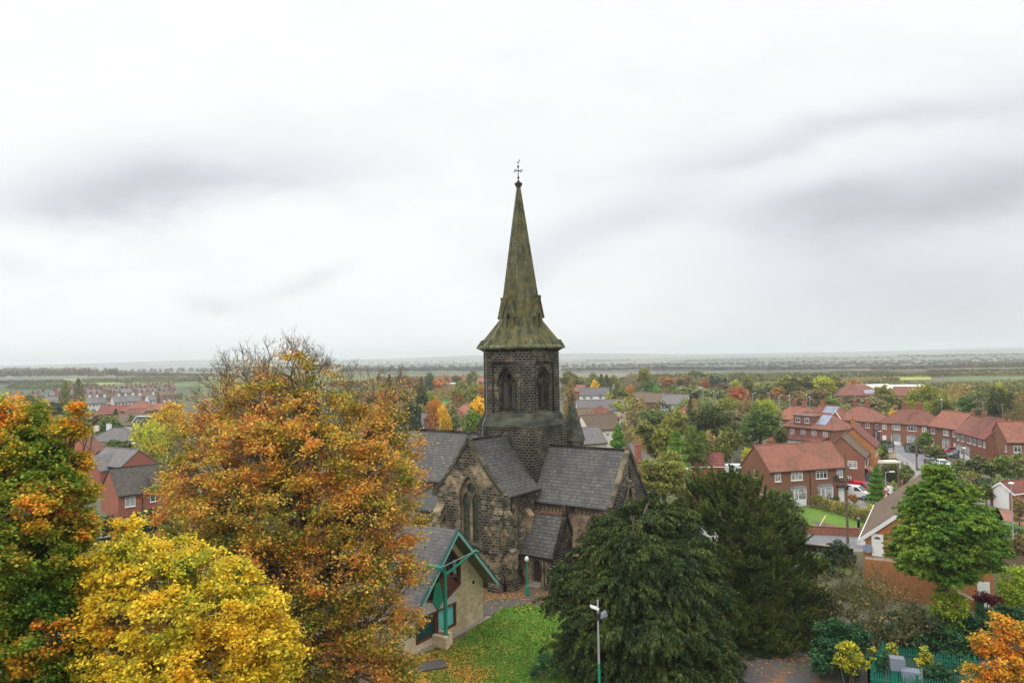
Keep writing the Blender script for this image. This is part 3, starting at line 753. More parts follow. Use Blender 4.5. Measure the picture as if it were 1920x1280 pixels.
# transept, gable looking to -y
TX, TW, TY = -3.1, 4.0, -6.3
T_PROF = [(0, 13.75), (2.0, 11.1), (3.3, 9.55), (4.35, 8.55)]
tr = MB(); gab = [(-TW, -.3), (TW, -.3), (TW, 8.75), (3.2, 9.55), (0, 13.6), (-3.2, 9.55), (-TW, 8.75)]
tr.wall([(TX + x, z) for x, z in gab], [arch_pts(TX, 2.3, 3.9, 8.1, 10.3)], TY, TY + .7)
tr.box(TX - TW, TY + .7, -.3, TX - TW + .6, 0.0, 8.6); tr.box(TX + TW - .6, TY + .7, -.3, TX + TW, -.02, 8.6)
trw = tr.build('transept_wall', M['wall'], CH)
r_ = MB(); slope_roof(r_, T_PROF, TY + .42, TC[1] - HL - .02, 'y', .16, (TX,)); r_.build('transept_roof', M['slate'], CH)
c_ = MB(); coping(c_, [(d, z) for d, z in T_PROF], TY - .12, TY + .42, 'y', TX)
c_.lathe([(.16, 13.9), (.2, 14.1), (.12, 14.25), (.24, 14.4), (.24, 14.55), (.1, 14.7), (.18, 14.85), (.05, 15.0)], TX, TY + .15, 8)
for s in (-1, 1): c_.box(TX + s * 4.25 - .3, TY - .2, 8.1, TX + s * 4.25 + .3, TY + .45, 8.62)
c_.build('gable_coping', M['trim'], CH)
FT = face(TX, TY, LEFT)
lancet_window(CH, FT, 0, 2.3, 3.9, 8.1, 10.3, lights=2)
pl = MB()                                  # stepped plinth, string course
pl.box(TX - TW - .35, TY - .35, -.3, TX + TW + .35, TY, .75); pl.box(TX - TW - .2, TY - .2, .75, TX + TW + .2, TY - .002, 1.35)
pl.box(TX + TW + .002, TY, -.3, TX + TW + .35, -.4, .75); pl.box(TX + TW + .002, TY, .75, TX + TW + .2, -.4, 1.35)
pl.build('plinth', M['black'], CH)
st = MB(); st.hexa([(TX - TW + .7, TY - .16, 3.3), (TX + TW - .7, TY - .16, 3.3), (TX + TW - .7, TY, 3.3), (TX - TW + .7, TY, 3.3)], [(TX - TW + .7, TY - .16, 3.42), (TX + TW - .7, TY - .16, 3.42), (TX + TW - .7, TY - .002, 3.62), (TX - TW + .7, TY - .002, 3.62)])
st.build('string_course', M['black'], CH)
for s in (-1, 1):
    buttress(CH, FT, s * (TW - .45), .95, .95, [(3.9, .95), (7.4, .7)], 1.3)
buttress(CH, face(TX + TW, 0, RIGHT), TY + .5, .95, .9, [(3.9, .9), (7.4, .65)], 1.3)
buttress(CH, face(TX + TW, 0, RIGHT), -2.2, .7, .7, [(4.2, .7), (6.9, .5)], 1.0, 'warm')
wn = MB()
for yy in (-4.2,):
    lancet_window(CH, face(TX + TW, 0, RIGHT), yy, .8, 3.6, 5.9, 6.9, recess=.1, lights=1)
for ca in ((TY + 1.0, -.6, .42, 8.05, .17, 'y', TX + TW, 1), (1.2, 9.0, .42, 6.9, .17, 'x', -.5, -1), (-18, -7.3, .5, 8.0, .17, 'x', -.9, -1)):
    cbm = MB(); corbels(cbm, *ca); cbm.build('corbel_table', M['trim'], CH)
for bx in ((TX + 4.28, TY + .5, 8.42, TX + 4.45, -.3, 8.56), (.9, -.98, 7.2, 9.0, -.82, 7.34), (-25, -1.34, 8.22, -7.3, -1.2, 8.36)): MB().box(*bx).build('gutter', M['darkmetal'], CH)
for a_, b_ in (((TX + TW + .14, TY + 1.2, 8.4), (TX + TW + .14, TY + 1.2, .5)), ((8.75, -.66, 7.2), (8.75, -.66, .5))): MB().tube(a_, b_, .06, n=6).build('downpipe', M['darkmetal'], CH)

# chancel
CX1, CYR, CHW = 9.35, 3.1, 3.6
C_PROF = [(0, 12.45), (2.0, 9.85), (3.2, 8.25), (4.02, 7.3)]
ch = MB(); ch.box(.27, CYR - CHW, -.3, CX1 - .7, CYR - CHW + .6, 7.4); ch.box(.27, CYR + CHW - .6, -.3, CX1 - .7, CYR + CHW, 7.4)
ch.build('chancel_wall', M['warm'], CH)
cg = MB(); cgab = [(-CHW, -.3), (CHW, -.3), (CHW, 7.7), (0, 12.35), (-CHW, 7.7)]
cg.wall(cgab, [arch_pts(0, 1.15, 3.6, 7.6, 8.9), arch_pts(-1.5, .9, 3.6, 6.2, 7.2), arch_pts(1.5, .9, 3.6, 6.2, 7.2), arch_pts(0, .4, 9.6, 10.4, 10.9, 4)], 0, .7)
FE = face(CX1, CYR, RIGHT); cg.xf(FE); cg.build('chancel_gable', M['tower'], CH)
lancet_window(CH, FE, 0, 1.15, 3.6, 7.6, 8.9, lights=1); lancet_window(CH, FE, -1.5, .9, 3.6, 6.2, 7.2, lights=1); lancet_window(CH, FE, 1.5, .9, 3.6, 6.2, 7.2, lights=1)
lancet_window(CH, FE, 0, .4, 9.6, 10.4, 10.9, lights=1, hood=False, recess=.3)
r_ = MB(); slope_roof(r_, C_PROF, .3, CX1 - .38, 'x', .16, (CYR,)); r_.build('chancel_roof', M['slate'], CH)
c_ = MB(); coping(c_, C_PROF, CX1 - .38, CX1 + .14, 'x', CYR); c_.box(CX1 - .55, CYR - 4.3, 6.7, CX1 + .2, CYR - 3.5, 7.35)
c_.build('gable_coping', M['trim'], CH)
cr = MB(); cr.box(CX1 - .3, CYR - .25, 12.6, CX1 + .06, CYR + .25, 12.95); cr.box(CX1 - .2, CYR - .07, 12.95, CX1 - .04, CYR + .07, 14.0); cr.box(CX1 - .2, CYR - .38, 13.4, CX1 - .04, CYR + .38, 13.56)
cr.lathe([(.02, 13.9), (.12, 14.0), (.02, 14.1)], CX1 - .12, CYR, 6)
cr.build('gable_cross', M['trim'], CH)
buttress(CH, FE, -CHW + .4, .9, .9, [(3.8, .9), (6.3, .6)], 1.0, 'tower')
buttress(CH, face(0, CYR - CHW, LEFT), CX1 - .5, .9, .9, [(3.8, .9), (6.5, .6)], 1.0, 'warm')
lancet_window(CH, face(0, CYR - CHW, LEFT), 7.2, 1.0, 3.2, 5.4, 6.3, recess=.1, lights=1)
# ridge tiles on the three roofs
rt = MB()
for i in range(21): rt.box(.35 + i * .42, CYR - .13, 12.4, .35 + i * .42 + .38, CYR + .13, 12.56)
rt.build('ridge_tiles', M['black'], CH); rt = MB()
for i in range(11): rt.box(TX - .13, TY + .5 + i * .45, 13.7, TX + .13, TY + .5 + i * .45 + .41, 13.86)
rt.build('ridge_tiles', M['black'], CH); rt = MB()
for i in range(46):
    x = -26 + i * .4; rt.box(x, CYR - .13, 13.28, x + .36, CYR + .13, 13.42); rt.box(x + .13, CYR - .05, 13.42, x + .23, CYR + .05, 13.55)
rt.build('ridge_tiles', M['black'], CH)
# vestry with the small door, in the corner of transept and chancel
VX0, VX1, VY0, VYR = TX + TW, 4.9, -3.5, -1.55
V_PROF = [(0, 6.5), (1.0, 4.75), (2.15, 2.85)]
ve = MB(); ve.wall([(VX0, -.3), (VX1 - .5, -.3), (VX1 - .5, 3.0), (VX0, 3.0)], [arch_pts(2.75, .85, .35, 2.0, 2.42, 4)], VY0, VY0 + .5); ve.build('vestry_wall', M['warm'], CH)
ve = MB(); ve.wall([(VY0 - VYR, -.3), (1.04, -.3), (1.04, 4.6), (0, 6.4), (VY0 - VYR, 3.0)], [], 0, .5); ve.xf(face(VX1, VYR, RIGHT)); ve.build('vestry_gable', M['tower'], CH)
r_ = MB()
slope_roof(r_, V_PROF, VX0 + .02, VX1 - .3, 'x', .14, (VYR,))
r_.build('vestry_roof', M['slate'], CH)
c_ = MB(); coping(c_, V_PROF[:2] + [(2.05, 3.0)], VX1 - .3, VX1 + .12, 'x', VYR, .22); c_.box(VX1 - .3, VYR - .3, 6.6, VX1 + .12, VYR + .3, 7.05); c_.box(VX1 - .2, VYR - .2, 7.05, VX1 + .02, VYR + .2, 7.5)
c_.build('gable_coping', M['black'], CH)
rt = MB()
for i in range(9): rt.box(VX0 + .1 + i * .38, VYR - .1, 6.45, VX0 + .1 + i * .38 + .34, VYR + .1, 6.62)
rt.build('ridge_tiles', M['tile_rust'], CH)
dr = MB(); dr.poly([(x, VY0 + .2, z) for x, z in arch_pts(2.75, .86, .35, 2.0, 2.43, 4)]); d_ = dr.build('door', M['oak'], CH)
MB().box(3.02, VY0 + .12, 1.2, 3.07, VY0 + .19, 1.4).build('handle', M['darkmetal'], d_)
sg = MB(); arch_ring(sg, 2.75, .86, 2.0, 2.44, VY0 - .05, VY0 - .002, .14, foot=1.6); sg.build('door_surround', M['trim'], CH)
sg = MB(); sg.box(2.1, VY0 - .75, -.02, 3.4, VY0 - .003, .17); sg.box(2.2, VY0 - .4, .17, 3.3, VY0 - .003, .34); sg.build('door_step', M['concrete'], CH)
MB().box(VX0, VY0 - .32, 2.66, VX1 - .3, VY0 - .2, 2.8).build('gutter', M['darkmetal'], CH)
for x in (3.6, 4.5): MB().tube((x, VY0 - .1, 2.7), (x, VY0 - .1, .1), .05).build('downpipe', M['darkmetal'], CH)
buttress(CH, face(0, VY0, LEFT), VX1 - .35, .7, .6, [(1.5, .6), (2.3, .4)], .6, 'tower')
# nave and south aisle, running off to the left behind the beech
NX0, NX1 = -27.0, TC[0] - HL
nv = MB(); nv.box(NX0, -.9, -.3, NX1, -.3, 8.5); nv.box(NX0, 6.5, -.3, NX1, 7.1, 8.5); nv.build('nave_wall', M['warm'], CH)
nv = MB(); nv.wall([(-4, -.3), (4, -.3), (4, 8.5), (0, 13.2), (-4, 8.5)], [], 0, .6); nv.xf(face(NX0 - .6, CYR, FAR)); nv.build('nave_gable', M['wall'], CH)
r_ = MB(); slope_roof(r_, [(0, 13.3), (2.4, 10.45), (4.4, 8.3)], NX0 - .3, NX1 + .1, 'x', .16, (CYR,)); r_.build('nave_roof', M['slate'], CH)
ai = MB(); ai.box(NX0, -4.4, -.3, TX - TW - .01, -3.8, 6.1); ai.build('aisle_wall', M['warm'], CH)
r_ = MB(); r_.hexa([(NX0, -4.75, 5.95), (TX - TW - .01, -4.75, 5.95), (TX - TW - .01, -.91, 7.45), (NX0, -.91, 7.45)], [(NX0, -4.75, 6.1), (TX - TW - .01, -4.75, 6.1), (TX - TW - .01, -.91, 7.6), (NX0, -.91, 7.6)])
r_.build('aisle_roof', M['slate'], CH)
for xx in (-9.5, -13.5, -17.5): buttress(CH, face(0, -4.4, LEFT), xx, .8, .8, [(3.0, .8), (5.2, .5)], .9, 'wall')
for xx in (-11.5, -15.5): lancet_window(CH, face(0, -4.4, LEFT), xx, 1.3, 2.2, 4.2, 5.2, recess=.1)
# stair turret with its stone cone behind the tower
tu = MB(); tu.lathe([(1.15, -.3), (1.15, 12.5)], -.35, 9.0, 12); tu.build('stair_turret', M['tower'], CH)
tu = MB(); tu.lathe([(1.32, 12.35), (1.32, 12.5), (.1, 16.9)], -.35, 9.0, 12); tu.lathe([(.1, 16.8), (.2, 17.0), (.1, 17.1), (.14, 17.3), (.03, 17.5)], -.35, 9.0, 8); tu.build('turret_cone', M['setoff'], CH)

# ---------------------------------------------------------------- the church hall with its green gable
HALL_A = (-4.4, 57.6)
HRZ = math.atan2(.84, .54)
HA = empty('church_hall', (HALL_A[0], HALL_A[1], 0), HRZ, 'pale stone hall with a slate roof and teal gable frame in front of the church', 'hall')
HW, HZA, HZE, WY = 5.25, 8.5, 3.3, 1.25
HM = Matrix.Translation((HALL_A[0], HALL_A[1], 0)) @ Matrix.Rotation(HRZ, 4, 'Z'); HMI = HM.inverted()
def hp(px, py, yl):                        # photo pixel to (x, z) on the gable-parallel plane y = yl
    o = HMI @ EYE; d = HMI.to_3x3() @ ray(px, py); t = (yl - o.y) / d.y; q = o + d * t; return (q.x, q.z)
sl = (HZA - HZE) / HW
hw_ = 4.95
gw = MB(); zr = lambda x: HZA - .25 - sl * abs(x)
# upper gable opening (glazed, deep) and the low window; openings read off the photo
up = [hp(846, 1052, WY), hp(849, 1103, WY), hp(874, 1091, WY), hp(875, 1050, WY), hp(862, 1026, WY)]
up = [(-2.6, 3.35), (-1.5, 3.0), (.9, 3.35), (2.45, 3.75), (2.45, 5.3), (0.3, 7.2), (-1.0, 6.6)]
up = [(-2.5, 3.6), (-1.2, 3.2), (-.1, 3.05), (1.75, 3.75), (1.75, 5.6), (0.1, 7.3), (-1.3, 6.4), (-2.5, 5.2)]
low = [(-3.6, .75), (1.15, .75), (1.15, 2.45), (-3.6, 2.45)]
wall_o = [(-hw_, -.3), (hw_, -.3), (hw_, zr(hw_)), (0, zr(0)), (-hw_, zr(hw_))]
gw.wall(wall_o, [up, low], WY, WY + .45)
gw.box(-hw_, WY + .45, -.3, -hw_ + .4, 15, zr(hw_)); gw.box(hw_ - .4, WY + .45, -.3, hw_, 15, zr(hw_)); gw.box(-hw_ + .4, 14.6, -.3, hw_ - .4, 15, zr(hw_))
gw.build('wall', M['hallstone'], HA)
pr = MB()
for s in (-1, 1):
    lo = [(0, 0, HZA - .22), (0, 15.6, HZA - .22), (s * HW, 15.6, HZE - .22), (s * HW, 0, HZE - .22)]
    hi = [(x, y, z + .2) for x, y, z in lo]
    if s > 0: lo, hi = lo[::-1], hi[::-1]
    pr.hexa(lo, hi)
pr.build('roof', M['slate_hall'], HA)
so_ = MB()
for s in (-1, 1):
    lo = [(0, .1, HZA - .3), (0, WY + .3, HZA - .3), (s * HW, WY + .3, HZE - .3), (s * HW, .1, HZE - .3)]; hi = [(x, y, z + .07) for x, y, z in lo]
    if s > 0: lo, hi = lo[::-1], hi[::-1]
    so_.hexa(lo, hi)
so_.build('soffit', M['soffit'], HA)
for s in (-1, 1):
    bb = MB()
    lo = [(0, -.06, HZA - .38), (s * (HW + .1), -.06, HZE - .48), (s * (HW + .1), 0, HZE - .48), (0, 0, HZA - .38)]; hi = [(x, y, z + .34) for x, y, z in lo]
    if s < 0: lo, hi = lo[::-1], hi[::-1]
    bb.hexa(lo, hi); bo = bb.build('bargeboard', M['teal_pale'], HA)
    bb = MB(); lo = [(0, -.09, HZA - .03), (s * (HW + .1), -.09, HZE - .13), (s * (HW + .1), .14, HZE - .13), (0, .14, HZA - .03)]; hi = [(x, y, z + .11) for x, y, z in lo]
    if s < 0: lo, hi = lo[::-1], hi[::-1]
    bb.hexa(lo, hi); bb.build('verge_edge', M['teal_dark'], bo)
gl = MB(); gl.poly([(x, WY + .35, z) for x, z in up]); gl.build('gable_glazing', M['pane'], HA)
gf = MB()
def bar(mb, a, b, y0, y1, w=.11):
    d = Vector((b[0] - a[0], b[1] - a[1])).normalized() * w / 2; n = Vector((-d.y, d.x))
    P = [(a[0] + n.x, a[1] + n.y), (a[0] - n.x, a[1] - n.y), (b[0] - n.x, b[1] - n.y), (b[0] + n.x, b[1] + n.y)]
    mb.hexa([(x, y1, z) for x, z in P], [(x, y0, z) for x, z in P])
for a, b in zip(up, up[1:] + up[:1]): bar(gf, a, b, WY - .1, WY + .3, .16)
bar(gf, (-1.2, 3.2), (0.1, 7.2), WY + .1, WY + .3); bar(gf, (-.1, 3.05), (-1.3, 6.4), WY + .12, WY + .3); bar(gf, (1.7, 4.2), (.2, 5.6), WY + .1, WY + .32, .14)
gf.build('gable_frame', M['frame_brown'], HA)
pn = MB(); pn.poly([(x, WY + .2, z) for x, z in [(-.05, 3.2), (1.62, 3.85), (.35, 5.3), (-.75, 4.3)]]); pn.build('timber_panel', M['frame_brown'], HA)
pn = MB(); pn.box(1.2, WY + .15, 4.4, 1.55, WY + .25, 5.75); pn.build('pale_panel', M['teal_pale'], HA)
rp = MB(); rp.wall([(-3.7, 2.5), (1.3, 2.5), (.9, 3.3), (-.1, 2.98), (-1.2, 3.12), (-3.0, 3.5)], [], WY - .03, WY - .004); rp.build('rendered_panel', M['render'], HA)
rp = MB(); rp.wall([(-1.75, 3.3), (-1.1, 2.5), (-.5, 3.1), (-.9, 4.6), (-1.4, 4.6)], [], WY - .12, WY - .04); rp.build('teal_panel', M['teal'], HA)
lw = MB()
for a, b in (((-3.6, .75), (1.15, .75)), ((1.15, .75), (1.15, 2.45)), ((1.15, 2.45), (-3.6, 2.45)), ((-3.6, 2.45), (-3.6, .75)), ((-1.35, .75), (-1.35, 2.45)), ((-1.1, .75), (-1.1, 2.45))): bar(lw, a, b, WY - .05, WY + .2, .13)
lwo = lw.build('window', M['frame_brown'], HA)
MB().poly([(-1.1, WY + .16, .8), (1.1, WY + .16, .8), (1.1, WY + .16, 2.4), (-1.1, WY + .16, 2.4)]).build('blind', M['cyan'], lwo)
MB().poly([(-3.55, WY + .16, .8), (-1.1, WY + .16, .8), (-1.1, WY + .16, 2.4), (-3.55, WY + .16, 2.4)]).build('pane', M['teal_dark'], lwo)
PX = -1.25
pf = MB(); pf.tube((PX, .35, .6), (PX, .35, 5.6), .15, n=10); pf.tube((PX, .35, 5.6), (PX, .35, 6.0), .07, n=8)
pf.tube((PX, .35, 5.3), (2.05, -.1, 6.45), .10, n=8); pf.tube((PX, .35, 5.3), (-2.3, -.1, 6.25), .07, n=8); pf.tube((PX, .35, 5.4), (-1.85, .1, 6.3), .05, n=6)
pf.tube((2.05, -.25, 6.42), (2.05, WY + .3, 6.42), .15, n=10); pf.tube((-2.3, -.25, 6.15), (-2.3, WY + .3, 6.15), .15, n=10)
pf.tube((2.05, -.1, 6.42), (2.05, -.55, 6.42), .15, .03, n=10)
pf.build('gable_post', M['teal'], HA)
MB().tube((-2.3, -.15, 6.2), (2.05, -.2, 6.48), .03, n=5).build('tie_rod', M['galv'], HA)
ps = MB(); ps.box(PX - .55, -.1, -.3, PX - .1, WY - .002, .85); ps.box(PX + .12, .1, -.3, PX + .5, WY - .002, .95); ps.build('post_pier', M['hallstone'], HA)
ft = MB(); ft.box(-hw_ - .1, WY - .45, -.3, hw_ + .6, WY - .004, .12); ft.build('footing', M['concrete'], HA)
eb = MB(); eb.box(hw_ + .02, WY + .1, 2.75, HW + .02, 15, 3.02); eb.build('eaves_beam', M['frame_brown'], HA)
vn = MB(); vn.tube((3.6, WY - .05, 3.4), (3.6, WY + .02, 3.4), .14, n=10); vn.build('vent', M['black_plastic'], HA)
# ---------------------------------------------------------------- roads, paths, lawns
sheet('churchyard_path', [(640, 1300), (700, 1090), (905, 1060), (1120, 1075), (1160, 1180), (1180, 1330)], M['leafy_path'], .012)
sheet('church_lawn', [(800, 1330), (800, 1232), (845, 1216), (905, 1162), (945, 1141), (985, 1133), (1030, 1137), (1075, 1165), (1115, 1225), (1140, 1330)], M['lawn'], .035, rough=.2)
sheet('asphalt_apron', [(903, 1160), (908, 1128), (960, 1118), (1000, 1128), (982, 1134), (943, 1142)], M['asphalt_dark'], .024)
sheet('drive', [(1300, 1400), (1380, 1215), (1440, 1195), (1520, 1205), (1600, 1245), (1680, 1300), (1700, 1400)], M['asphalt_dark'], .012)
def band(name, pts, wid, m, z):
    P = [Vector(tuple(gnd(*p))[:2]) if len(p) == 2 else Vector(p[:2]) for p in pts]; Lq, Rq = [], []
    for i, p in enumerate(P):
        d = (P[min(i + 1, len(P) - 1)] - P[max(i - 1, 0)]).normalized(); n = Vector((-d.y, d.x)) * wid / 2
        Lq.append(p + n); Rq.append(p - n)
    mb = MB()
    for i in range(len(P) - 1):
        mb.poly([(q.x, q.y, gz(q.x, q.y) + z) for q in (Rq[i], Rq[i + 1], Lq[i + 1], Lq[i])])
    return props(mb.build(name, m), kind='structure'), P, Lq, Rq
S1 = [(1300, 985), (1440, 1002), (1555, 1012), (1700, 1022), (1880, 1044), (2050, 1075)]
band('street_pavement', S1, 9.4, M['pave'], .006)
band('street', S1, 6.2, M['asphalt'], .020)
sheet('main_road_pavement', [(1690, 1010), (1668, 985), (1683, 930), (1705, 893), (1707, 880), (1690, 866), (1662, 846), (1640, 838), (1640, 830), (1690, 830), (1735, 843), (1775, 862), (1830, 892), (1870, 950), (1900, 1010)], M['pave'], .030)
sheet('main_road', [(1715, 1020), (1700, 980), (1716, 920), (1731, 897), (1728, 883), (1710, 871), (1680, 850), (1655, 842), (1640, 834), (1690, 834), (1722, 845), (1758, 863), (1795, 886), (1835, 930), (1860, 1010)], M['asphalt'], .042)
def kerb(name, pts, w=.28, h=.12):
    P = [Vector(tuple(gnd(*p))[:2]) for p in pts]; mb = MB()
    for a, b in zip(P[:-1], P[1:]):
        d = (b - a).normalized(); n = Vector((-d.y, d.x)) * w / 2
        q = [a - n, b - n, b + n, a + n]; mb.hexa([(p.x, p.y, 0) for p in q], [(p.x, p.y, h) for p in q])
    return props(mb.build(name, M['kerb']), kind='structure')
kerb('kerb', [(1700, 980), (1716, 920), (1731, 897), (1728, 883), (1710, 871), (1680, 850), (1655, 842)])
kerb('kerb', [(1722, 845), (1758, 863), (1795, 886), (1835, 930)])
sheet('garden_lawn', [(1452, 968), (1500, 950), (1560, 955), (1625, 978), (1600, 1000), (1500, 985), (1440, 985)], M['lawn2'], .030)
sheet('front_drive', [(1575, 940), (1590, 922), (1628, 918), (1650, 940), (1660, 975), (1620, 965)], M['pave'], .034)
sheet('bank_lawn', [(1440, 1036), (1510, 1040), (1600, 1048), (1606, 1075), (1500, 1062), (1440, 1056)], M['lawn2'], .03)
sheet('garden_path', [(1520, 975), (1555, 982), (1600, 996), (1590, 1000), (1530, 984)], M['asphalt_dark'], .044)
sheet('garage_drive', [(1855, 985), (1862, 950), (1890, 956), (1935, 965), (1935, 990), (1880, 975)], M['drive'], .03)
sheet('verge', [(1872, 1000), (1870, 975), (1945, 988), (1945, 1012)], M['lawn2'], .026)
sheet('far_field', [(1652, 700), (1748, 699), (1745, 712), (1660, 713)], M['field'], .4)
sheet('school_field', [(816, 744), (846, 742), (850, 757), (822, 758)], M['pitch'], .05)
sheet('hill_field', [(60, 725), (120, 712), (225, 712), (240, 722), (150, 727)], M['field'], .3)

# ---------------------------------------------------------------- houses
_wc = {}
def win_meshes(w, h, style, gm):
    key = (round(w, 2), round(h, 2), style, gm)
    if key in _wc: return _wc[key]
    f = MB(); b = .075
    f.box(-w / 2, -.055, 0, -w / 2 + b, .02, h); f.box(w / 2 - b, -.055, 0, w / 2, .02, h)
    f.box(-w / 2 + b, -.055, 0, w / 2 - b, .02, b); f.box(-w / 2 + b, -.055, h - b, w / 2 - b, .02, h)
    f.box(-w / 2 - .05, -.12, -.07, w / 2 + .05, .02, -.002)
    if style >= 2:
        for k in range(1, style):
            x = -w / 2 + w * k / style; f.box(x - .035, -.045, b, x + .035, .015, h - b)
    if style in (2, 3): f.box(-w / 2 + b, -.046, h * .70, w / 2 - b, .014, h * .70 + .05)
    p = MB(); p.poly([(-w / 2 + b, -.022, b), (w / 2 - b, -.022, b), (w / 2 - b, -.022, h - b), (-w / 2 + b, -.022, h - b)])
    _wc[key] = (f.mesh('window', M['white']), p.mesh('pane', M[gm])); return _wc[key]
def side_frame(side, s, L, dep):
    return {'f': ((s, 0), 0), 'r': ((L, s), R(90)), 'b': ((L - s, dep), R(180)), 'l': ((0, s), R(-90))}[side]
_dc = {}
def door_mesh(w, h, m):
    key = (w, h, m)
    if key not in _dc:
        d = MB(); d.box(-w / 2, -.05, 0, w / 2, .02, h)
        for s in (-1, 1):
            for z0, z1 in ((.15, .45), (.5, .95)): d.box(s * w * .23 - w * .16, -.06, z0 * h, s * w * .23 + w * .16, -.049, z1 * h)
        _dc[key] = d.mesh('door', M[m])
    return _dc[key]
FOOT = []                                   # house footprints, so that shrubs keep out of them
def house(label, A, L, dep, head, ez=5.1, rise=3.0, wall='brick_red', roof='tile_red', kind='gable', wins=(), doors=(), bays=(), chims=(),
          cat='house', group=None, base=0.0, oh=.28, fascia='fascia_dark', name='house', wings=(), solar=(), pipes=(), loc=None):
    """A: pixel of the front-left eaves corner, or loc=(x, y); head: degrees of the front from +x, measured anticlockwise"""
    if loc is None:
        p = gnd(A[0], A[1], ez + base); loc = (p.x, p.y)
    e = empty(name, (loc[0], loc[1], base + (gz(*loc) if math.hypot(*loc) > 450 else 0)), R(head), label, cat, group)
    hd = Vector((math.cos(R(head)), math.sin(R(head)))); nd = Vector((-hd.y, hd.x))
    FOOT.append((Vector(loc) + hd * L / 2 + nd * dep / 2, math.hypot(L, dep) / 2))
    wl = MB(); D2 = dep / 2
    if kind == 'gable':
        g = [(0, -1.0), (dep, -1.0), (dep, ez), (D2, ez + rise - .12), (0, ez)]
        wl.hexa([(0, y, z) for y, z in g][::1], [(L, y, z) for y, z in g])
    else: wl.box(0, 0, -1.0, L, dep, ez)
    rf = MB(); k = rise / D2; e0 = ez - oh * k
    if kind == 'gable':
        for s in (0, 1):
            lo = [(-.12, -oh, e0), (L + .12, -oh, e0), (L + .12, D2, ez + rise), (-.12, D2, ez + rise)]
            hi = [(x, y, z + .16) for x, y, z in lo]
            if s: lo, hi = [(x, dep - y, z) for x, y, z in lo[::-1]], [(x, dep - y, z) for x, y, z in hi[::-1]]
            rf.hexa(lo, hi)
    elif kind == 'flat':
        rf.box(-.25, -.25, ez - .02, L + .25, dep + .25, ez + .22)
    else:
        h = min(D2, L / 2 - .3); z1 = ez + rise
        c = [(-oh, -oh), (L + oh, -oh), (L + oh, dep + oh), (-oh, dep + oh)]
        rf.hexa([(x, y, e0 - .02) for x, y in c], [(x, y, e0 + .14) for x, y in c])
        a, b = (h, D2, z1 + .14), (L - h, D2, z1 + .14); q = [(x, y, e0 + .14) for x, y in c]
        rf.poly([q[0], q[1], b, a]); rf.poly([q[2], q[3], a, b]); rf.poly([q[1], q[2], b]); rf.poly([q[3], q[0], a])
    for x0, x1, pj, wz, wr in wings:
        m_ = (x0 + x1) / 2
        g = [(x0, -1.0), (x1, -1.0), (x1, wz), (m_, wz + wr - .1), (x0, wz)]
        wl.hexa([(x, -pj, z) for x, z in g][::-1], [(x, -.003, z) for x, z in g][::-1]) if False else wl.wall(g, [], -pj, -.003)
        back = D2 * .8
        for s in (-1, 1):
            hwid = (x1 - x0) / 2; kk = wr / hwid
            lo = [(m_, -pj - .15, wz + wr), (m_, back, wz + wr), (m_ + s * (hwid + .2), back, wz - .2 * kk), (m_ + s * (hwid + .2), -pj - .15, wz - .2 * kk)]
            hi = [(x, y, z + .15) for x, y, z in lo]
            if s > 0: lo, hi = lo[::-1], hi[::-1]
            rf.hexa(lo, hi)
    wl.build('wall', M[wall], e); ro = rf.build('roof', M[roof], e)
    if kind != 'flat':
        MB().box(-.12, -oh - .1, e0 - .04, L + .12, -oh - .004, e0 + .1).build('gutter', M[fascia], e); MB().box(-.12, dep + oh + .004, e0 - .04, L + .12, dep + oh + .1, e0 + .1).build('gutter', M[fascia], e)
        rt = MB()
        x0, x1 = (0, L) if kind == 'gable' else (min(D2, L / 2 - .3), L - min(D2, L / 2 - .3))
        rt.tube((x0 - .1, D2, ez + rise + .13), (x1 + .1, D2, ez + rise + .13), .13, n=6)
        if kind == 'hip':
            for cx_, ex in ((-oh, x0), (L + oh, x1)):
                for cy_ in (-oh, dep + oh): rt.tube((cx_, cy_, e0 + .12), (ex, D2, ez + rise + .12), .1, n=5)
        rt.build('ridge_tiles', M[roof if roof != 'tile_char' else 'black'], ro)
    for side, s, z, w_, h_, *st in wins:
        (x, y), rz = side_frame(side, s, L, dep); fm, pm = win_meshes(w_, h_, st[0] if st else 2, st[1] if len(st) > 1 else 'pane')
        wo = link('window', fm, e, (x, y, z), (0, 0, rz)); link('pane', pm, wo)
    for side, s, z, w_, h_, m_ in doors:
        (x, y), rz = side_frame(side, s, L, dep); do = link('door', door_mesh(w_, h_, m_), e, (x, y, z), (0, 0, rz))
    for side, s, z, w_, h_, rm in bays:
        (x, y), rz = side_frame(side, s, L, dep)
        b = MB(); q = .45; P = [(-w_ / 2, 0), (-w_ / 2 + .25, -q), (w_ / 2 - .25, -q), (w_ / 2, 0)]
        b.hexa([(X, Y, -.9) for X, Y in P][::1], [(X, Y, .0) for X, Y in P])
        b.hexa([(X, Y, h_ - .14) for X, Y in P], [(X, Y, h_ + .02) for X, Y in P])
        for X in (-w_ / 2 + .25, -w_ / 2 + w_ * .38, w_ / 2 - .25): b.box(X - .05, -q - .012, -.002, X + .05, -q + .07, h_ - .142)
        b.box(-w_ / 2 + .25, -q - .008, h_ * .66, w_ / 2 - .25, -q + .05, h_ * .66 + .05); b.box(-w_ / 2 + .25, -q - .01, 0, w_ / 2 - .25, -q + .07, .07)
        bo = b.build('bay_window', M['white'], e, (x, y, z), (0, 0, rz))
        g_ = MB(); P2 = [(-w_ / 2 + .04, 0), (-w_ / 2 + .28, -q + .03), (w_ / 2 - .28, -q + .03), (w_ / 2 - .04, 0)]
        g_.hexa([(X, Y, .003) for X, Y in P2], [(X, Y, h_ - .145) for X, Y in P2]); g_.build('pane', M['curtain'], bo)
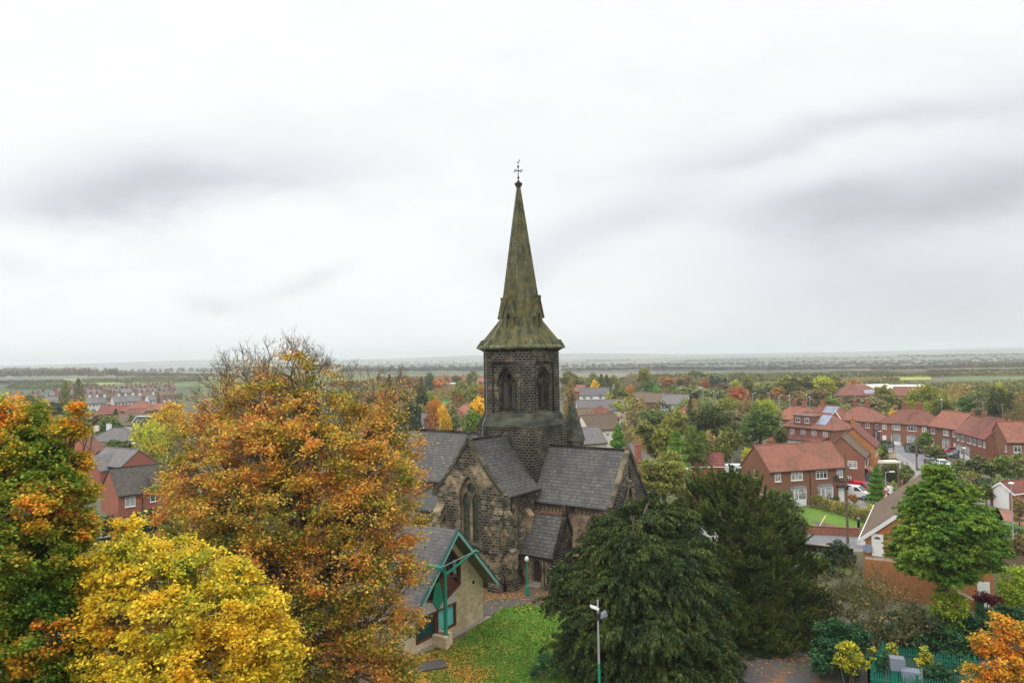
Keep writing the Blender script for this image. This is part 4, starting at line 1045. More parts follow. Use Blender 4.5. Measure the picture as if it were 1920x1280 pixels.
        r_ = MB(); P3 = [(X * 1.05, Y * 1.25) for X, Y in P]; r_.hexa([(X, Y, h_ + .025) for X, Y in P3], [(X * .92, Y * .3, h_ + .38) for X, Y in P3]); r_.build('bay_roof', M[rm], bo)
    for x, y, hh, *n in chims:
        zr = ez + rise * (1 - abs(y - D2) / D2) if kind != 'flat' else ez
        c = MB(); w_ = n[1] if len(n) > 1 else 1.0
        c.box(x - w_ / 2, y - .3, zr - .5, x + w_ / 2, y + .3, zr + hh); c.box(x - w_ / 2 - .06, y - .36, zr + hh, x + w_ / 2 + .06, y + .36, zr + hh + .14)
        co = c.build('chimney', M[wall if wall.startswith('brick') else 'brick_red'] if wall != 'whitewall' else M['whitewall'], ro)
    for x, y, hh, *n in chims:
        zr = ez + rise * (1 - abs(y - D2) / D2)
        for i in range(n[0] if n else 2):
            c = MB(); xx = x + (i - ((n[0] if n else 2) - 1) / 2) * .36; c.lathe([(.12, zr + hh + .141), (.11, zr + hh + .5), (.14, zr + hh + .55)], xx, y, 8); c.build('chimney_pot', M['pot'], ro)
    for x0, x1, t0, t1 in solar:            # panels lying on the front slope
        f = lambda t: (-oh + (D2 + oh) * t, e0 + (rise + oh * k) * t + .2)
        (ya, za), (yb, zb) = f(t0), f(t1); s_ = MB(); s_.hexa([(x0, ya, za), (x1, ya, za), (x1, yb, zb), (x0, yb, zb)], [(x0, ya, za + .06), (x1, ya, za + .06), (x1, yb, zb + .06), (x0, yb, zb + .06)])
        s_.build('solar_panel', M['solar'], ro)
    for side, s in pipes:
        (x, y), rz = side_frame(side, s, L, dep); p_ = MB(); p_.tube((0, -.08, -.2), (0, -.08, ez - .25), .05, n=6); p_.build('downpipe', M['darkmetal'], e, (x, y, 0), (0, 0, rz))
    return e
def pair_wins(L, gm='curtain', gm2='pane'):
    """first-floor windows of a pair of houses"""
    return [('f', L * .10, 3.55, 1.0, 1.15, 2, gm), ('f', L * .34, 3.55, 1.9, 1.15, 3, gm), ('f', L * .66, 3.55, 1.9, 1.15, 3, gm2), ('f', L * .90, 3.55, 1.0, 1.15, 2, gm)]
STREET = 'brick houses along the estate roads'
h1 = house('wide brick pair of houses with bay windows behind the long clipped hedge', (1443, 883), 13.0, 7.0, 16, 5.1, 3.1, 'brick_brown', 'tile_red',
      wins=pair_wins(13) + [('l', 3.4, 3.3, .55, 1.5, 1, 'curtain'), ('l', 5.2, .6, .5, 1.4, 1, 'curtain'), ('l', 1.8, .5, .9, 1.1, 2, 'curtain')],
      doors=[('f', 11.9, 0, .95, 2.05, 'white')], bays=[('f', 4.6, .85, 2.5, 1.55, 'felt'), ('f', 9.1, .85, 2.5, 1.55, 'felt')], chims=[(3.4, 4.4, 1.3, 2)], pipes=[('f', 6.6)], group=STREET)
cn = MB(); cn.box(11.0, -.8, 2.25, 12.9, -.003, 2.4); cn.build('door_canopy', M['fascia_dark'], h1)
sd = MB(); sd.lathe([(.05, 0), (.3, .08), (.42, .2)], 0, 0, 10); sd.xf(Matrix.Rotation(R(80), 4, 'X')); sd.build('satellite_dish', M['darkmetal'], h1, (10.9, -.1, 3.5))
h2 = house('brick house with a tan and maroon roof, its gable behind the white van', (1620, 857), 8.0, 6.4, 60, 5.1, 3.0, 'brick_red', 'tile_brown', group=STREET,
      wins=[('l', 1.7, 3.3, 1.35, 1.15, 2, 'curtain'), ('l', 2.3, .9, .75, 1.1, 2), ('f', 1.5, 3.4, 1.0, 1.2, 2), ('f', 4.5, 3.4, 1.4, 1.2, 2), ('f', 7.0, 3.4, 1.0, 1.2, 2)], pipes=[('f', 3.4)])
pc = MB(); pc.hexa([(1.0, -1.8, 2.4), (5.2, -1.8, 2.4), (5.2, -.003, 3.2), (1.0, -.003, 3.2)], [(1.0, -1.8, 2.52), (5.2, -1.8, 2.52), (5.2, -.003, 3.32), (1.0, -.003, 3.32)]); pc.build('porch_roof', M['tile_red'], h2)
pc = MB()
for x in (1.1, 2.4, 3.7, 5.0): pc.box(x, -1.7, 0, x + .12, -1.58, 2.45)
pc.box(1.1, -1.72, 0, 5.1, -1.56, .1); pc.build('porch_frame', M['white'], h2)
pc = MB(); pc.poly([(1.2, -1.64, .1), (5.0, -1.64, .1), (5.0, -1.64, 2.42), (1.2, -1.64, 2.42)]); pc.poly([(1.1, -.01, 0), (1.1, -1.65, 0), (1.1, -1.65, 2.5), (1.1, -.01, 2.5)]); pc.build('porch_glass', M['pane'], h2)
house('brick house with a dark tiled roof stepping up behind the tan roofed gable', (1640, 838), 8.0, 6.6, 60, 5.1, 3.0, 'brick_orange', 'tile_maroon', base=.8, group=STREET,
      wins=[('f', 1.5, 3.4, 1.0, 1.2, 2), ('f', 4.5, 3.4, 1.4, 1.2, 2)], chims=[(1.2, 3.3, 1.5, 2)])
h3 = house('long brick house with red dormer box and two banks of solar panels', (1466, 797), 14.0, 7.0, -62, 5.1, 3.0, 'brick_red', 'tile_rust', 'hip', group=STREET,
      wins=[('f', x, 3.4, 1.2, 1.2, 2, 'curtain') for x in (3, 6, 9, 12)], solar=[(9.0, 11.6, .25, .85)])
dm = MB(); dm.box(3.2, .3, 5.6, 8.3, 3.2, 7.6); dm.build('dormer', M['tile_rust'], h3)
dm = MB(); dm.box(3.0, .1, 7.6, 8.5, 3.4, 7.75); dm.build('dormer_roof', M['felt'], h3)
for x in (4.4, 6.9):
    fm, pm = win_meshes(1.2, 1.1, 2, 'pane'); wo = link('window', fm, h3, (x, .3, 6.1)); link('pane', pm, wo)
ex = MB(); ex.hexa([(3, -3.6, 2.5), (13, -3.6, 2.5), (13, -.003, 3.3), (3, -.003, 3.3)], [(3, -3.6, 2.65), (13, -3.6, 2.65), (13, -.003, 3.45), (3, -.003, 3.45)]); ex.build('extension_roof', M['tile_maroon'], h3)
ex = MB(); ex.box(3.2, -3.3, 0, 12.8, -.003, 2.5); ex.build('extension', M['white'], h3)
house('hipped red roofed house with two chimneys peeping over the dormered house', (1446, 783), 12.0, 7.0, -60, 5.1, 3.0, 'brick_red', 'tile_red', 'hip', group=STREET, chims=[(4.5, 3.5, 1.1), (7.5, 3.5, 1.1)], wins=[('r', 2, 3.4, 1, 1.1), ('f', 3, 3.4, 1, 1.1)])
h4 = house('hipped house with pale solar panels and a brick gablet edged in white', (1502, 781), 12.0, 7.0, -62, 5.1, 3.0, 'brick_red', 'tile_rust', 'hip', group=STREET, chims=[(4, 3.5, 1.0)], solar=[(5.5, 9.5, .35, .9)], wins=[('r', 2, 3.4, 1, 1.1), ('f', 10.5, 3.4, 1, 1.1)])
gb = MB(); gb.wall([(9.4, 5.0), (12.6, 5.0), (11, 7.0)], [], -.5, 2.0); gb.build('gablet', M['brick_red'], h4)
gb = MB()
for s in (-1, 1): gb.hexa([(11, -.62, 7.05), (11, -.5, 7.05), (11 + s * 1.8, -.5, 4.9), (11 + s * 1.8, -.62, 4.9)][::s], [(11, -.62, 7.3), (11, -.5, 7.3), (11 + s * 1.8, -.5, 5.15), (11 + s * 1.8, -.62, 5.15)][::s])
gb.build('bargeboard', M['white'], h4)
house('hipped brick house with an arched porch window by the far road bend', (1561, 785), 10.8, 8.0, -60, 5.1, 3.1, 'brick_red', 'tile_rust', 'hip', group=STREET, chims=[(3.6, 4, 1.1), (7, 4, 1.1)],
      wins=[('f', 1.5, 3.5, 1, 1.1), ('f', 4, 3.5, 1.2, 1.1), ('f', 7, 3.5, 1.2, 1.1), ('f', 9.6, 3.5, 1, 1.1), ('r', 1.8, 3.3, 1.0, 1.2), ('r', 5.2, 3.3, .8, 1.0), ('r', 2.2, .4, 1.3, 1.9, 2), ('r', 4.8, .7, .7, 1.1)])
house('pair of hipped brick houses facing down the road between tall hedges', (1649, 791), 11.6, 7.5, -56, 5.1, 3.2, 'brick_red', 'tile_rust', 'hip', group=STREET, chims=[(4.0, 3.7, 1.2, 2), (7.6, 3.7, 1.2, 2)],
      wins=pair_wins(11.6) + [('r', 2, 3.5, 1.3, 1.1, 2)], bays=[('f', 3.9, .85, 2.3, 1.5, 'felt'), ('f', 7.6, .85, 2.3, 1.5, 'felt')], doors=[('f', 1.1, 0, .9, 2.05, 'white'), ('f', 10.5, 0, .9, 2.05, 'cream')])
house('gabled brick pair with a pale red roof and cream pipes above the red car', (1742, 797), 9.4, 6.6, -86, 5.1, 3.1, 'brick_brown', 'tile_red', group=STREET, chims=[(3, 4.4, .9), (8.2, 4.2, .9)],
      wins=[('f', 1.4, 3.4, 1.2, 1.2, 2, 'pane'), ('f', 5.8, 3.4, 1.7, 1.2, 2, 'curtain'), ('f', 8.5, 3.4, .9, 1.2, 1, 'curtain')], bays=[('f', 6.0, .85, 2.2, 1.5, 'felt')], doors=[('f', 8.6, 0, .9, 2.05, 'cream'), ('f', 1.0, 0, 1.2, 2.2, 'white')])
house('middle brick terrace with white bays beside the lamp post, two tone roof', (1791, 808), 8.4, 6.6, -100, 5.1, 3.1, 'brick_brown', 'tile_rust', group=STREET, chims=[(4, 3.8, 1.3, 2)],
      wins=[('f', 1.4, 3.4, 1.0, 1.2), ('f', 3.6, 3.4, 1.4, 1.2), ('f', 6.4, 3.4, 1.3, 1.2)], bays=[('f', 2.5, .85, 2.2, 1.5, 'felt'), ('f', 6.2, .85, 2.2, 1.5, 'felt')])
house('end brick house with a broad plain gable wall above the dark hedge', (1815, 814), 8.2, 7.2, -101, 5.1, 3.5, 'brick_red', 'tile_maroon', group=STREET, chims=[(3.2, 5.0, 1.0, 1), (6.0, 5.0, 1.0, 1)],
      wins=[('f', 1.0, 3.4, .9, 1.2), ('f', 3.0, 3.4, 1.3, 1.2), ('f', 5.4, 3.4, 1.3, 1.2), ('f', 7.4, 3.4, .8, 1.2), ('r', 2.2, .7, .8, 1.1, 2)])
house('brick house cut by the right edge of the view, window under its eaves', (1889, 828), 11, 7.0, -8, 5.1, 3.2, 'brick_brown', 'tile_red', group=STREET, wins=[('f', 1.6, 3.2, 1.25, 1.2, 2), ('l', .6, 3.2, .5, 1.1, 1)])
ga = house('small garage with a white door and white gable boards', (1898, 924), 6.5, 3.1, 22, 2.3, 1.15, 'brick_red', 'tile_maroon', cat='garage', name='garage', fascia='white', doors=[])
MB().box(-.03, .45, 0, .02, 2.65, 2.25).build('garage_door', M['white'], ga)
gw_ = MB(); gw_.wall([(.35, 2.27), (2.75, 2.27), (1.55, 3.35)], [], -.035, -.004); gw_.xf(face(0, 3.1, FAR)); gw_.build('gable_boards', M['white'], ga)
bb = MB()
for s in (-1, 1): bb.hexa([(-.2, 1.55, 3.3), (-.13, 1.55, 3.3), (-.13, 1.55 + s * 1.95, 1.95), (-.2, 1.55 + s * 1.95, 1.95)][::-s], [(-.2, 1.55, 3.62), (-.13, 1.55, 3.62), (-.13, 1.55 + s * 1.95, 2.2), (-.2, 1.55 + s * 1.95, 2.2)][::-s])
bb.build('bargeboard', M['white'], ga)
# brick bungalow behind the big conifer
bg_ = house('orange brick bungalow with a white side door up a ramp, beside the big conifer', None, 17.0, 9.9, 60, 4.85, 3.95, 'brick_orange', 'tile_brown', loc=(40.0, 63.0), fascia='white', cat='house', name='bungalow',
      wins=[('l', 4.5, 1.35, 1.0, .95, 1), ('l', 7.0, 3.7, .9, 1.0, 2)], doors=[('l', 8.72, 3.3, .95, 1.95, 'white'), ('l', .75, 0, .9, 2.1, 'white')])
bb = MB()
for s in (-1, 1):
    bb.hexa([(-.2, 4.95, 8.55), (-.124, 4.95, 8.55), (-.124, 4.95 + s * 5.35, 4.28), (-.2, 4.95 + s * 5.35, 4.28)][::-s], [(-.2, 4.95, 8.95), (-.124, 4.95, 8.95), (-.124, 4.95 + s * 5.35, 4.68), (-.2, 4.95 + s * 5.35, 4.68)][::-s])
bb.box(-.2, 9.7, 4.2, .25, 10.35, 4.55); bb.build('bargeboard', M['white'], bg_)
rm = MB(); rm.wall([(1.2, -.3), (9.7, -.3), (9.7, 3.25), (7.2, 3.25), (1.2, .6)], [], -1.3, -1.12); rm.xf(face(0, 9.9, FAR) @ Matrix.Translation((9.9 - 9.9, 0, 0)) if False else Matrix.Rotation(R(-90), 4, 'Z') @ Matrix.Scale(-1, 4, (1, 0, 0)))
rm.build('ramp_wall', M['brick_orange'], bg_)
rm = MB(); rm.hexa([(-1.12, 1.2, .3), (-.003, 1.2, .3), (-.003, 7.2, 3.0), (-1.12, 7.2, 3.0)], [(-1.12, 1.2, .5), (-.003, 1.2, .5), (-.003, 7.2, 3.2), (-1.12, 7.2, 3.2)]); rm.box(-1.12, 7.203, 3.0, -.003, 9.7, 3.2); rm.build('ramp', M['concrete'], bg_)
sd = MB(); sd.lathe([(.05, 0), (.3, .08), (.42, .2)], 0, 0, 10); sd.xf(Matrix.Rotation(R(-70), 4, 'Y')); sd.build('satellite_dish', M['cabinet'], bg_, (-.1, 9.5, 3.9))
MB().box(-.14, 8.2, 6.2, -.004, 8.6, 6.35).build('outside_light', M['cabinet'], bg_)
fan = MB(); fan.hexa([(-.075, 8.44, 4.82), (-.062, 8.44, 4.82), (-.062, 9.0, 4.82), (-.075, 9.0, 4.82)], [(-.075, 8.57, 5.02), (-.062, 8.57, 5.02), (-.062, 8.87, 5.02), (-.075, 8.87, 5.02)]); fan.build('fanlight', M['pane'], bg_)

# houses to the left
hl = house('red brick house with a charcoal tiled roof between the maple and the beech', (222, 928), 10.0, 7.0, 45, 5.0, 2.9, 'brick_new', 'tile_char', wins=[('f', 1.4, 3.35, 1.25, 1.25, 2, 'curtain'), ('f', 4.2, 3.55, .7, 1.0, 1), ('f', 7.0, 3.4, 1.4, 1.1, 2, 'curtain'), ('f', 1.4, .7, 1.25, 1.1, 2), ('f', 4.1, .5, 1.3, 1.4, 2)], pipes=[('f', 2.9)])
cv = MB()
for x in (-.1, 1.2, 2.5, 3.8): cv.box(x, -3.1, .5, x + .1, -3.0, 2.4)
for y in (-3.1, -1.6, -.2): cv.box(-.12, y, .5, -.02, y + .1, 2.4)
cv.box(-.15, -3.12, .35, 3.95, -.02, .5); cv.box(-.15, -3.14, 2.4, 3.95, -.02, 2.52)
cvo = cv.build('conservatory', M['white'], hl, (-5.2, 1.0, 0)); MB().box(.0, -3.0, .5, 3.8, -.1, 2.4).build('pane', M['pane'], cvo)
MB().hexa([(-.3, -3.3, 2.53), (4.1, -3.3, 2.53), (4.1, 0, 2.53), (-.3, 0, 2.53)], [(.8, -2, 3.1), (3, -2, 3.1), (3, 0, 3.1), (.8, 0, 3.1)]).build('conservatory_roof', M['felt'], cvo)
house('cross gabled brick house with a brown grey tiled roof behind the charcoal roof', (166, 869), 9.4, 6.4, -30, 4.6, 2.4, 'brick_new', 'tile_grey', wins=[('r', 3.2, 3.4, 1.0, 1.0, 2, 'curtain'), ('f', .8, 3.4, .8, 1.0, 2, 'curtain')], wings=[(1.9, 6.3, 1.8, 4.0, 2.3)])
house('plain red brick gable end rising behind the orange maple', (112, 842), 9.0, 8.2, -74, 5.2, 3.8, 'brick_new', 'tile_rust')
wh = house('white rendered house with a grey slate roof and white chimneys', (161, 828), 10.5, 8, 4, 4.7, 2.5, 'whitewall', 'tile_grey', 'hip', chims=[(3.2, 4, .9, 2), (9.6, 3.2, .8, 1), (.4, 4, .6, 1)], wins=[('f', 2.2, 2.9, .8, 1.5, 2, 'pane'), ('f', 7, 2.9, .9, 1.3, 2)], wings=[(-.6, 1.6, .5, 4.6, 1.6)])
bd = house('brown roofed bungalow with a blue grey gabled dormer edged in white', (216, 797), 10, 7, 6, 2.8, 3.2, 'cream', 'tile_brown', wins=[('f', 2.5, .9, 1.8, 1.1, 3), ('f', 7, .9, 1.4, 1.1, 2)])
dm = MB(); dm.hexa([(4.4, .6, 3.0), (9.8, .6, 3.0), (9.8, 4.5, 3.0), (4.4, 4.5, 3.0)], [(6.3, .6, 5.3), (9.8, .6, 5.3), (9.8, 4.5, 5.3), (6.3, 4.5, 5.3)]); dmo = dm.build('dormer', M['cardark'], bd)
dm = MB(); dm.hexa([(4.2, .5, 3.0), (4.5, .5, 3.0), (4.5, .62, 3.0), (4.2, .62, 3.0)], [(6.1, .5, 5.4), (6.4, .5, 5.4), (6.4, .62, 5.4), (6.1, .62, 5.4)]); dm.box(6.2, .45, 5.3, 10, 4.5, 5.42); dm.build('dormer_edge', M['white'], dmo)
for x in (6.6, 8.0):
    fm, pm = win_meshes(.55, .6, 1, 'pane'); wo = link('window', fm, bd, (x, .6, 3.9)); link('pane', pm, wo)
FARH = 'distant houses among the trees'
def far(label, A, L, dep, head, **k): return house(label, A, L, dep, head, group=FARH, **k)
far('red hipped roof house left of the tower, above the brown roofs', (842, 779), 8, 7, -15, kind='hip', roof='tile_red', wall='brick_red', wins=[('f', 5, 3.3, 1.3, 1.2, 2)])
far('low brown roof just over the nave ridge', (818, 796), 9, 9, 8, ez=3.6, kind='hip', roof='tile_brown', wall='buff')
far('grey brown roof with a strip of white windows over the left of the nave ridge', (786, 797), 8, 8, 5, ez=3.2, kind='gable', roof='tile_grey', wall='cream', wins=[('f', x, 1.2, 1.0, 1.1, 2, 'curtain') for x in (1.2, 3.2, 5.2, 7)])
far('maroon roofed house half hidden by the beech, left of the red hipped roof', (795, 785), 12, 8, 0, kind='hip', roof='tile_maroon', wall='brick_red')
far('buff brick school block with a thin white flat roof above the green field', (821, 720), 15, 12, 10, ez=8, kind='flat', roof='white', wall='buff', wins=[('f', 9, 1, 4, 2.5, 3)])
far('red roofed range behind the buff school block', (818, 716), 24, 12, 5, ez=6, rise=4, roof='tile_rust', wall='buff')
far('flat grey roofed row in front of the school field', (832, 768), 9, 7, 6, ez=3, kind='flat', roof='felt', wall='whitewall')
far('red tiled house tucked beside the left edge of the tower', (890, 717), 14, 9, 0, roof='tile_red', wall='brick_red')
far('white gabled house below the yellow tree, left of the tower', (884, 772), 7, 7, -40, roof='tile_grey', wall='whitewall')
far('white fronted terrace under dark conifers, right of the tower', (1087, 741), 13, 7, -4, roof='tile_grey', wall='whitewall', wins=[('f', x, z, 1.3, 1.1, 2) for x in (2, 5, 9, 11.5) for z in (.9, 3.4)])
far('red gable end left of the white fronted terrace', (1070, 733), 8, 8, -60, roof='tile_rust', wall='brick_red')
far('long grey roofed terrace with a white corner beyond the turret cone', (1083, 770), 15, 8, 0, roof='tile_grey', wall='whitewall', wins=[('f', x, 3.3, 1.2, 1.2, 2) for x in (4.5, 7, 10)])
far('small house with a dark porch gable right of the turret cone', (1082, 768), 4.0, 6, 12, ez=4, rise=2.2, roof='tile_grey', wall='brick_dark')
far('red hipped roof right of the turret, over the cream house', (1112, 785), 7.5, 7.5, 15, roof='tile_rust', wall='brick_red', kind='hip')
far('cream fronted house with a brown roof and beige gable beside a bright conifer', (1105, 806), 8.5, 7.5, 22, roof='tile_brown', wall='cream', wins=[('f', 1.8, 3.2, 1.5, 1.0, 2), ('f', 4.7, 3.6, .9, .5, 1), ('f', 7.0, 3.4, 1, .9, 2)])
far('low brown gabled roof left of the beige gable', (1092, 789), 7, 8, 30, ez=4.5, roof='tile_brown', wall='buff')
far('slate roofed lean house below the turret', (1093, 832), 6, 7, 25, ez=3.2, roof='tile_grey', wall='cream')
far('brown roofed house behind bare trees in the middle distance', (1186, 751), 6, 8, -30, roof='tile_brown', wall='brick_red')
far('wide brown roofed house behind the bare trees', (1207, 754), 10, 9, -20, roof='tile_brown', wall='brick_brown', chims=[(8, 4, 1)])
far('white walled house with a grey roof at the edge of the willow scrub', (1238, 757), 9, 8, -25, roof='tile_grey', wall='whitewall', wins=[('f', x, z, 1, 1.1, 2) for x in (2, 5, 7.5) for z in (.9, 3.4)])
far('red hipped house alone among the middle trees', (1275, 780), 7, 7, 0, roof='tile_red', wall='brick_red', kind='hip', chims=[(4.5, 3.5, 1)], wins=[('f', 1.5, 3.2, .8, 1.1, 1), ('f', 4.5, 3.2, 1.2, 1.1, 2)])
sl_ = house('slate roofed brick house with a tall red chimney behind the chancel gable', (1184, 866), 4.2, 6.5, 24, 4.2, 2.6, 'brick_new', 'tile_grey', 'hip')
c = MB(); c.box(.8, -.35, 1.5, 1.75, .25, 6.9); c.box(.72, -.43, 6.9, 1.83, .33, 7.1); c.lathe([(.14, 7.1), (.12, 7.5)], 1.28, -.05, 8); c.build('chimney', M['brick_new'], sl_)
house('long low brick outbuilding with a striped maroon roof and white fascia', (1266, 873), 8.3, 5.0, -6, 2.6, 1.8, 'brick_new', 'tile_maroon', fascia='white', cat='outbuilding', name='outbuilding')
house('low red brick shed with a grey flat roof between the two yews', (1276, 915), 4.6, 3.0, -8, 2.2, .1, 'brick_red', 'felt', 'flat', cat='shed', name='brick_shed')
for i, (lb, A, L, d, hd, kw) in enumerate([
    ('white roofed warehouse left of the far brown trees', (1612, 729), 17, 12, 4, dict(ez=5, rise=1.6, roof='cream', wall='whitewall')),
    ('largest white roofed warehouse beyond the estate', (1664, 731), 16, 14, -14, dict(ez=5.5, rise=1.8, roof='cream', wall='cabinet')),
    ('broad maroon roofed hall with a row of solar panels below the orange trees', (1567, 741), 21, 14, -10, dict(ez=3.5, rise=4, roof='tile_rust', wall='brick_brown', kind='hip', solar=[(12, 18, .15, .5)])),
    ('brick house with a cream gable at the right of the far brown tree', (1672, 741), 12, 9, -35, dict(ez=5, roof='tile_rust', wall='brick_orange'))]):
    far(lb, A, L, d, hd, cat_=None, **kw) if False else house(lb, A, L, d, hd, group=FARH, **kw)
for i, (px_, c_) in enumerate([(1806, 'whitewall'), (1822, 'cream'), (1840, 'cream'), (1858, 'whitewall'), (1876, 'cream'), (1893, 'whitewall'), (1908, 'cream')]):
    house('pale low cabin in the far park of cabins at the right', (px_, 727 + (i % 3)), 11 if i % 2 else 9, 4, (-8, 12, 0)[i % 3], 2.6, .9, c_, 'tile_grey', cat='cabin', name='park_cabin', group='far pale cabins', wins=[('f', 2.5, 1, 1.6, 1, 1), ('f', 6.5, 1, 1.6, 1, 1)])

# the terraces across the valley on the left: one of each row, then copies
def terrace(label, pa, pb, n, ez, wall, roof, gap=0.0):
    a, b = gnd(pa[0], pa[1], ez), gnd(pb[0], pb[1], ez); d = Vector((b.x - a.x, b.y - a.y)); L = d.length / n; hd = math.degrees(math.atan2(d.y, d.x)); d.normalize()
    e = house(label, None, L - .05, 8, hd, ez, 2.6, wall, roof, loc=(a.x, a.y), name='terraced_house', cat='terraced house', group=label, wins=[('f', L * .3, 3.2, L * .28, 1.2, 2), ('f', L * .72, 3.2, L * .2, 1.1, 1), ('f', L * .35, .8, L * .34, 1.4, 2)], doors=[('f', L * .8, 0, .9, 2, 'white')], chims=[(L * .95, 4, 1.0, 2)])
    for i in range(1, n):
        if i % 5 == 3 or (i * 7 + n) % 11 == 0: continue
        c = copy_tree(e); c.location = (a.x + d.x * L * i, a.y + d.y * L * i, e.location.z + (.25 if i % 3 == 0 else 0)); FOOT.append((Vector(c.location[:2]), 6))
terrace('white fronted terraced house in the front row beyond the two poplars', (158, 757), (292, 751), 10, 4.6, 'whitewall', 'tile_grey')
terrace('dark brick terraced house in the second row beyond the two poplars', (150, 748), (330, 741), 17, 4.4, 'brick_red', 'tile_brown')
terrace('small dark terraced house in the third row beyond the poplars', (72, 742), (320, 733), 26, 4.4, 'brick_dark', 'tile_grey')
terrace('tiny terraced house in the topmost row under the wooded hill', (110, 735), (330, 726), 26, 4.6, 'brick_red', 'tile_brown')
terrace('pale banded terraced house above the orange maple at the far left', (6, 756), (36, 755), 4, 4.4, 'whitewall', 'tile_grey')
terrace('brown terraced house behind the pale banded row at the far left', (8, 748), (70, 746), 6, 4.4, 'brick_brown', 'tile_brown')
far('red hipped house left of the small dark conifer beyond the maple', (226, 770), 12, 8, -15, kind='hip', roof='tile_red', wall='brick_red', wins=[('f', 8, 3.2, 1.6, 1.1, 2)])
far('red hipped house beside the yellow green willow', (266, 775), 12, 9, 28, kind='hip', roof='tile_red', wall='brick_red')
far('maroon roofed bungalow right of the poplars', (180, 776), 14, 8, 0, ez=3, rise=3, roof='tile_maroon', wall='brick_red')
far('orange brick bungalow below the red hipped house', (226, 784), 14, 8, -8, ez=3, rise=3, roof='tile_rust', wall='brick_orange')
far('white gabled block among trees beyond the maple', (84, 751), 6, 6, 35, ez=3.2, rise=2, roof='tile_grey', wall='whitewall')
# ---------------------------------------------------------------- lamps, poles, signs
def place(px, py, D): p = at(px, py, D); return p
def lamp(label, px, ytop, D, arm=1.0, rz=0, group='street lamps', m='galv', globe=False, r=.07):
    p = at(px, ytop, D); h = p.z - (gz(p.x, p.y) if D > 450 else 0); e = empty('street_lamp', (p.x, p.y, p.z - h), R(rz), label, 'street lamp', group)
    b = MB(); b.tube((0, 0, 0), (0, 0, 1.2), r * 1.35, n=8); b.tube((0, 0, 1.2), (0, 0, h - .1), r, r * .7, n=8)
    if arm: b.chain([(0, 0, h - .15), (arm * .4, 0, h - .02), (arm, 0, h)], r * .55, 6)
    b.build('pole', M[m], e)
    if globe:
        g = MB(); g.lathe([(.05, h - .25), (.2, h - .12), (.24, h + .05), (.17, h + .2), (.03, h + .26)], 0, 0, 10); g.smooth = True; g.build('lamp_globe', M['lampglass'], e)
    elif arm:
        g = MB(); g.hexa([(arm - .25, -.13, h - .08), (arm + .5, -.1, h - .05), (arm + .5, .1, h - .05), (arm - .25, .13, h - .08)], [(arm - .2, -.1, h + .08), (arm + .45, -.07, h + .07), (arm + .45, .07, h + .07), (arm - .2, .1, h + .08)]); g.build('lamp_head', M['lampglass'], e)
    else:
        g = MB(); g.lathe([(.05, h - .12), (.28, h - .05), (.3, h + .06), (.16, h + .16), (.02, h + .18)], 0, 0, 10); g.build('lamp_head', M['lampglass'], e)
    return e
# the tall lamp in front of the yew: two heads, pale shaft over a teal foot
p = at(1120.5, 1124, 42); H_ = p.z
e = empty('lamp_post', (p.x, p.y, 0), R(8), 'tall lamp post with two tilted lanterns and a teal foot, in front of the yew', 'lamp post')
b = MB(); b.tube((0, 0, 4.5), (0, 0, H_ - 1.1), .068, .055, 10); b.tube((0, 0, H_ - 1.1), (0, 0, H_), .055, n=8); b.build('shaft', M['galv'], e)
b = MB(); b.tube((0, 0, 0), (0, 0, 1.4), .14, n=10); b.tube((0, 0, 1.4), (0, 0, 4.5), .085, .07, 10); b.build('foot', M['teal'], e)
b = MB(); b.hexa([(-.42, -.12, H_ - .38), (.02, -.14, H_ - .56), (.02, .14, H_ - .56), (-.42, .12, H_ - .38)], [(-.44, -.1, H_ - .28), (-.2, -.13, H_ - .25), (.05, -.12, H_ - .46), (.05, .12, H_ - .46)][:1] + [(.06, -.12, H_ - .44), (.06, .12, H_ - .44), (-.42, .1, H_ - .26)]); b.build('lantern', M['lampglass'], e)
b = MB(); b.hexa([(.1, -.24, H_ - .98), (.52, -.2, H_ - .86), (.52, .2, H_ - .86), (.1, .24, H_ - .98)], [(.12, -.2, H_ - .86), (.45, -.18, H_ - .62), (.45, .18, H_ - .62), (.12, .2, H_ - .86)]); b.build('floodlight', M['cabinet'], e)
b = MB(); b.box(-.1, -.1, H_ - 1.1, .14, .1, H_ - .72); b.tube((0, 0, H_ - .8), (.2, 0, H_ - .86), .04); b.build('bracket', M['darkmetal'], e)
# short green lamp by the vestry path
p = gnd(989, 1118); e = empty('lamp_post', (p.x, p.y, 0), 0, 'short teal lamp post with a white globe on the path by the vestry door', 'lamp post')
b = MB(); b.lathe([(.17, 0), (.17, .9), (.1, 1.05), (.075, 1.1), (.065, 3.15)], 0, 0, 10); b.build('shaft', M['teal'], e)
b = MB(); b.lathe([(.06, 3.15), (.17, 3.2), (.2, 3.38), (.14, 3.58), (.03, 3.64)], 0, 0, 10); b.smooth = True; b.build('lamp_globe', M['lampglass'], e)
lamp('grey street lamp between the two yews, in front of the brick outbuilding', 1287, 879, 104, 0)
lamp('grey street lamp with a long white head beside the cone shaped conifer', 1660, 884, 104, .8)
lamp('grey street lamp with a round white cap in front of the small garage', 1896, 906, 84, 0)
lamp('slim street lamp in front of the middle brick terrace', 1808, 840, 126, 0)
lamp('thin street lamp before the yellow green willow', 261, 830, 130, .9, 180)
lamp('white headed street lamp poking out of the orange maple', 164, 902, 82, .8, 180)
lamp('thin street lamp by the hedge at the far road bend', 1642, 808, 165, .8)
lamp('thin grey street lamp rising behind the gabled brick pair', 1765, 749, 190, 0)
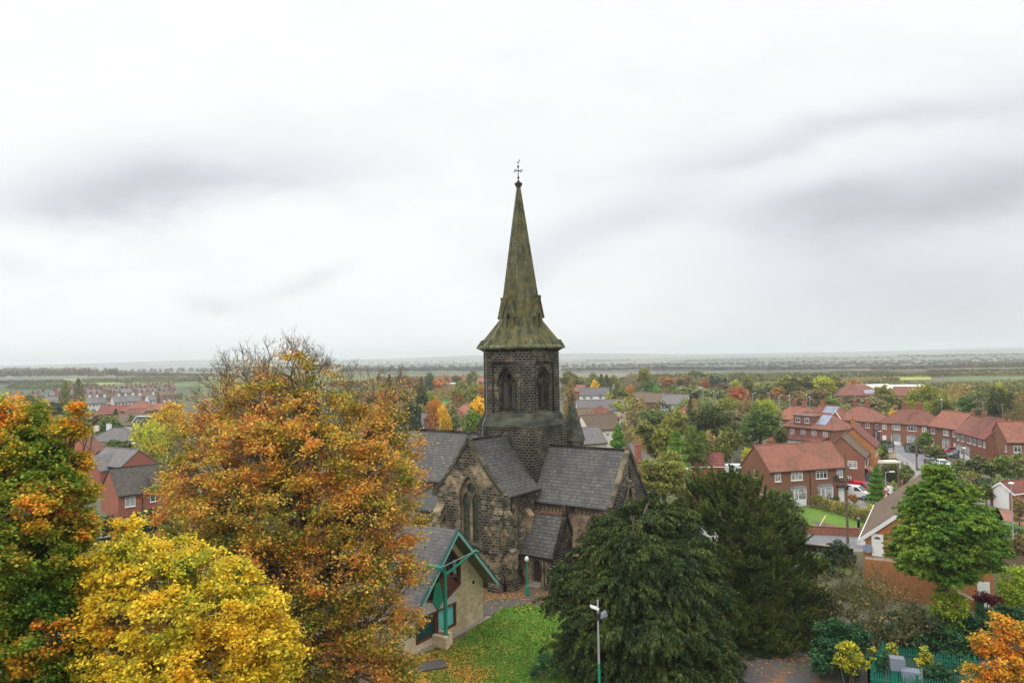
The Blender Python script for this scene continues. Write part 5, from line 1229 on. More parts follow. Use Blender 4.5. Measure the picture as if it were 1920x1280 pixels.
for px_, yt, D in [(1072, 699, 430), (1147, 726, 300), (1150, 722, 310), (1236, 698, 440), (1275, 723, 300), (1311, 698, 440), (1364, 702, 420), (1317, 726, 300), (1319, 727, 310), (1338, 733, 270), (1341, 736, 270), (1399, 737, 270),
                   (1411, 737, 265), (1443, 736, 265), (1459, 740, 255), (1461, 744, 258), (1480, 741, 250), (1512, 740, 250), (1518, 744, 250), (1608, 711, 420), (1651, 709, 430), (887, 706, 420)]:
    lamp('slender pale lamp post standing among the distant trees', px_, yt, D, (0, .9)[px_ % 2], (px_ * 37) % 360, 'distant lamp posts', r=.11)
def pole(label, px, ytop, D, arms=1, rz=20):
    p = at(px, ytop, D); h = p.z; e = empty('utility_pole', (p.x, p.y, 0), R(rz), label, 'utility pole', 'utility poles')
    b = MB(); b.tube((0, 0, -.2), (0, 0, h), .15, .11, 8); b.build('pole', M['polewood'], e)
    if arms:
        b = MB(); b.box(-.9, -.06, h - 3.3, .9, .06, h - 3.18); b.box(-.05, -.06, h - 3.6, .05, .06, h - 2.6)
        for x in (-.8, -.4, .4, .8): b.lathe([(.05, h - 3.18), (.07, h - 3.0), (.03, h - 2.95)], x, 0, 6)
        b.build('cross_arm', M['darkmetal'], e)
    b = MB(); b.box(-.16, -.2, h - 4.1, .16, -.1, h - 3.75); b.build('junction_box', M['black_plastic'], e)
pole('tall timber utility pole in front of the wide brick pair', 1585, 849, 85, 1, 10)
pole('short timber utility pole at the pavement beside the street lamp', 1684, 868, 112, 0)
pole('timber utility pole on the pavement where the road bends', 1717, 813, 136, 0)
pole('dark timber utility pole beside the garden wall, far side of the road', 1674, 800, 160, 0)
# two warning triangles on one post
p = at(1662, 943, 102); e = empty('road_sign', (p.x, p.y, 0), R(-8), 'two red edged warning triangles stacked on one post by the hedge', 'road sign')
b = MB(); b.tube((0, .05, 0), (0, .05, 3.6), .04); b.build('post', M['galv'], e)
for z in (1.75, 2.7):
    b = MB(); b.wall([(-.46, z), (.46, z), (0, z + .8)], [], -.03, 0); t_ = b.build('warning_triangle', M['red_sign'], e)
    b = MB(); b.wall([(-.27, z + .11), (.27, z + .11), (0, z + .58)], [], -.045, -.032); b.build('sign_face', M['white'], t_)
    b = MB()
    if z > 2: b.box(-.14, -.052, z + .18, .14, -.046, z + .24)
    else:
        b.box(-.11, -.052, z + .15, -.04, -.046, z + .36); b.box(.04, -.052, z + .15, .11, -.046, z + .32)
    b.build('symbol', M['black_plastic'], t_)

# ---------------------------------------------------------------- vehicles
def car(label, x, y, head, paint, L=4.1, W=1.75, prof=None, van=False, z=0.06, group='cars on the estate roads', glassrear=True):
    e = empty('parked_van' if van else 'parked_car', (x, y, z), R(head), label, 'van' if van else 'car', group)
    if van: low = [(-L / 2, .35), (-L / 2, 1.75), (-L / 2 + .15, 1.85), (.55, 1.85), (1.35, 1.18), (L / 2 - .12, .95), (L / 2, .7), (L / 2, .35)]
    else: low = [(-L / 2, .35), (-L / 2, .8), (-L / 2 + .12, .95), (L / 2 - 1.0, .95), (L / 2 - .15, .78), (L / 2, .6), (L / 2, .35)]
    b = MB(); n = len(low); hw = W / 2
    s = lambda zz: hw * (1 - max(0, zz - .9) * .13)
    b.v += [(a, -s(c), c) for a, c in low] + [(a, s(c), c) for a, c in low]
    b.f.append(tuple(range(n))[::-1]); b.f.append(tuple(range(n, 2 * n)))
    for k in range(n): j = (k + 1) % n; b.f.append((k, j, n + j, n + k))
    body = b.build('body', M[paint], e)
    bv = body.modifiers.new('soften', 'BEVEL'); bv.width = .07; bv.segments = 2; bv.limit_method = 'ANGLE'
    g = MB()
    if van:
        g.poly([(.6, -.68, 1.8), (1.32, -.76, 1.22), (1.32, .76, 1.22), (.6, .68, 1.8)]); g.xf(Matrix.Translation((.03, 0, .03))); g.build('windscreen', M['carglass'], e)
        for sd in (-1, 1):
            g = MB(); q = [(.5, sd * (s(1.7) + .012), 1.7), (1.15, sd * (s(1.25) + .012), 1.25), (.1, sd * (s(1.2) + .012), 1.2), (.1, sd * (s(1.7) + .012), 1.7)]; g.poly(q if sd < 0 else q[::-1]); g.build('side_window', M['carglass'], e)
    else:
        lo = [(-L / 2 + .25, -hw + .06, .93), (L / 2 - 1.1, -hw + .06, .93), (L / 2 - 1.1, hw - .06, .93), (-L / 2 + .25, hw - .06, .93)]; hi = [(-L / 2 + .65, -hw + .22, 1.4), (.35, -hw + .22, 1.4), (.35, hw - .22, 1.4), (-L / 2 + .65, hw - .22, 1.4)]
        g.hexa(lo, hi); g.build('window_glass', M['carglass'], e)
        g = MB(); g.hexa([(a, c, d + .003) for a, c, d in hi], [(a * .96, c * .93, 1.46) for a, c, d in hi])
        for a, c in ((0, 0), (3, 3), (1, 1), (2, 2)): g.tube(lo[a], hi[c], .04, n=5)
        for sd in (-1, 1): g.tube((-.45, sd * (hw - .07), .93), (-.42, sd * (hw - .23), 1.42), .045, n=5)
        g.build('roof', M[paint], e)
    for wx in (-L / 2 + .75, L / 2 - .8):
        for sd in (-1, 1):
            w_ = MB(); w_.tube((wx, sd * (hw - .18), .31), (wx, sd * (hw + .02), .31), .31, n=14); wo = w_.build('wheel', M['tyre'], e)
            w_ = MB(); w_.tube((wx, sd * (hw + .021), .31), (wx, sd * (hw + .035), .31), .19, n=10); w_.build('rim', M['galv'], wo)
    for sd in (-1, 1):
        h_ = MB(); h_.box(L / 2 - .1, sd * hw * .68 - .17, .66, L / 2 + .02, sd * hw * .68 + .17, .8); h_.build('headlight', M['lampglass'], e)
    h_ = MB(); h_.box(L / 2 - .03, -hw * .92, .32, L / 2 + .06, hw * .92, .52); h_.build('bumper', M['black_plastic'], e)
    h_ = MB(); h_.box(L / 2 + .061, -.26, .4, L / 2 + .075, .26, .5); h_.build('number_plate', M['white'], e)
    return e
p = gnd(1604, 934); car('white van parked on the drive under the brick gable', p.x, p.y, -42, 'carwhite', 4.5, 1.85, van=True, group=None)
p = gnd(1617, 926); car('red van tucked behind the white one on the drive', p.x, p.y, -55, 'carred', 4.1, 1.75, van=True, group=None)
p = gnd(1768, 877); car('white car coming down the road, its bonnet behind the conifer top', p.x, p.y, -104, 'carwhite')
p = gnd(1779, 851); car('red car on the drive of the gabled pair, nose to the road', p.x, p.y, 188, 'carred')
p = gnd(1797, 857); car('dark blue grey car parked beside the red one by the hedge', p.x, p.y, 188, 'cardark')
# caravan behind the outbuilding
p = gnd(1369, 897, 0); e = empty('caravan', (p.x, p.y, 0), R(-4), 'white caravan half hidden by the wide brick pair', 'caravan')
b = MB(); b.hexa([(-2.4, -1, .45), (2.2, -1, .45), (2.2, 1, .45), (-2.4, 1, .45)], [(-2.5, -1, 1.5), (2.5, -1, 1.5), (2.5, 1, 1.5), (-2.5, 1, 1.5)]); b.hexa([(-2.5, -1, 1.503), (2.5, -1, 1.503), (2.5, 1, 1.503), (-2.5, 1, 1.503)], [(-2.1, -.95, 2.5), (1.9, -.95, 2.5), (1.9, .95, 2.5), (-2.1, .95, 2.5)])
b.build('body', M['whitewall'], e)
b = MB(); b.box(.9, -1.02, 1.35, 1.9, -1.002, 1.95); b.build('window', M['pane'], e)
for sd in (-1, 1): b = MB(); b.tube((0, sd * .8, .3), (0, sd * .98, .3), .3, n=12); b.build('wheel', M['tyre'], e)
p = gnd(1666, 930); e = empty('trailer', (p.x, p.y, 0), R(-30), 'small white box trailer by the cone shaped conifer', 'trailer')
MB().box(-.8, -.5, .4, .8, .5, 1.5).build('box', M['white'], e)
for sd in (-1, 1): b = MB(); b.tube((0, sd * .5, .28), (0, sd * .62, .28), .28, n=12); b.build('wheel', M['tyre'], e)
b = MB(); b.box(.8, -.04, .35, 1.6, .04, .43); b.build('drawbar', M['galv'], e)

# ---------------------------------------------------------------- the person walking in the road
def person(label, x, y, head, top, legs, z=.05):
    """one body grown round a walking skeleton"""
    J = {'pel': (0, 0, .93, .13), 'wai': (0, 0, 1.1, .13), 'che': (.02, 0, 1.32, .16), 'nec': (.03, 0, 1.48, .06), 'hea': (.05, 0, 1.60, .095), 'top': (.05, 0, 1.70, .075),
         'lh': (0, .1, .88, .1), 'lk': (.16, .1, .5, .07), 'la': (.1, .1, .09, .05), 'lt': (.25, .11, .05, .04), 'rh': (0, -.1, .88, .1), 'rk': (-.04, -.1, .48, .07), 'ra': (-.28, -.1, .14, .05), 'rt': (-.17, -.11, .05, .04),
         'ls': (.02, .19, 1.4, .07), 'le': (-.1, .25, 1.14, .05), 'lw': (-.02, .25, .9, .036), 'rs': (.02, -.19, 1.4, .07), 're': (.06, -.25, 1.13, .05), 'rw': (.2, -.24, .95, .036)}
    E = [('pel', 'wai'), ('wai', 'che'), ('che', 'nec'), ('nec', 'hea'), ('hea', 'top'), ('pel', 'lh'), ('lh', 'lk'), ('lk', 'la'), ('la', 'lt'), ('pel', 'rh'), ('rh', 'rk'), ('rk', 'ra'), ('ra', 'rt'), ('che', 'ls'), ('ls', 'le'), ('le', 'lw'), ('che', 'rs'), ('rs', 're'), ('re', 'rw')]
    ks = list(J); me = bpy.data.meshes.new('person'); me.from_pydata([J[k][:3] for k in ks], [(ks.index(a), ks.index(b)) for a, b in E], [])
    o = link('person', me, None, (x, y, z), (0, 0, R(head))); o.modifiers.new('skin', 'SKIN'); o.modifiers.new('sub', 'SUBSURF').levels = 1; o.modifiers['sub'].render_levels = 1
    for k, v in zip(ks, me.skin_vertices[0].data): v.radius = (J[k][3],) * 2
    me.skin_vertices[0].data[0].use_root = True
    m, k, bs = mat('walker', .9, .1); sp_ = k.new('ShaderNodeSeparateXYZ'); k.put(sp_.inputs[0], objc(k))
    k.l.new(k.ramp(k.m('DIVIDE', sp_.outputs[2], 2.0), [(0, legs), (.46, top), (.735, lin(206, 160, 132)), (.815, lin(60, 44, 36))], 'CONSTANT'), bs.inputs['Base Color'])
    me.materials.append(m); return props(o, label, 'person')
p = gnd(1735, 875); person('person in a plum top and dark trousers walking down the middle of the road', p.x, p.y, -80, lin(96, 52, 84), lin(46, 44, 56))

# ---------------------------------------------------------------- walls and fences
def gwall(name, label, pts, h, t, m, cat='wall', cope=None, z=0):
    P = [Vector(tuple(gnd(*p))[:2]) if len(p) == 2 else Vector(p[:2]) for p in pts]
    e = empty(name, (P[0].x, P[0].y, z), 0, label, cat); b = MB(); c = MB()
    for a, d in zip(P[:-1], P[1:]):
        a, d = a - P[0], d - P[0]; u = (d - a).normalized(); n = Vector((-u.y, u.x))
        q = [a - n * t / 2, d - n * t / 2, d + n * t / 2, a + n * t / 2]; b.hexa([(v.x, v.y, -.3) for v in q], [(v.x, v.y, h) for v in q])
        q = [a - n * t * .7, d - n * t * .7, d + n * t * .7, a + n * t * .7]; c.hexa([(v.x, v.y, h + .002) for v in q], [(v.x, v.y, h + .09) for v in q])
    b.build('wall', M[m], e)
    if cope: c.build('coping', M[cope], e)
    return e
gwall('garden_wall', 'low red brick garden wall in front of the small lawn by the street', [(1440, 994), (1512, 1001), (1612, 1006)], .95, .25, 'brick_red', cope='tile_rust')
gwall('garden_wall', 'old sooty stone wall along the near side of the street', [(1440, 1026), (1520, 1032), (1600, 1040)], .7, .4, 'black', cope='concrete')
gwall('garden_wall', 'stepped brick wall along the pavement beside the short utility pole', [(1691, 920), (1703, 898)], 1.5, .25, 'brick_red', cope='concrete')
gwall('garden_wall', 'pale stone bank wall under the shrubs at the far road bend', [(1645, 862), (1678, 857)], 1.2, .5, 'hallstone', cope='concrete')
p = at(1641, 866, 128); e = empty('carport', (p.x, p.y, 0), R(0), 'long pale flat carport roof on posts behind the cone shaped conifer', 'carport')
b = MB(); b.box(0, 0, 2.6, 4.4, 2.4, 2.85); b.build('roof', M['cream'], e)
for x in (.1, 4.2): b = MB(); b.box(x, .1, 0, x + .1, .2, 2.6); b.build('post', M['white'], e)
p0, p1 = gnd(1322, 866), gnd(1405, 872); e = empty('panel_fence', (p0.x, p0.y, 0), math.atan2(p1.y - p0.y, p1.x - p0.x), 'grey panel fence with pale concrete posts behind the caravan', 'fence'); Lf = (p1 - p0).length
b = MB(); b.box(0, 0, 0, Lf, .06, 1.7); b.build('panel', M['tile_grey'], e)
i = 0
while i * 1.85 < Lf: b = MB(); b.box(i * 1.85, -.04, 0, i * 1.85 + .12, .1, 1.85); b.build('post', M['concrete'], e); i += 1
p = gnd(1338, 866); e = empty('flat_shed', (p.x, p.y - 1.5, 0), 0, 'low pale shed roof just in front of the panel fence', 'shed'); MB().box(0, 0, 1.5, 2.6, 1.2, 1.7).build('roof', M['cream'], e); MB().box(.1, .1, 0, 2.5, 1.1, 1.499).build('wall', M['concrete'], e)
p = gnd(1868, 1070); e = empty('timber_fence', (p.x, p.y, 0), R(-30), 'brown timber fence between the bungalow and the bright hedge', 'fence')
b = MB()
for i in range(14): b.box(i * .2, 0, 0, i * .2 + .17, .04, 1.7)
b.build('boards', M['wood'], e); b = MB(); b.box(0, .041, .4, 2.8, .1, .5); b.box(0, .041, 1.3, 2.8, .1, 1.4); b.build('rail', M['wood'], e)

# green palisade enclosure with its cabinets
FQ = [Vector((21.4, 46.0)), Vector((24.4, 50.3)), Vector((31.5, 45.9)), Vector((29.5, 42.9))]
e = empty('palisade_fence', (FQ[0].x, FQ[0].y, 0), 0, 'green steel palisade fence round the grey cabinets in the thicket', 'fence')
for a, d in ((FQ[0], FQ[1]), (FQ[1], FQ[2]), (FQ[0], FQ[3])):
    u = (d - a).normalized(); n = Vector((-u.y, u.x)); L_ = (d - a).length; o = a - FQ[0]; b = MB(); i = .08
    while i < L_ - .05:
        c = o + u * i
        for z0, z1, w0, w1 in ((.1, 1.9, .04, .04), (1.9, 2.15, .04, .008)):
            lo = [c - u * w0 - n * .012, c + u * w0 - n * .012, c + u * w0 + n * .012, c - u * w0 + n * .012]; hi = [c - u * w1 - n * .012, c + u * w1 - n * .012, c + u * w1 + n * .012, c - u * w1 + n * .012]
            b.hexa([(v.x, v.y, z0) for v in lo], [(v.x, v.y, z1) for v in hi])
        i += .145
    b.build('pales', M['fence_green'], e)
    for z in (.45, 1.65):
        b = MB(); q = [o - n * .06, o + u * L_ - n * .06, o + u * L_ - n * .02, o - n * .02]; b.hexa([(v.x, v.y, z) for v in q], [(v.x, v.y, z + .06) for v in q]); b.build('rail', M['fence_green'], e)
    i = 0
    while i <= L_:
        c = o + u * i; b = MB(); b.box(c.x - .06, c.y - .06, 0, c.x + .06, c.y + .06, 2.25); b.build('post', M['fence_green'], e); i += 2.6
pp = FQ[0] + (FQ[3] - FQ[0]).normalized() * 2.35 - FQ[0]
b = MB(); b.box(pp.x - .14, pp.y - .12, 1.15, pp.x + .14, pp.y - .09, 1.5); b.build('warning_plate', M['yellow'], e)
b = MB(); b.box(pp.x - .38, pp.y - .06, 1.5, pp.x - .22, pp.y - .03, 1.75); b.build('notice', M['white'], e)
def cabinet(label, px, py, D, w, d, h, rz):
    p = at(px, py, D); e = empty('electric_cabinet', (p.x, p.y, 0), R(rz), label, 'cabinet', 'cabinets in the green fence')
    b = MB(); b.box(-w / 2, -d / 2, 0, w / 2, d / 2, h * .72); b.build('body', M['fence_green'], e)
    b = MB(); b.hexa([(-w / 2 - .04, -d / 2 - .04, h * .722), (w / 2 + .04, -d / 2 - .04, h * .722), (w / 2 + .04, d / 2 + .04, h * .722), (-w / 2 - .04, d / 2 + .04, h * .722)], [(-w / 2 - .04, -d / 2 + .1, h), (w / 2 + .04, -d / 2 + .1, h), (w / 2 + .04, d / 2 + .04, h), (-w / 2 - .04, d / 2 + .04, h)]); b.build('hood', M['cabinet'], e)
    b = MB(); b.box(-.02, -d / 2 - .02, .15, .02, -d / 2 - .003, h * .68); b.build('door_seam', M['darkmetal'], e)
cabinet('taller grey hooded cabinet behind the yellow plate of the green fence', 1682, 1245, 47.0, .75, .7, 2.5, -18)
cabinet('lower flat grey cabinet to the right of the hooded one', 1707, 1250, 46.3, .95, .8, 2.0, -24)
p = at(1728, 1262, 45.6); e = empty('lamp_column', (p.x, p.y, 0), 0, 'pale steel upright beside the lower cabinet', 'post'); b = MB(); b.tube((0, 0, 0), (0, 0, 2.35), .05, n=8); b.build('upright', M['galv'], e); b = MB(); b.box(-.45, -.04, 1.75, .04, .04, 1.83); b.build('cross_rail', M['galv'], e)
def bin_(label, x, y, m, rz):
    e = empty('wheelie_bin', (x, y, 0), R(rz), label, 'bin'); b = MB(); b.hexa([(-.24, -.28, .08), (.24, -.28, .08), (.24, .28, .08), (-.24, .28, .08)], [(-.3, -.36, 1.0), (.3, -.36, 1.0), (.3, .36, 1.0), (-.3, .36, 1.0)]); b.build('body', M[m], e)
    b = MB(); b.hexa([(-.33, -.4, 1.003), (.33, -.4, 1.003), (.33, .42, 1.003), (-.33, .42, 1.003)], [(-.28, -.34, 1.1), (.28, -.34, 1.1), (.28, .4, 1.13), (-.28, .4, 1.13)]); b.build('lid', M[m], e)
    for s in (-1, 1): b = MB(); b.tube((s * .2, .3, .1), (s * .27, .3, .1), .1, n=10); b.build('wheel', M['tyre'], e)
p = gnd(1042, 1122); bin_('black wheelie bin against the vestry buttress by the yew', p.x, p.y, 'black_plastic', 20)
p = gnd(1838, 1146); bin_('dark green wheelie bin at the corner of the bungalow', p.x, p.y, 'green_plastic', -30)
p = gnd(1849, 1110); e = empty('ladder', (p.x, p.y, 0), R(30), 'pale ladder leaning beside the bungalow', 'ladder')
b = MB()
for s in (0, .42): b.tube((s, 0, 0), (s, 1.0, 2.7), .035, n=6)
b.build('stile', M['white'], e); b = MB()
for i in range(8): b.tube((0, .1 + .11 * i, .27 + .3 * i), (.42, .1 + .11 * i, .27 + .3 * i), .022, n=5)
b.build('rung', M['white'], e)
p = gnd(797, 1252); e = empty('paving_slab', (p.x, p.y, 0), R(20), 'dark stone slab lying at the edge of the leafy lawn under the beech', 'slab'); MB().box(-1.4, -.7, .0, 1.5, .7, .16).build('slab', M['asphalt_dark'], e)

p = gnd(1528, 1001); q = at(1548, 966, 93); e = empty('stay_wire', (p.x, p.y, 0), 0, 'yellow guarded stay wire slanting up over the small lawn by the street', 'stay wire')
b = MB(); b.tube((0, 0, 0), (q.x - p.x, q.y - p.y, q.z), .05, n=6); b.build('guard', M['yellow'], e)
p = gnd(1610, 992); e = empty('gate_post', (p.x, p.y, 0), 0, 'dark gate post at the right end of the low brick garden wall', 'post'); b = MB(); b.box(-.12, -.12, 0, .12, .12, 1.3); b.build('post', M['black'], e); b = MB(); b.hexa([(-.16, -.16, 1.303), (.16, -.16, 1.303), (.16, .16, 1.303), (-.16, .16, 1.303)], [(-.05, -.05, 1.45), (.05, -.05, 1.45), (.05, .05, 1.45), (-.05, .05, 1.45)]); b.build('cap', M['concrete'], e)
for lb, x, y, z in (('middle brick terrace', 4, 3.8, 9.8), ('end brick house', 3.2, 5.0, 9.6), ('gabled brick pair', 3, 4.4, 9.2)):   # television aerials on the chimneys
    h_ = [o for o in bpy.data.objects if o.get('label', '').startswith(lb)][0]
    b = MB(); b.tube((x, y, z - 1.2), (x, y, z + 1.6), .03, n=5); b.tube((x - .7, y, z + 1.5), (x + .7, y, z + 1.5), .02, n=4)
    for i in range(6): b.tube((x - .6 + i * .24, y - .3, z + 1.5), (x - .6 + i * .24, y + .3, z + 1.5), .014, n=4)
    b.build('aerial', M['galv'], h_)
# ---------------------------------------------------------------- trees: foliage made of many small leaf faces on real limbs
def rng_(s): return np.random.default_rng(s)
def unit(n, r):
    v = r.normal(size=(n, 3)); return v / np.linalg.norm(v, axis=1, keepdims=True)
def leaf_verts(C, size, r, elong=1.5, up=0.7, droop=0.0, var=0.35):
    n = len(C); nrm = unit(n, r); nrm[:, 2] = np.abs(nrm[:, 2]) + up; nrm /= np.linalg.norm(nrm, axis=1, keepdims=True)
    a = np.cross(nrm, unit(n, r)); a /= np.linalg.norm(a, axis=1, keepdims=True) + 1e-9
    if droop: a[:, 2] -= droop; a /= np.linalg.norm(a, axis=1, keepdims=True)
    b = np.cross(nrm, a); s = (size * (1 - var + 2 * var * r.random(n)))[:, None]
    V = np.empty((n, 4, 3)); V[:, 0] = C - a * s * elong / 2; V[:, 2] = C + a * s * elong / 2
    V[:, 1] = C + b * s / 2 - a * s * elong * .08; V[:, 3] = C - b * s / 2 - a * s * elong * .08
    return V.reshape(-1, 3)
def lobe_clumps(lobes, r, per_area=1.0, shell=0.62):
    """clump centres spread through each lobe, denser towards its outside; lobes: (x, y, z, rx, ry, rz)"""
    out, own = [], []
    for li, (x, y, z, rx, ry, rz, *d) in enumerate(lobes):
        n = max(4, int(per_area * (d[0] if d else 1.0) * (rx * ry * rz) ** (2 / 3) * 4)); u = unit(n, r); rad = shell + (1 - shell) * r.random(n) ** .6
        out.append(np.array([x, y, z]) + u * rad[:, None] * np.array([rx, ry, rz])); own += [li] * n
    return np.concatenate(out), np.array(own)
def leaves_on(Cl, r, per, cr, flat=0.55):
    n = len(Cl); k = (per * (.5 + r.random(n))).astype(int); idx = np.repeat(np.arange(n), k); m = len(idx)
    off = r.normal(size=(m, 3)) * .5; s = (cr * (.65 + .7 * r.random(n)))[idx]
    off *= s[:, None]; off[:, 2] *= flat
    return Cl[idx] + off
def limb(mb, a, b, r0, r1, r, bend=.12, seg=4, n=5):
    a, b = Vector(a), Vector(b); L = (b - a).length; pts = []; w = Vector(r.normal(size=3)) * L * bend
    for i in range(seg + 1):
        t = i / seg; pts.append(a.lerp(b, t) + w * math.sin(math.pi * t) + Vector((0, 0, L * .06 * math.sin(math.pi * t))))
    mb.chain(pts, [r0 + (r1 - r0) * i / seg for i in range(seg + 1)], n); return pts
def twig_fan(T, p, d, L, rad, r, depth=2, n=3):
    """bare twigs: short forking sticks"""
    q = p + d * L; T.append((p, q, rad))
    if depth:
        for _ in range(n):
            dd = (d + Vector(r.normal(size=3)) * .45 + Vector((0, 0, .12))).normalized(); twig_fan(T, p + d * L * (.45 + .55 * r.random()), dd, L * (.5 + .35 * r.random()), rad * .6, r, depth - 1, n)
def sticks(T, mat_, name):
    """three-sided sticks as one mesh"""
    n = len(T); P0 = np.array([t[0] for t in T]); P1 = np.array([t[1] for t in T]); rd = np.array([t[2] for t in T])[:, None]
    d = P1 - P0; d /= np.linalg.norm(d, axis=1, keepdims=True) + 1e-9; a = np.cross(d, np.array([.3, .2, .93])); a /= np.linalg.norm(a, axis=1, keepdims=True) + 1e-9; b = np.cross(d, a)
    R0, R1 = [], []
    for k in range(3):
        t = 2 * math.pi * k / 3; o = a * math.cos(t) + b * math.sin(t); R0.append(P0 + o * rd); R1.append(P1 + o * rd * .6)
    V = np.empty((n, 3, 4, 3))
    for k in range(3):
        j = (k + 1) % 3; V[:, k, 0] = R0[k]; V[:, k, 1] = R0[j]; V[:, k, 2] = R1[j]; V[:, k, 3] = R1[k]
    return V.reshape(-1, 3)
def hero(name, label, base, lobes, trunk_h, trunk_r, lm, bm, seed, per_area, per, cr, lsize, elong=1.5, flat=.55, bare=(), cat='tree', fork=.55, droop=0, up=.7, twig=.0, twl=1.0):
    """lobes in metres from the foot of the tree"""
    r = rng_(seed); e = empty(name, base, 0, label, cat); Cl, own = lobe_clumps(lobes, r, per_area)
    mb = MB(); top = Vector((0, 0, trunk_h)); mb.chain([(0, 0, -.3), (0, 0, trunk_h * .25), (.1 * trunk_r, .1, trunk_h * .6), tuple(top)], [trunk_r * 1.25, trunk_r, trunk_r * .85, trunk_r * .7], 9)
    T = []
    for li, lb in enumerate(lobes):
        c = Vector(lb[:3]); st = Vector((0, 0, max(trunk_h * .35, min(trunk_h, c.z * fork)))); pts = limb(mb, st, c, trunk_r * .38, trunk_r * .13, r, .08, 5, 6)
        for k in np.nonzero(own == li)[0]:
            if r.random() < .55:
                q = Vector(Cl[k]); s = pts[2 + int(r.random() * 3.9)]; limb(mb, s, q, trunk_r * .085, .012, r, .1, 3, 4)
            if twig and (li in bare or r.random() < twig):
                for _ in range(2):
                    dd = (Vector(Cl[k]) - c).normalized() * .6 + Vector(r.normal(size=3)) * .45 + Vector((0, 0, .55)); twig_fan(T, Vector(Cl[k]), dd.normalized(), twl * (.6 + .6 * r.random()), .02, r, 2, 3)
    keep = np.array([(li not in bare) or r.random() < .12 for li in own])
    tr_ = mb.build('trunk', bm, e)
    if T:
        link('twigs', np_mesh('twigs', sticks(T, bm, 'twigs'), 4, bm), tr_)
    L_ = leaves_on(Cl[keep], r, per, cr, flat)
    if bare:
        L2 = leaves_on(Cl[~keep], r, per * .2, cr, .9); L_ = np.concatenate([L_, L2])
    link('crown', np_mesh('crown', leaf_verts(L_, lsize, r, elong, up, droop), 4, lm), e)
    return e
def px_lobes(base, D, L):
    """lobes given where the photo shows them: (px, py, dY, r, [squash, density])"""
    out = []
    for px, py, dY, rr_, *q in L:
        p = at(px, py, D + dY) - Vector(base); out.append((p.x, p.y, p.z, rr_, rr_, rr_ * (q[0] if q else .8), q[1] if len(q) > 1 else 1.0))
    return out
LM = {}
LM['beech'] = leafmat('beech_leaves', [(0.0, lin(104, 124, 52)), (0.26, lin(150, 156, 60)), (0.44, lin(210, 186, 70)), (0.60, lin(238, 190, 76)), (0.82, lin(242, 168, 78)), (1.0, lin(226, 140, 76))], .36, .34, .4, 3, .35, 1.3)
LM['maple'] = leafmat('maple_leaves', [(0.0, lin(76, 120, 36)), (0.36, lin(130, 150, 42)), (0.48, lin(198, 176, 54)), (0.62, lin(240, 176, 50)), (0.82, lin(236, 142, 52)), (1.0, lin(200, 94, 46))], .40, .22, .4)
LM['maple_low'] = leafmat('maple_green_leaves', [(0.0, lin(62, 104, 36)), (0.45, lin(104, 140, 44)), (0.70, lin(146, 156, 46)), (0.86, lin(196, 152, 44)), (1.0, lin(176, 80, 40))], .34, .24, .4)
LM['yellow'] = leafmat('yellow_leaves', [(0.0, lin(112, 144, 44)), (0.32, lin(186, 182, 54)), (0.50, lin(234, 204, 56)), (0.80, lin(246, 212, 60)), (1.0, lin(238, 180, 56))], .45, .3, .4)
LM['yew'] = leafmat('yew_needles', [(0.0, lin(30, 48, 25)), (0.5, lin(52, 70, 31)), (0.8, lin(84, 98, 38)), (1.0, lin(112, 118, 48))], .5, .35, .15)
LM['yew2'] = leafmat('brown_yew_needles', [(0.0, lin(44, 64, 31)), (0.45, lin(76, 94, 40)), (0.8, lin(110, 116, 47)), (1.0, lin(132, 124, 54))], .5, .35, .15)
LM['cypress'] = leafmat('bright_conifer_needles', [(0.0, lin(60, 98, 38)), (0.5, lin(100, 138, 46)), (0.8, lin(140, 168, 56)), (1.0, lin(168, 180, 64))], .45, .35, .2)
LM['hedge'] = leafmat('hedge_leaves', [(0.0, lin(74, 92, 36)), (0.5, lin(126, 134, 52)), (1.0, lin(186, 158, 74))], .6, .45, .2)
LM['hedge_dark'] = leafmat('dark_hedge_leaves', [(0.0, lin(36, 58, 34)), (0.6, lin(58, 84, 44)), (1.0, lin(86, 106, 56))], .6, .35, .15)
LM['ivy'] = leafmat('laurel_leaves', [(0.0, lin(28, 62, 40)), (0.6, lin(44, 88, 50)), (1.0, lin(84, 122, 60))], .7, .35, .15)
LM['lime'] = leafmat('lime_hedge_leaves', [(0.0, lin(110, 140, 34)), (0.5, lin(156, 178, 44)), (1.0, lin(190, 196, 64))], .8, .35, .2)
LM['gold'] = leafmat('gold_shrub_leaves', [(0.0, lin(74, 110, 40)), (0.45, lin(160, 168, 44)), (1.0, lin(232, 206, 52))], 1.2, .5, .2)
LM['redshrub'] = leafmat('dark_red_leaves', [(0.0, lin(70, 26, 38)), (1.0, lin(128, 40, 56))], 1.0, .4, .2)
LM['thicket'] = leafmat('thicket_leaves', [(0.0, lin(74, 84, 44)), (0.5, lin(118, 114, 66)), (1.0, lin(160, 138, 78))], .6, .5, .2)

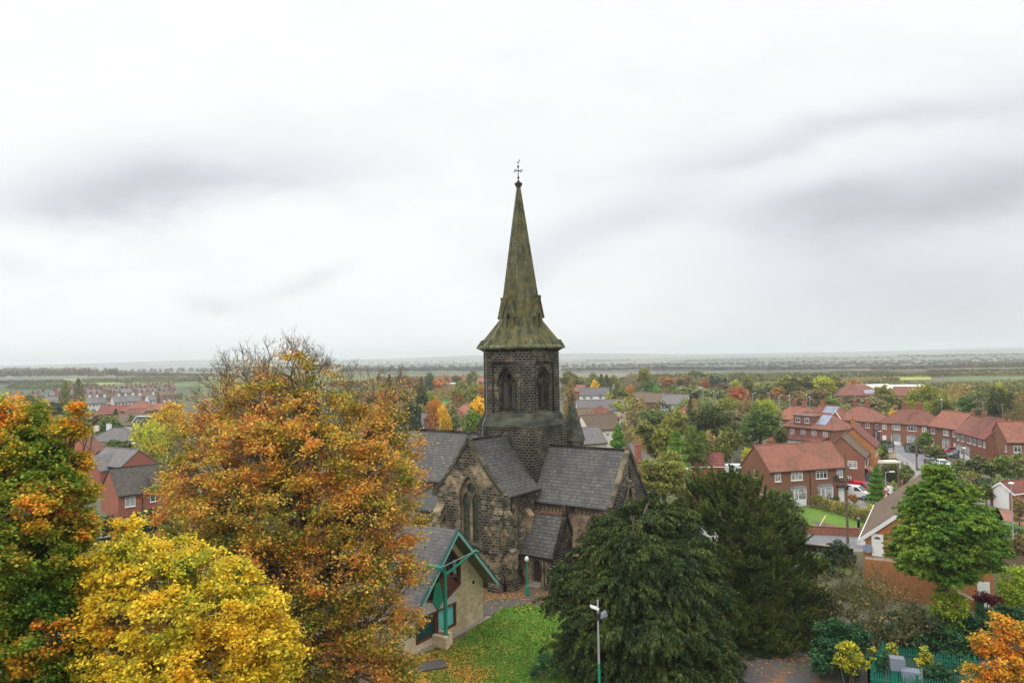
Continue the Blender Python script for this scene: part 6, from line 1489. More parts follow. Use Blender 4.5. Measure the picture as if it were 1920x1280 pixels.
# --- the big beech by the hall
bb_ = gnd(560, 1400); bD = 42.5; bb_ = at(560, 900, bD); bb_.z = 0
BEECH = [(470, 722, 1.5, 1.9, .9, 1.1), (545, 708, 0, 2.0, .9, 1.1), (598, 728, 1, 1.7, .9, 1), (425, 750, .5, 1.6, .9, 1), (690, 748, 1.5, 1.5, 1.1, .9), (742, 752, 2, 1.1, 1.2, .9),
         (505, 770, 0, 2.6), (600, 790, -1, 2.5), (415, 805, 1, 2.4), (690, 812, 1, 2.4), (745, 830, 2.5, 1.6), (355, 840, 1.5, 1.7),
         (480, 850, -2.5, 2.7), (590, 860, -3, 2.7), (385, 900, -.5, 2.5), (690, 890, -2, 2.5), (745, 915, 1, 1.8), (335, 925, 1.5, 1.5),
         (450, 950, -3.2, 2.8), (560, 965, -4, 2.9), (660, 965, -3.4, 2.7), (745, 985, -1, 1.7), (365, 985, -.5, 2.1), (320, 985, 2, 1.2),
         (420, 1040, -3, 2.5), (520, 1060, -4.4, 2.9), (630, 1065, -4.2, 2.8), (715, 1060, -2.6, 1.9), (770, 1075, -.5, 1.0),
         (480, 1150, -3.6, 2.6), (590, 1165, -4.4, 2.8), (690, 1165, -3.4, 2.2), (762, 1160, -1, 1.0), (560, 1270, -3.4, 2.6), (670, 1265, -3.2, 2.3), (745, 1255, -1.5, 1.3), (450, 1260, -2, 2.2),
         (520, 930, 4, 4.0, .9, .5), (620, 1000, 4, 4.0, .9, .5), (470, 1050, 4, 3.6, .9, .5)]
hero('beech_tree', 'great spreading beech, copper and gold with a bare twiggy top, left of the hall', bb_, px_lobes(bb_, bD, BEECH), 13.5, .55, LM['beech'], M['bark'], 11, 3.4, 92, .58, .105, 1.5, .5, bare=(0, 1, 2, 3, 4, 5), twig=.16, twl=.75)
# --- orange and green maple at the left edge
mD = 27.0; mb_ = at(40, 900, mD); mb_.z = 0
MAPLE = [(4, 768, .5, .5, 1.5), (-25, 800, .3, 1.0), (36, 800, .2, .6, 1.4), (64, 790, .6, .45, 1.6), (136, 786, .5, .36, 1.9), (92, 822, 0, .7), (142, 812, .6, .4), (20, 850, -.6, 1.2), (70, 865, -.4, .9), (132, 866, .4, .6), (146, 912, .5, .6), (112, 915, -.8, 1.0), (158, 955, .2, .5, 1.2), (-30, 890, 0, 1.4), (140, 990, -.6, .8), (60, 960, -2.6, .7), (95, 1195, -2.8, .7), (30, 1250, -3, .7), (125, 1045, -.2, .5)]
MAPLE2 = [(40, 880, .6, 1.2), (100, 870, .8, .9), (50, 945, -1.2, 1.5), (122, 950, .2, .9), (-30, 980, -1, 1.7), (95, 1010, -1.2, 1.2), (40, 1040, -2, 1.7), (138, 1005, .3, .6), (70, 1110, -1.8, 1.4), (115, 1080, -.6, .9), (20, 1130, -2.2, 1.7), (-40, 1090, -1, 1.8), (60, 1210, -2.2, 1.7), (105, 1190, -1.0, 1.1), (-10, 1250, -2, 1.7), (85, 1280, -1.6, 1.2), (40, 1000, 2, 2.6, .9, .5), (80, 1150, 2, 2.6, .9, .5)]
mp = hero('maple_tree', 'maple turning orange at the top and still green below, cut by the left edge', mb_, px_lobes(mb_, mD, MAPLE), 12.5, .3, LM['maple'], M['bark'], 21, 12.0, 110, .30, .092, 1.25, .55)
r = rng_(22); Cl, own = lobe_clumps(px_lobes(mb_, mD, MAPLE2), r, 9.0); link('lower_crown', np_mesh('lower_crown', leaf_verts(leaves_on(Cl, r, 115, .34, .5), .095, r, 1.25), 4, LM['maple_low']), mp)
# --- yellow tree in front
yD = 25.5; yb = at(330, 1100, yD); yb.z = 0
YEL = [(235, 1015, .5, .75, 1.1), (192, 1050, .4, .7), (185, 1105, .2, .7), (165, 1180, 0, .7), (155, 1250, -.2, .7), (180, 1130, .2, .6), (205, 1300, -.6, .9), (265, 1045, .2, .7), (330, 1045, .6, .9), (215, 1075, 0, .9), (290, 1085, -.5, 1.1), (385, 1075, 0, 1.0), (445, 1080, .4, .8), (220, 1150, -.6, 1.05), (310, 1160, -1.3, 1.3), (400, 1150, -1, 1.25), (480, 1135, 0, .9), (520, 1190, .2, .8), (200, 1230, -.6, 1.1), (290, 1245, -1.6, 1.3), (390, 1240, -1.7, 1.35), (470, 1220, -.8, 1.2), (530, 1240, 0, .65), (250, 1310, -1.6, 1.3), (350, 1320, -2, 1.4), (450, 1310, -1.4, 1.3), (340, 1180, 1.4, 2.2, .9, .5)]
hero('lime_tree', 'bright yellow leaved tree below the beech, in front of everything at bottom left', yb, px_lobes(yb, yD, YEL), 9.5, .22, LM['yellow'], M['bark'], 31, 10.0, 90, .33, .088, 1.5, .55, droop=.35)
# --- orange maple in the bottom right corner
oD = 40; ob = at(1885, 1220, oD); ob.z = 0
OR = [(1880, 1172, .3, .55, 1.5), (1850, 1205, .2, .7), (1905, 1210, -.2, .85), (1875, 1245, -.5, 1.0), (1840, 1265, 0, .7), (1925, 1190, .4, .7), (1920, 1270, -.5, 1.0), (1850, 1300, -.6, 1.0), (1900, 1320, -.6, 1.2)]
LM['amber'] = leafmat('amber_leaves', [(0.0, lin(150, 150, 40)), (0.35, lin(220, 170, 44)), (0.7, lin(226, 142, 38)), (1.0, lin(206, 104, 36))], .6, .4)
hero('young_maple', 'young amber maple in the bottom right corner', ob, px_lobes(ob, oD, OR), 4.5, .12, LM['amber'], M['bark'], 41, 11, 80, .30, .105, 1.3, .55)

# --- conifers and yews: drooping sprays round a trunk
def sprays(pts, dirs, L, r, needles=46, width=.22, size=.12, droop=.35, hang=.5):
    """each spray is an arching twig carrying short hanging side shoots"""
    n = len(pts); t = r.random((n, needles)) ** .8; Ls = (L * (.6 + .8 * r.random(n)))[:, None]
    P = pts[:, None, :] + dirs[:, None, :] * (t * Ls)[..., None]
    P[..., 2] -= droop * (t * t) * Ls
    side = np.cross(dirs, np.array([0, 0, 1.0])); side /= np.linalg.norm(side, axis=1, keepdims=True) + 1e-9
    sgn = r.normal(size=(n, needles)) * width * (1.15 - t * .9); P += side[:, None, :] * sgn[..., None] * (Ls / L)[..., None]
    P[..., 2] -= np.abs(r.normal(size=(n, needles))) * hang * width
    C = P.reshape(-1, 3); m = len(C); a = np.repeat(dirs, needles, 0) * .6 + np.repeat(side, needles, 0) * np.sign(sgn).reshape(-1, 1) * .5 + r.normal(size=(m, 3)) * .25; a[:, 2] -= hang
    a /= np.linalg.norm(a, axis=1, keepdims=True); b = np.cross(a, unit(m, r)); b /= np.linalg.norm(b, axis=1, keepdims=True) + 1e-9
    s = (size * (.7 + .6 * r.random(m)))[:, None]; V = np.empty((m, 4, 3)); V[:, 0] = C - a * s; V[:, 2] = C + a * s; V[:, 1] = C + b * s * .42; V[:, 3] = C - b * s * .42
    return V.reshape(-1, 3)
def conifer(name, label, base, lobes, trunk_h, trunk_r, lm, seed, per_area, L, needles, width, size, droop, hang, tilt=.15, cat='tree'):
    r = rng_(seed); e = empty(name, base, 0, label, cat); P, Dd = [], []; mb = MB(); mb.chain([(0, 0, -.3), (0, 0, trunk_h * .5), (0, 0, trunk_h)], [trunk_r * 1.2, trunk_r * .8, .04], 8)
    sub_ = []
    for x, y, z, rx, ry, rz, *d in lobes:          # boughs that break out of the outline
        if d and d[0] < 1: continue
        for _ in range(3):
            u = unit(1, r)[0]; u[2] = abs(u[2]) * .8; q = .28 + .2 * r.random(); sub_.append((x + u[0] * rx * 1.02, y + u[1] * ry * 1.02, z + u[2] * rz * 1.02, rx * q, ry * q, rz * q, 1.2))
    for x, y, z, rx, ry, rz, *d in list(lobes) + sub_:
        n = int(per_area * (d[0] if d else 1) * (rx * ry * rz) ** (2 / 3) * 4); u = unit(n, r); u[:, 2] = np.where(u[:, 2] < -.3, u[:, 2] * .4, u[:, 2]); rad = .55 + .45 * r.random(n) ** .5
        p = np.array([x, y, z]) + u * rad[:, None] * np.array([rx, ry, rz]); out = u + r.normal(size=(n, 3)) * .25; h = p.copy(); h[:, 2] = 0; hl = np.linalg.norm(h, axis=1, keepdims=True) + .3
        out = out * .7 + h / hl * .6; out[:, 2] = out[:, 2] * .5 + tilt; out /= np.linalg.norm(out, axis=1, keepdims=True); P.append(p - out * L * .35); Dd.append(out)
        limb(mb, (0, 0, min(trunk_h * .9, max(.8, z * .75))), (x * .9, y * .9, z), trunk_r * .25, .04, r, .06, 4, 5)
    mb.build('trunk', M['bark'], e); P, Dd = np.concatenate(P), np.concatenate(Dd)
    link('crown', np_mesh('crown', sprays(P, Dd, L, r, needles, width, size, droop, hang), 4, lm), e); return e
wD = 52.0; wb = at(1190, 1100, wD); wb.z = 0
YEW = [(1225, 942, 1, .6, 1.3), (1188, 952, 1.4, .6, 1.2), (1272, 952, 1.2, .6, 1.4), (1140, 988, .6, .6, 1), (1102, 1038, .5, .6, 1), (1068, 1085, .2, .6, .9), (1050, 1120, .2, .5, .9), (1180, 985, 1.5, 1.9), (1225, 970, 1, 1.7), (1275, 985, 1.5, 1.5), (1140, 1025, .5, 1.8), (1210, 1040, -1, 2.4), (1285, 1040, 0, 2.0), (1100, 1075, .5, 1.6), (1165, 1100, -1.6, 2.5), (1250, 1110, -2, 2.6), (1310, 1110, -.5, 1.9),
       (1080, 1130, 0, 1.5), (1130, 1170, -2, 2.2), (1210, 1180, -2.8, 2.6), (1295, 1180, -2, 2.3), (1090, 1215, -1.2, 1.4), (1150, 1250, -2.6, 2.2), (1240, 1260, -3, 2.6), (1320, 1250, -2, 2.0), (1170, 1320, -2.5, 2.2), (1260, 1330, -2.8, 2.4), (1100, 1290, -1.5, 1.4), (1200, 1120, 3, 3.6, .9, .4), (1280, 1200, 2, 3.0, .9, .4)]
conifer('yew_tree', 'broad dark yew with drooping sprays in front of the chancel, behind the tall lamp post', wb, px_lobes(wb, wD, YEW), 10.5, .5, LM['yew'], 51, 8, 1.2, 130, .16, .10, .45, .8)
vD = 58.0; vb = at(1420, 1100, vD); vb.z = 0
YEW2 = [(1375, 905, .5, .55, 2.2), (1345, 913, 1.2, .5, 2), (1405, 922, 0, .55, 2.2), (1435, 952, 0, .55, 2.2), (1465, 984, 0, .6, 2), (1492, 1030, 0, .6, 2), (1515, 1085, 0, .55, 2), (1537, 1140, 0, .5, 2), (1390, 975, -2.4, .6, 2), (1440, 1030, -2.2, .6, 2), (1345, 925, 1.5, 1.7), (1385, 930, .5, 1.6), (1310, 955, 1.5, 1.5), (1425, 975, 0, 1.8), (1360, 985, -1, 2.2), (1460, 1010, .5, 1.7), (1405, 1040, -1.6, 2.4), (1480, 1070, 0, 1.9), (1350, 1060, -1, 2.2), (1440, 1100, -2, 2.5), (1505, 1120, 0, 1.7), (1380, 1140, -2, 2.4), (1470, 1160, -2, 2.3), (1525, 1180, -.5, 1.3), (1420, 1210, -2.6, 2.3), (1500, 1210, -1.6, 1.7), (1370, 1230, -2.4, 2.2), (1460, 1240, -2, 1.6), (1430, 1235, -3, 1.8), (1350, 1270, -3, 2.2), (1480, 1222, -2.4, 1.6), (1540, 1140, 0, 1.2), (1330, 1200, -2, 2.0), (1395, 1180, -3, 2.2), (1300, 1300, -3, 2.2), (1410, 1080, 3, 3.6, .9, .4)]
conifer('yew_tree', 'taller bronze green yew with upright shoots to the right of the broad dark yew', vb, px_lobes(vb, vD, YEW2), 11.5, .5, LM['yew2'], 61, 9, .8, 120, .14, .10, -.1, .15, 1.1)
cD = 55.0; cb = at(1772, 1100, cD); cb.z = 0
CON = [(1762, 893, 0, .75, 1.3), (1778, 915, -.2, 1.0), (1745, 925, .2, 1.0), (1800, 945, 0, 1.15), (1765, 950, -.8, 1.4), (1730, 960, 0, 1.2), (1825, 975, .2, 1.1), (1785, 985, -1.2, 1.7), (1735, 995, -.6, 1.5), (1840, 1005, .2, 1.2), (1710, 1015, .2, 1.1), (1800, 1025, -1, 1.7), (1755, 1035, -1, 1.6), (1700, 1035, .5, .9), (1850, 1030, .5, 1.0), (1825, 1055, -.4, 1.2), (1725, 1060, -.4, 1.1), (1780, 1075, -.6, 1.3), (1775, 1000, 2, 2.6, .9, .5)]
conifer('cypress_tree', 'bright green feathery conifer on a bare ivy trunk in front of the bungalow', cb, [(x, y, z, rx * 1.15, ry * 1.15, rz * 1.1, *d) for x, y, z, rx, ry, rz, *d in px_lobes(cb, cD, CON)], 11.0, .28, LM['cypress'], 71, 16, .8, 90, .14, .10, .25, .5, .3)

# --- shrubs and hedges near the camera, each with its own stems
def shrub(name, label, D, L, lm, seed, per_area, per, cr, ls, elong=1.4, cat='shrub', stems='bark', droop=0, twig=0):
    b = at(L[0][0], L[0][1], D); xs = [at(q[0], q[1], D + q[2]) for q in L]; b = Vector((sum(p.x for p in xs) / len(xs), sum(p.y for p in xs) / len(xs), 0)); r = rng_(seed); e = empty(name, b, 0, label, cat)
    lobes = px_lobes(b, D, L); Cl, own = lobe_clumps(lobes, r, per_area, .5); mb = MB(); T = []
    for lb in lobes: limb(mb, (lb[0] * .4, lb[1] * .4, -.1), (lb[0], lb[1], max(.2, lb[2])), .06, .015, r, .1, 3, 5)
    st_ = mb.build('stems', M[stems], e)
    if twig:
        for k in range(len(Cl)):
            for _ in range(twig): twig_fan(T, Vector(Cl[k]), (Vector(Cl[k]) - Vector((0, 0, .5))).normalized() * .6 + Vector(r.normal(size=3)) * .5 + Vector((0, 0, .2)), .7, .02, r, 2, 2)
        link('twigs', np_mesh('twigs', sticks(T, None, 't'), 4, M[stems]), st_)
    C = leaves_on(Cl, r, per, cr, .7); C = C[C[:, 2] > .02]
    link('foliage', np_mesh('foliage', leaf_verts(C, ls, r, elong, .5, droop), 4, lm), e); return e
shrub('laurel_shrub', 'dark glossy laurel mass below the bare thicket, left of the green fence', 50, [(1545, 1215, .5, .9), (1575, 1225, -.3, 1.0), (1600, 1195, .8, 1.1), (1560, 1180, 1.5, 1.1), (1540, 1245, -.5, .7), (1590, 1250, -.8, .8)], LM['ivy'], 81, 12, 40, .3, .13)
shrub('gold_shrub', 'yellow green spotted shrub against the left end of the green fence', 48.6, [(1590, 1215, 0, .55), (1603, 1235, -.2, .55), (1577, 1238, 0, .45), (1596, 1253, -.3, .4)], LM['gold'], 82, 22, 34, .2, .11)
shrub('climbing_ivy', 'yellow ivy climbing the back of the green fence above the hooded cabinet', 49.4, [(1672, 1215, 0, .3, 1.6), (1670, 1235, 0, .3, 1.4)], LM['gold'], 83, 30, 26, .15, .1, cat='climber')
shrub('climbing_ivy', 'larger yellow ivy on the green fence right of the cabinets', 48.8, [(1733, 1225, 0, .36, 1.8), (1722, 1240, 0, .3), (1738, 1243, 0, .3)], LM['gold'], 84, 26, 26, .16, .1, cat='climber')
shrub('climbing_ivy', 'thin yellow ivy on the left panel of the green fence', 47.6, [(1631, 1245, 0, .28, 2.0), (1637, 1220, .8, .25)], LM['gold'], 85, 26, 22, .14, .1, cat='climber')
shrub('laurel_shrub', 'dark evergreen shrub filling the inside of the green fence', 47.5, [(1650, 1235, .8, .7), (1760, 1258, .5, .8), (1790, 1240, 1.4, .9), (1740, 1270, 0, .6)], LM['ivy'], 86, 14, 36, .26, .12)
shrub('laurel_hedge', 'dark green ivy bank right of the bare thicket under the bungalow', 54, [(1740, 1170, 1, 1.2), (1790, 1165, 1.4, 1.2), (1830, 1175, 1.2, 1.0), (1770, 1200, -.4, 1.2), (1720, 1205, -.4, 1.0), (1815, 1210, -.6, 1.1), (1680, 1195, .5, 1.0), (1855, 1160, 2, .9), (1600, 1190, .6, .8), (1640, 1180, .8, .9), (1680, 1168, 1, .9), (1710, 1150, 1.6, .8)], LM['ivy'], 87, 10, 44, .32, .14)
shrub('hawthorn_thicket', 'bare brownish thicket of thin twigs in front of the bungalow ramp', 53.5, [(1590, 1088, 1.6, .9), (1565, 1098, 1.2, .9), (1635, 1092, 1.2, .8), (1600, 1118, 1, 1.2), (1650, 1120, .6, 1.3), (1700, 1140, .4, 1.2), (1620, 1155, -.6, 1.4), (1675, 1170, -.6, 1.4), (1725, 1168, .4, 1.0), (1580, 1165, .5, 1.0), (1640, 1195, -.8, 1.1)], LM['thicket'], 88, 4.0, 18, .55, .11, stems='bark_green', twig=2)
shrub('ivy_trunk', 'pale green ivy round the foot of the bright conifer', 55, [(1778, 1105, 0, .8, 1.2), (1765, 1140, -.2, .85, 1.2), (1795, 1135, 0, .8, 1.3), (1780, 1165, -.2, .8)], LM['lime'], 89, 14, 36, .28, .12, cat='ivy')
shrub('lime_hedge', 'tall lime green clipped hedge at the right edge beyond the bungalow', 57, [(1895, 1085, .3, .95, 1.0), (1925, 1085, .3, 1.1), (1900, 1115, -.2, 1.0), (1930, 1125, -.2, 1.1), (1890, 1140, 0, .75)], LM['lime'], 90, 14, 44, .3, .11, cat='hedge')
shrub('blue_conifer_shrub', 'blue green shrub below the lime hedge', 51, [(1905, 1160, 0, .9), (1880, 1150, .6, .6), (1925, 1180, -.3, .9)], LM['ivy'], 91, 14, 40, .28, .12)
shrub('red_shrub', 'dark red low shrub at the corner of the bungalow', 56.5, [(1850, 1120, 0, .55, .6), (1865, 1125, -.1, .5, .6), (1838, 1122, .1, .4, .6)], LM['redshrub'], 92, 30, 30, .2, .11)
shrub('conifer_bush', 'green pointed bush beside the street wall left of the bungalow', 76, [(1572, 1040, 0, 1.1, 1.4), (1555, 1048, .3, .9, 1.2), (1588, 1046, 0, .8), (1535, 1072, -2, 1.3), (1560, 1078, -3, 1.2)], LM['hedge_dark'], 93, 10, 44, .3, .16)
shrub('garden_shrub', 'small dark bush growing on the church lawn edge by the yew', 50.5, [(1022, 1232, .4, .45), (1012, 1245, 0, .5), (1035, 1252, -.2, .5), (1005, 1258, .2, .4)], LM['ivy'], 94, 16, 22, .2, .11)
shrub('dark_shrub', 'dark evergreen under the charcoal roofed house, beside the beech', 92, [(262, 985, 0, 1.6), (290, 978, .4, 1.9), (315, 990, 0, 1.8), (275, 1005, -1, 1.8), (300, 1010, -1, 1.8)], LM['hedge_dark'], 95, 4, 60, .6, .24)
shrub('garden_shrub', 'small green shrub between the conservatory and the charcoal roofed house', 93, [(205, 978, 0, .9), (215, 985, 0, .9)], LM['hedge_dark'], 96, 6, 50, .45, .22)
def hedge(label, pts, w, h, lm, seed, ls=.16, dens=150, z=0, name='hedge'):
    """a clipped hedge: leaves close to the faces of a long box, twigs inside"""
    P = [Vector(tuple(gnd(*p))[:2]) if len(p) == 2 else Vector(p[:2]) for p in pts]; r = rng_(seed); e = empty(name, (P[0].x, P[0].y, z), 0, label, 'hedge'); Cs = []; mb = MB()
    for a, b in zip(P[:-1], P[1:]):
        L_ = (b - a).length; n = int(L_ * (w + 2 * h) * dens * (.16 / ls) ** 2 * .35); s = r.random(n) * L_; k = r.random(n) * (w + 2 * h)
        side = np.where(k < h, -1.0, np.where(k < 2 * h, 1.0, 0)); off = np.where(side == 0, (r.random(n) - .5) * w, side * w / 2); zz = np.where(side == 0, h, r.random(n) * h)
        off *= 1 + r.normal(size=n) * .12 ; zz = np.maximum(.05, zz + r.normal(size=n) * .08 + .1 * np.sin(s * 1.3 + seed)); u = (b - a).normalized(); o = a - P[0]
        Cs.append(np.stack([o.x + u.x * s - u.y * off, o.y + u.y * s + u.x * off, zz], 1)); i = .3
        while i < L_: q = o + u * i; mb.tube((q.x, q.y, -.1), (q.x + r.normal() * .1, q.y, h * .8), .04, .02, 4); i += .6
    mb.build('stems', M['bark'], e); C = np.concatenate(Cs)
    C2 = C[r.random(len(C)) < .5].copy(); C2[:, 2] *= .8
    link('foliage', np_mesh('foliage', leaf_verts(np.concatenate([C, C2]), ls, r, 1.3, .4), 4, lm), e)
hedge('long clipped yellow green hedge in front of the wide brick pair', [(1524, 950), (1580, 964), (1640, 984)], 1.2, 1.5, LM['hedge'], 101)
hedge('low dark hedge under the bay windows of the wide brick pair', [(1533, 944), (1572, 942)], 1.0, .9, LM['hedge_dark'], 102)
hedge('pale yellow bush hedge at the foot of the warning signs', [(1632, 962), (1660, 955)], 1.2, .9, LM['gold'], 103)
hedge('dark hedge before the pair of hipped houses at the road end', [(1700, 846), (1736, 852)], 1.6, 1.9, LM['hedge_dark'], 104, .24)
hedge('tall dark hedge below the hipped house with the arched window', [(1640, 842), (1668, 838)], 1.4, 1.6, LM['hedge_dark'], 105, .24)
hedge('long dark clipped hedge across the right side above the garage', [(1832, 930), (1880, 925), (1935, 925)], 2.2, 2.2, LM['hedge_dark'], 106, .22)
hedge('short beech hedge with brown tops beside the road right of the conifer top', [(1808, 912), (1829, 918)], 2.0, 2.4, LM['hedge'], 107, .2)
hedge('low dark hedge at the foot of the street lamp by the garage', [(1872, 1006), (1935, 1014)], 1.4, 1.2, LM['hedge_dark'], 108)
hedge('clipped green hedge along the outbuilding garden', [(1284, 915), (1335, 921)], 1.6, .9, LM['hedge_dark'], 109)
hedge('dark hedge in front of the caravan', [(1345, 903), (1392, 906)], 1.4, 1.5, LM['hedge_dark'], 110)
hedge('rust tinted hedge at the right of the street beyond the timber fence', [(1880, 1042), (1935, 1050)], 1.6, 1.6, LM['thicket'], 111)

# ---------------------------------------------------------------- the trees of the town: a few kinds, then copies
def kind_mesh(kind, seed, n, ls):
    r = rng_(seed); mb = MB()
    if kind == 'conifer':
        P = []; z = r.random(n) ** .85; rad = .5 * (1 - z) ** .55 * (.75 + .3 * np.sin(z * 40 + r.random(n) * 2)) * r.random(n) ** .25; a = r.random(n) * 6.283; C = np.stack([rad * np.cos(a), rad * np.sin(a), .06 + z * .93], 1); up = .2
        mb.chain([(0, 0, 0), (0, 0, .95)], [.035, .006], 6)
    elif kind == 'poplar':
        z = r.random(n); rad = .5 * np.sin(np.pi * np.clip(z * .9 + .1, 0, 1)) ** .6 * (.6 + .4 * r.random(n)) * (.8 + .25 * np.sin(z * 25 + 3 * np.sin(r.random(n) * 6))); a = r.random(n) * 6.283; C = np.stack([rad * np.cos(a), rad * np.sin(a), .05 + z * .95], 1); up = .1
        mb.chain([(0, 0, 0), (0, 0, .9)], [.05, .006], 6)
    else:
        lobes = [(0, 0, .62, .30, .30, .32)]; m = {'round': 9, 'tall': 8, 'bush': 6, 'bare': 9, 'willow': 10}[kind]
        for i in range(m):
            a = 6.283 * (i + r.random() * .7) / m * 2.4; q = (.26 if kind != 'tall' else .2) * (.7 + .5 * r.random()); zz = .34 + .5 * r.random() if kind != 'bush' else .25 + .5 * r.random()
            w = .17 + .09 * r.random(); lobes.append((q * math.cos(a), q * math.sin(a), zz, w, w, w * (.8 if kind != 'tall' else 1.2)))
        lobes.append((.05 * r.normal(), .05 * r.normal(), .84, .17, .17, .15))
        Cl, own = lobe_clumps(lobes, r, 140 if kind != 'bare' else 90, .6); C = leaves_on(Cl, r, n / len(Cl), .075, .6); up = .6
        if kind == 'willow': C[:, 2] -= np.abs(r.normal(size=len(C))) * .10
        C = C[C[:, 2] > (.02 if kind != 'round' else .1)]
        mb.chain([(0, 0, -.02), (0, 0, .25), (.01, 0, .5)], [.035, .028, .02], 7)
        for lb in lobes: limb(mb, (0, 0, .22 + .2 * r.random()), lb[:3], .014, .004, r, .08, 4, 5)
        if kind == 'bare':
            T = []
            for k in range(len(Cl)): twig_fan(T, Vector(Cl[k]) * .85 + Vector((0, 0, .05)), ((Vector(Cl[k]) - Vector((0, 0, .35))).normalized() + Vector((0, 0, .35)) + Vector(r.normal(size=3)) * .25).normalized(), .085, .0035, r, 2, 3)
            S_ = sticks(T, None, 't'); nl = len(C) // 3; C = C[r.permutation(len(C))[:nl]]
            V = leaf_verts(C, ls, r, 1.4, up); me = np_mesh('crown', np.concatenate([V, S_]), 4, M['lvl']); return me, mb.mesh('trunk', M['bark_grey'])
    V = leaf_verts(C, ls, r, 1.4, up, .8 if kind == 'willow' else 0); return np_mesh('crown', V, 4, M['lvl']), mb.mesh('trunk', M['bark'])
KM = {}
for kd, cnt, n, ls in (('round', 4, 5200, .042), ('tall', 2, 4500, .042), ('bush', 3, 3200, .055), ('bare', 3, 3000, .03), ('willow', 2, 6000, .036), ('conifer', 3, 4200, .05), ('poplar', 2, 3600, .05)):
    KM[kd] = [kind_mesh(kd, 200 + 17 * i + len(kd) * 7, n, ls) for i in range(cnt)]
for i in range(2): KM['fine'] = KM.get('fine', []) + [kind_mesh('round', 300 + i, 16000, .024)]
KM['finecon'] = [kind_mesh('conifer', 310, 14000, .03)]
GREEN = dict(olive=(125, 130, 69), dark=(66, 89, 57), green=(91, 125, 59), bright=(96, 150, 62), yellow=(222, 193, 64), gold=(240, 193, 57), lime=(184, 188, 64), orange=(214, 142, 62), rust=(170, 118, 70), red=(178, 88, 64), brown=(145, 125, 93), tan=(172, 145, 107), grey=(141, 134, 111), purple=(125, 107, 98), blue=(69, 96, 78), sage=(134, 148, 96), moss=(143, 145, 66))
TG = 'trees and bushes of the town'
_tc = [0]
def tree(px, ytop, wpx, D, kind, colour, label, base_px=None, sink=0.0):
    i = _tc[0]; _tc[0] += 1; p = at(px, ytop, D); g = gz(p.x, p.y); h = max(1.5, p.z - g); w = wpx / FOC * D
    cm, tm = KM[kind][i % len(KM[kind])]; ws = w / ({'conifer': .8, 'finecon': .8, 'poplar': .95}.get(kind, .84))
    nm = {'conifer': 'conifer_tree', 'finecon': 'conifer_tree', 'poplar': 'poplar_tree', 'bush': 'garden_bush', 'willow': 'willow_tree', 'bare': 'thinning_tree'}.get(kind, 'broadleaf_tree')
    e = empty(nm, (p.x, p.y, g), (i * 2.4) % 6.28, label, 'bush' if kind == 'bush' else 'tree', TG); e.scale = (ws, ws, h / 1.0)
    link('trunk', tm, e); c = link('crown', cm, e); rr_ = random.Random(i); col = lin(*GREEN[colour]); k = .9 + .25 * rr_.random(); c.color = (col[0] * k, col[1] * k, col[2] * k, 1)
    return e
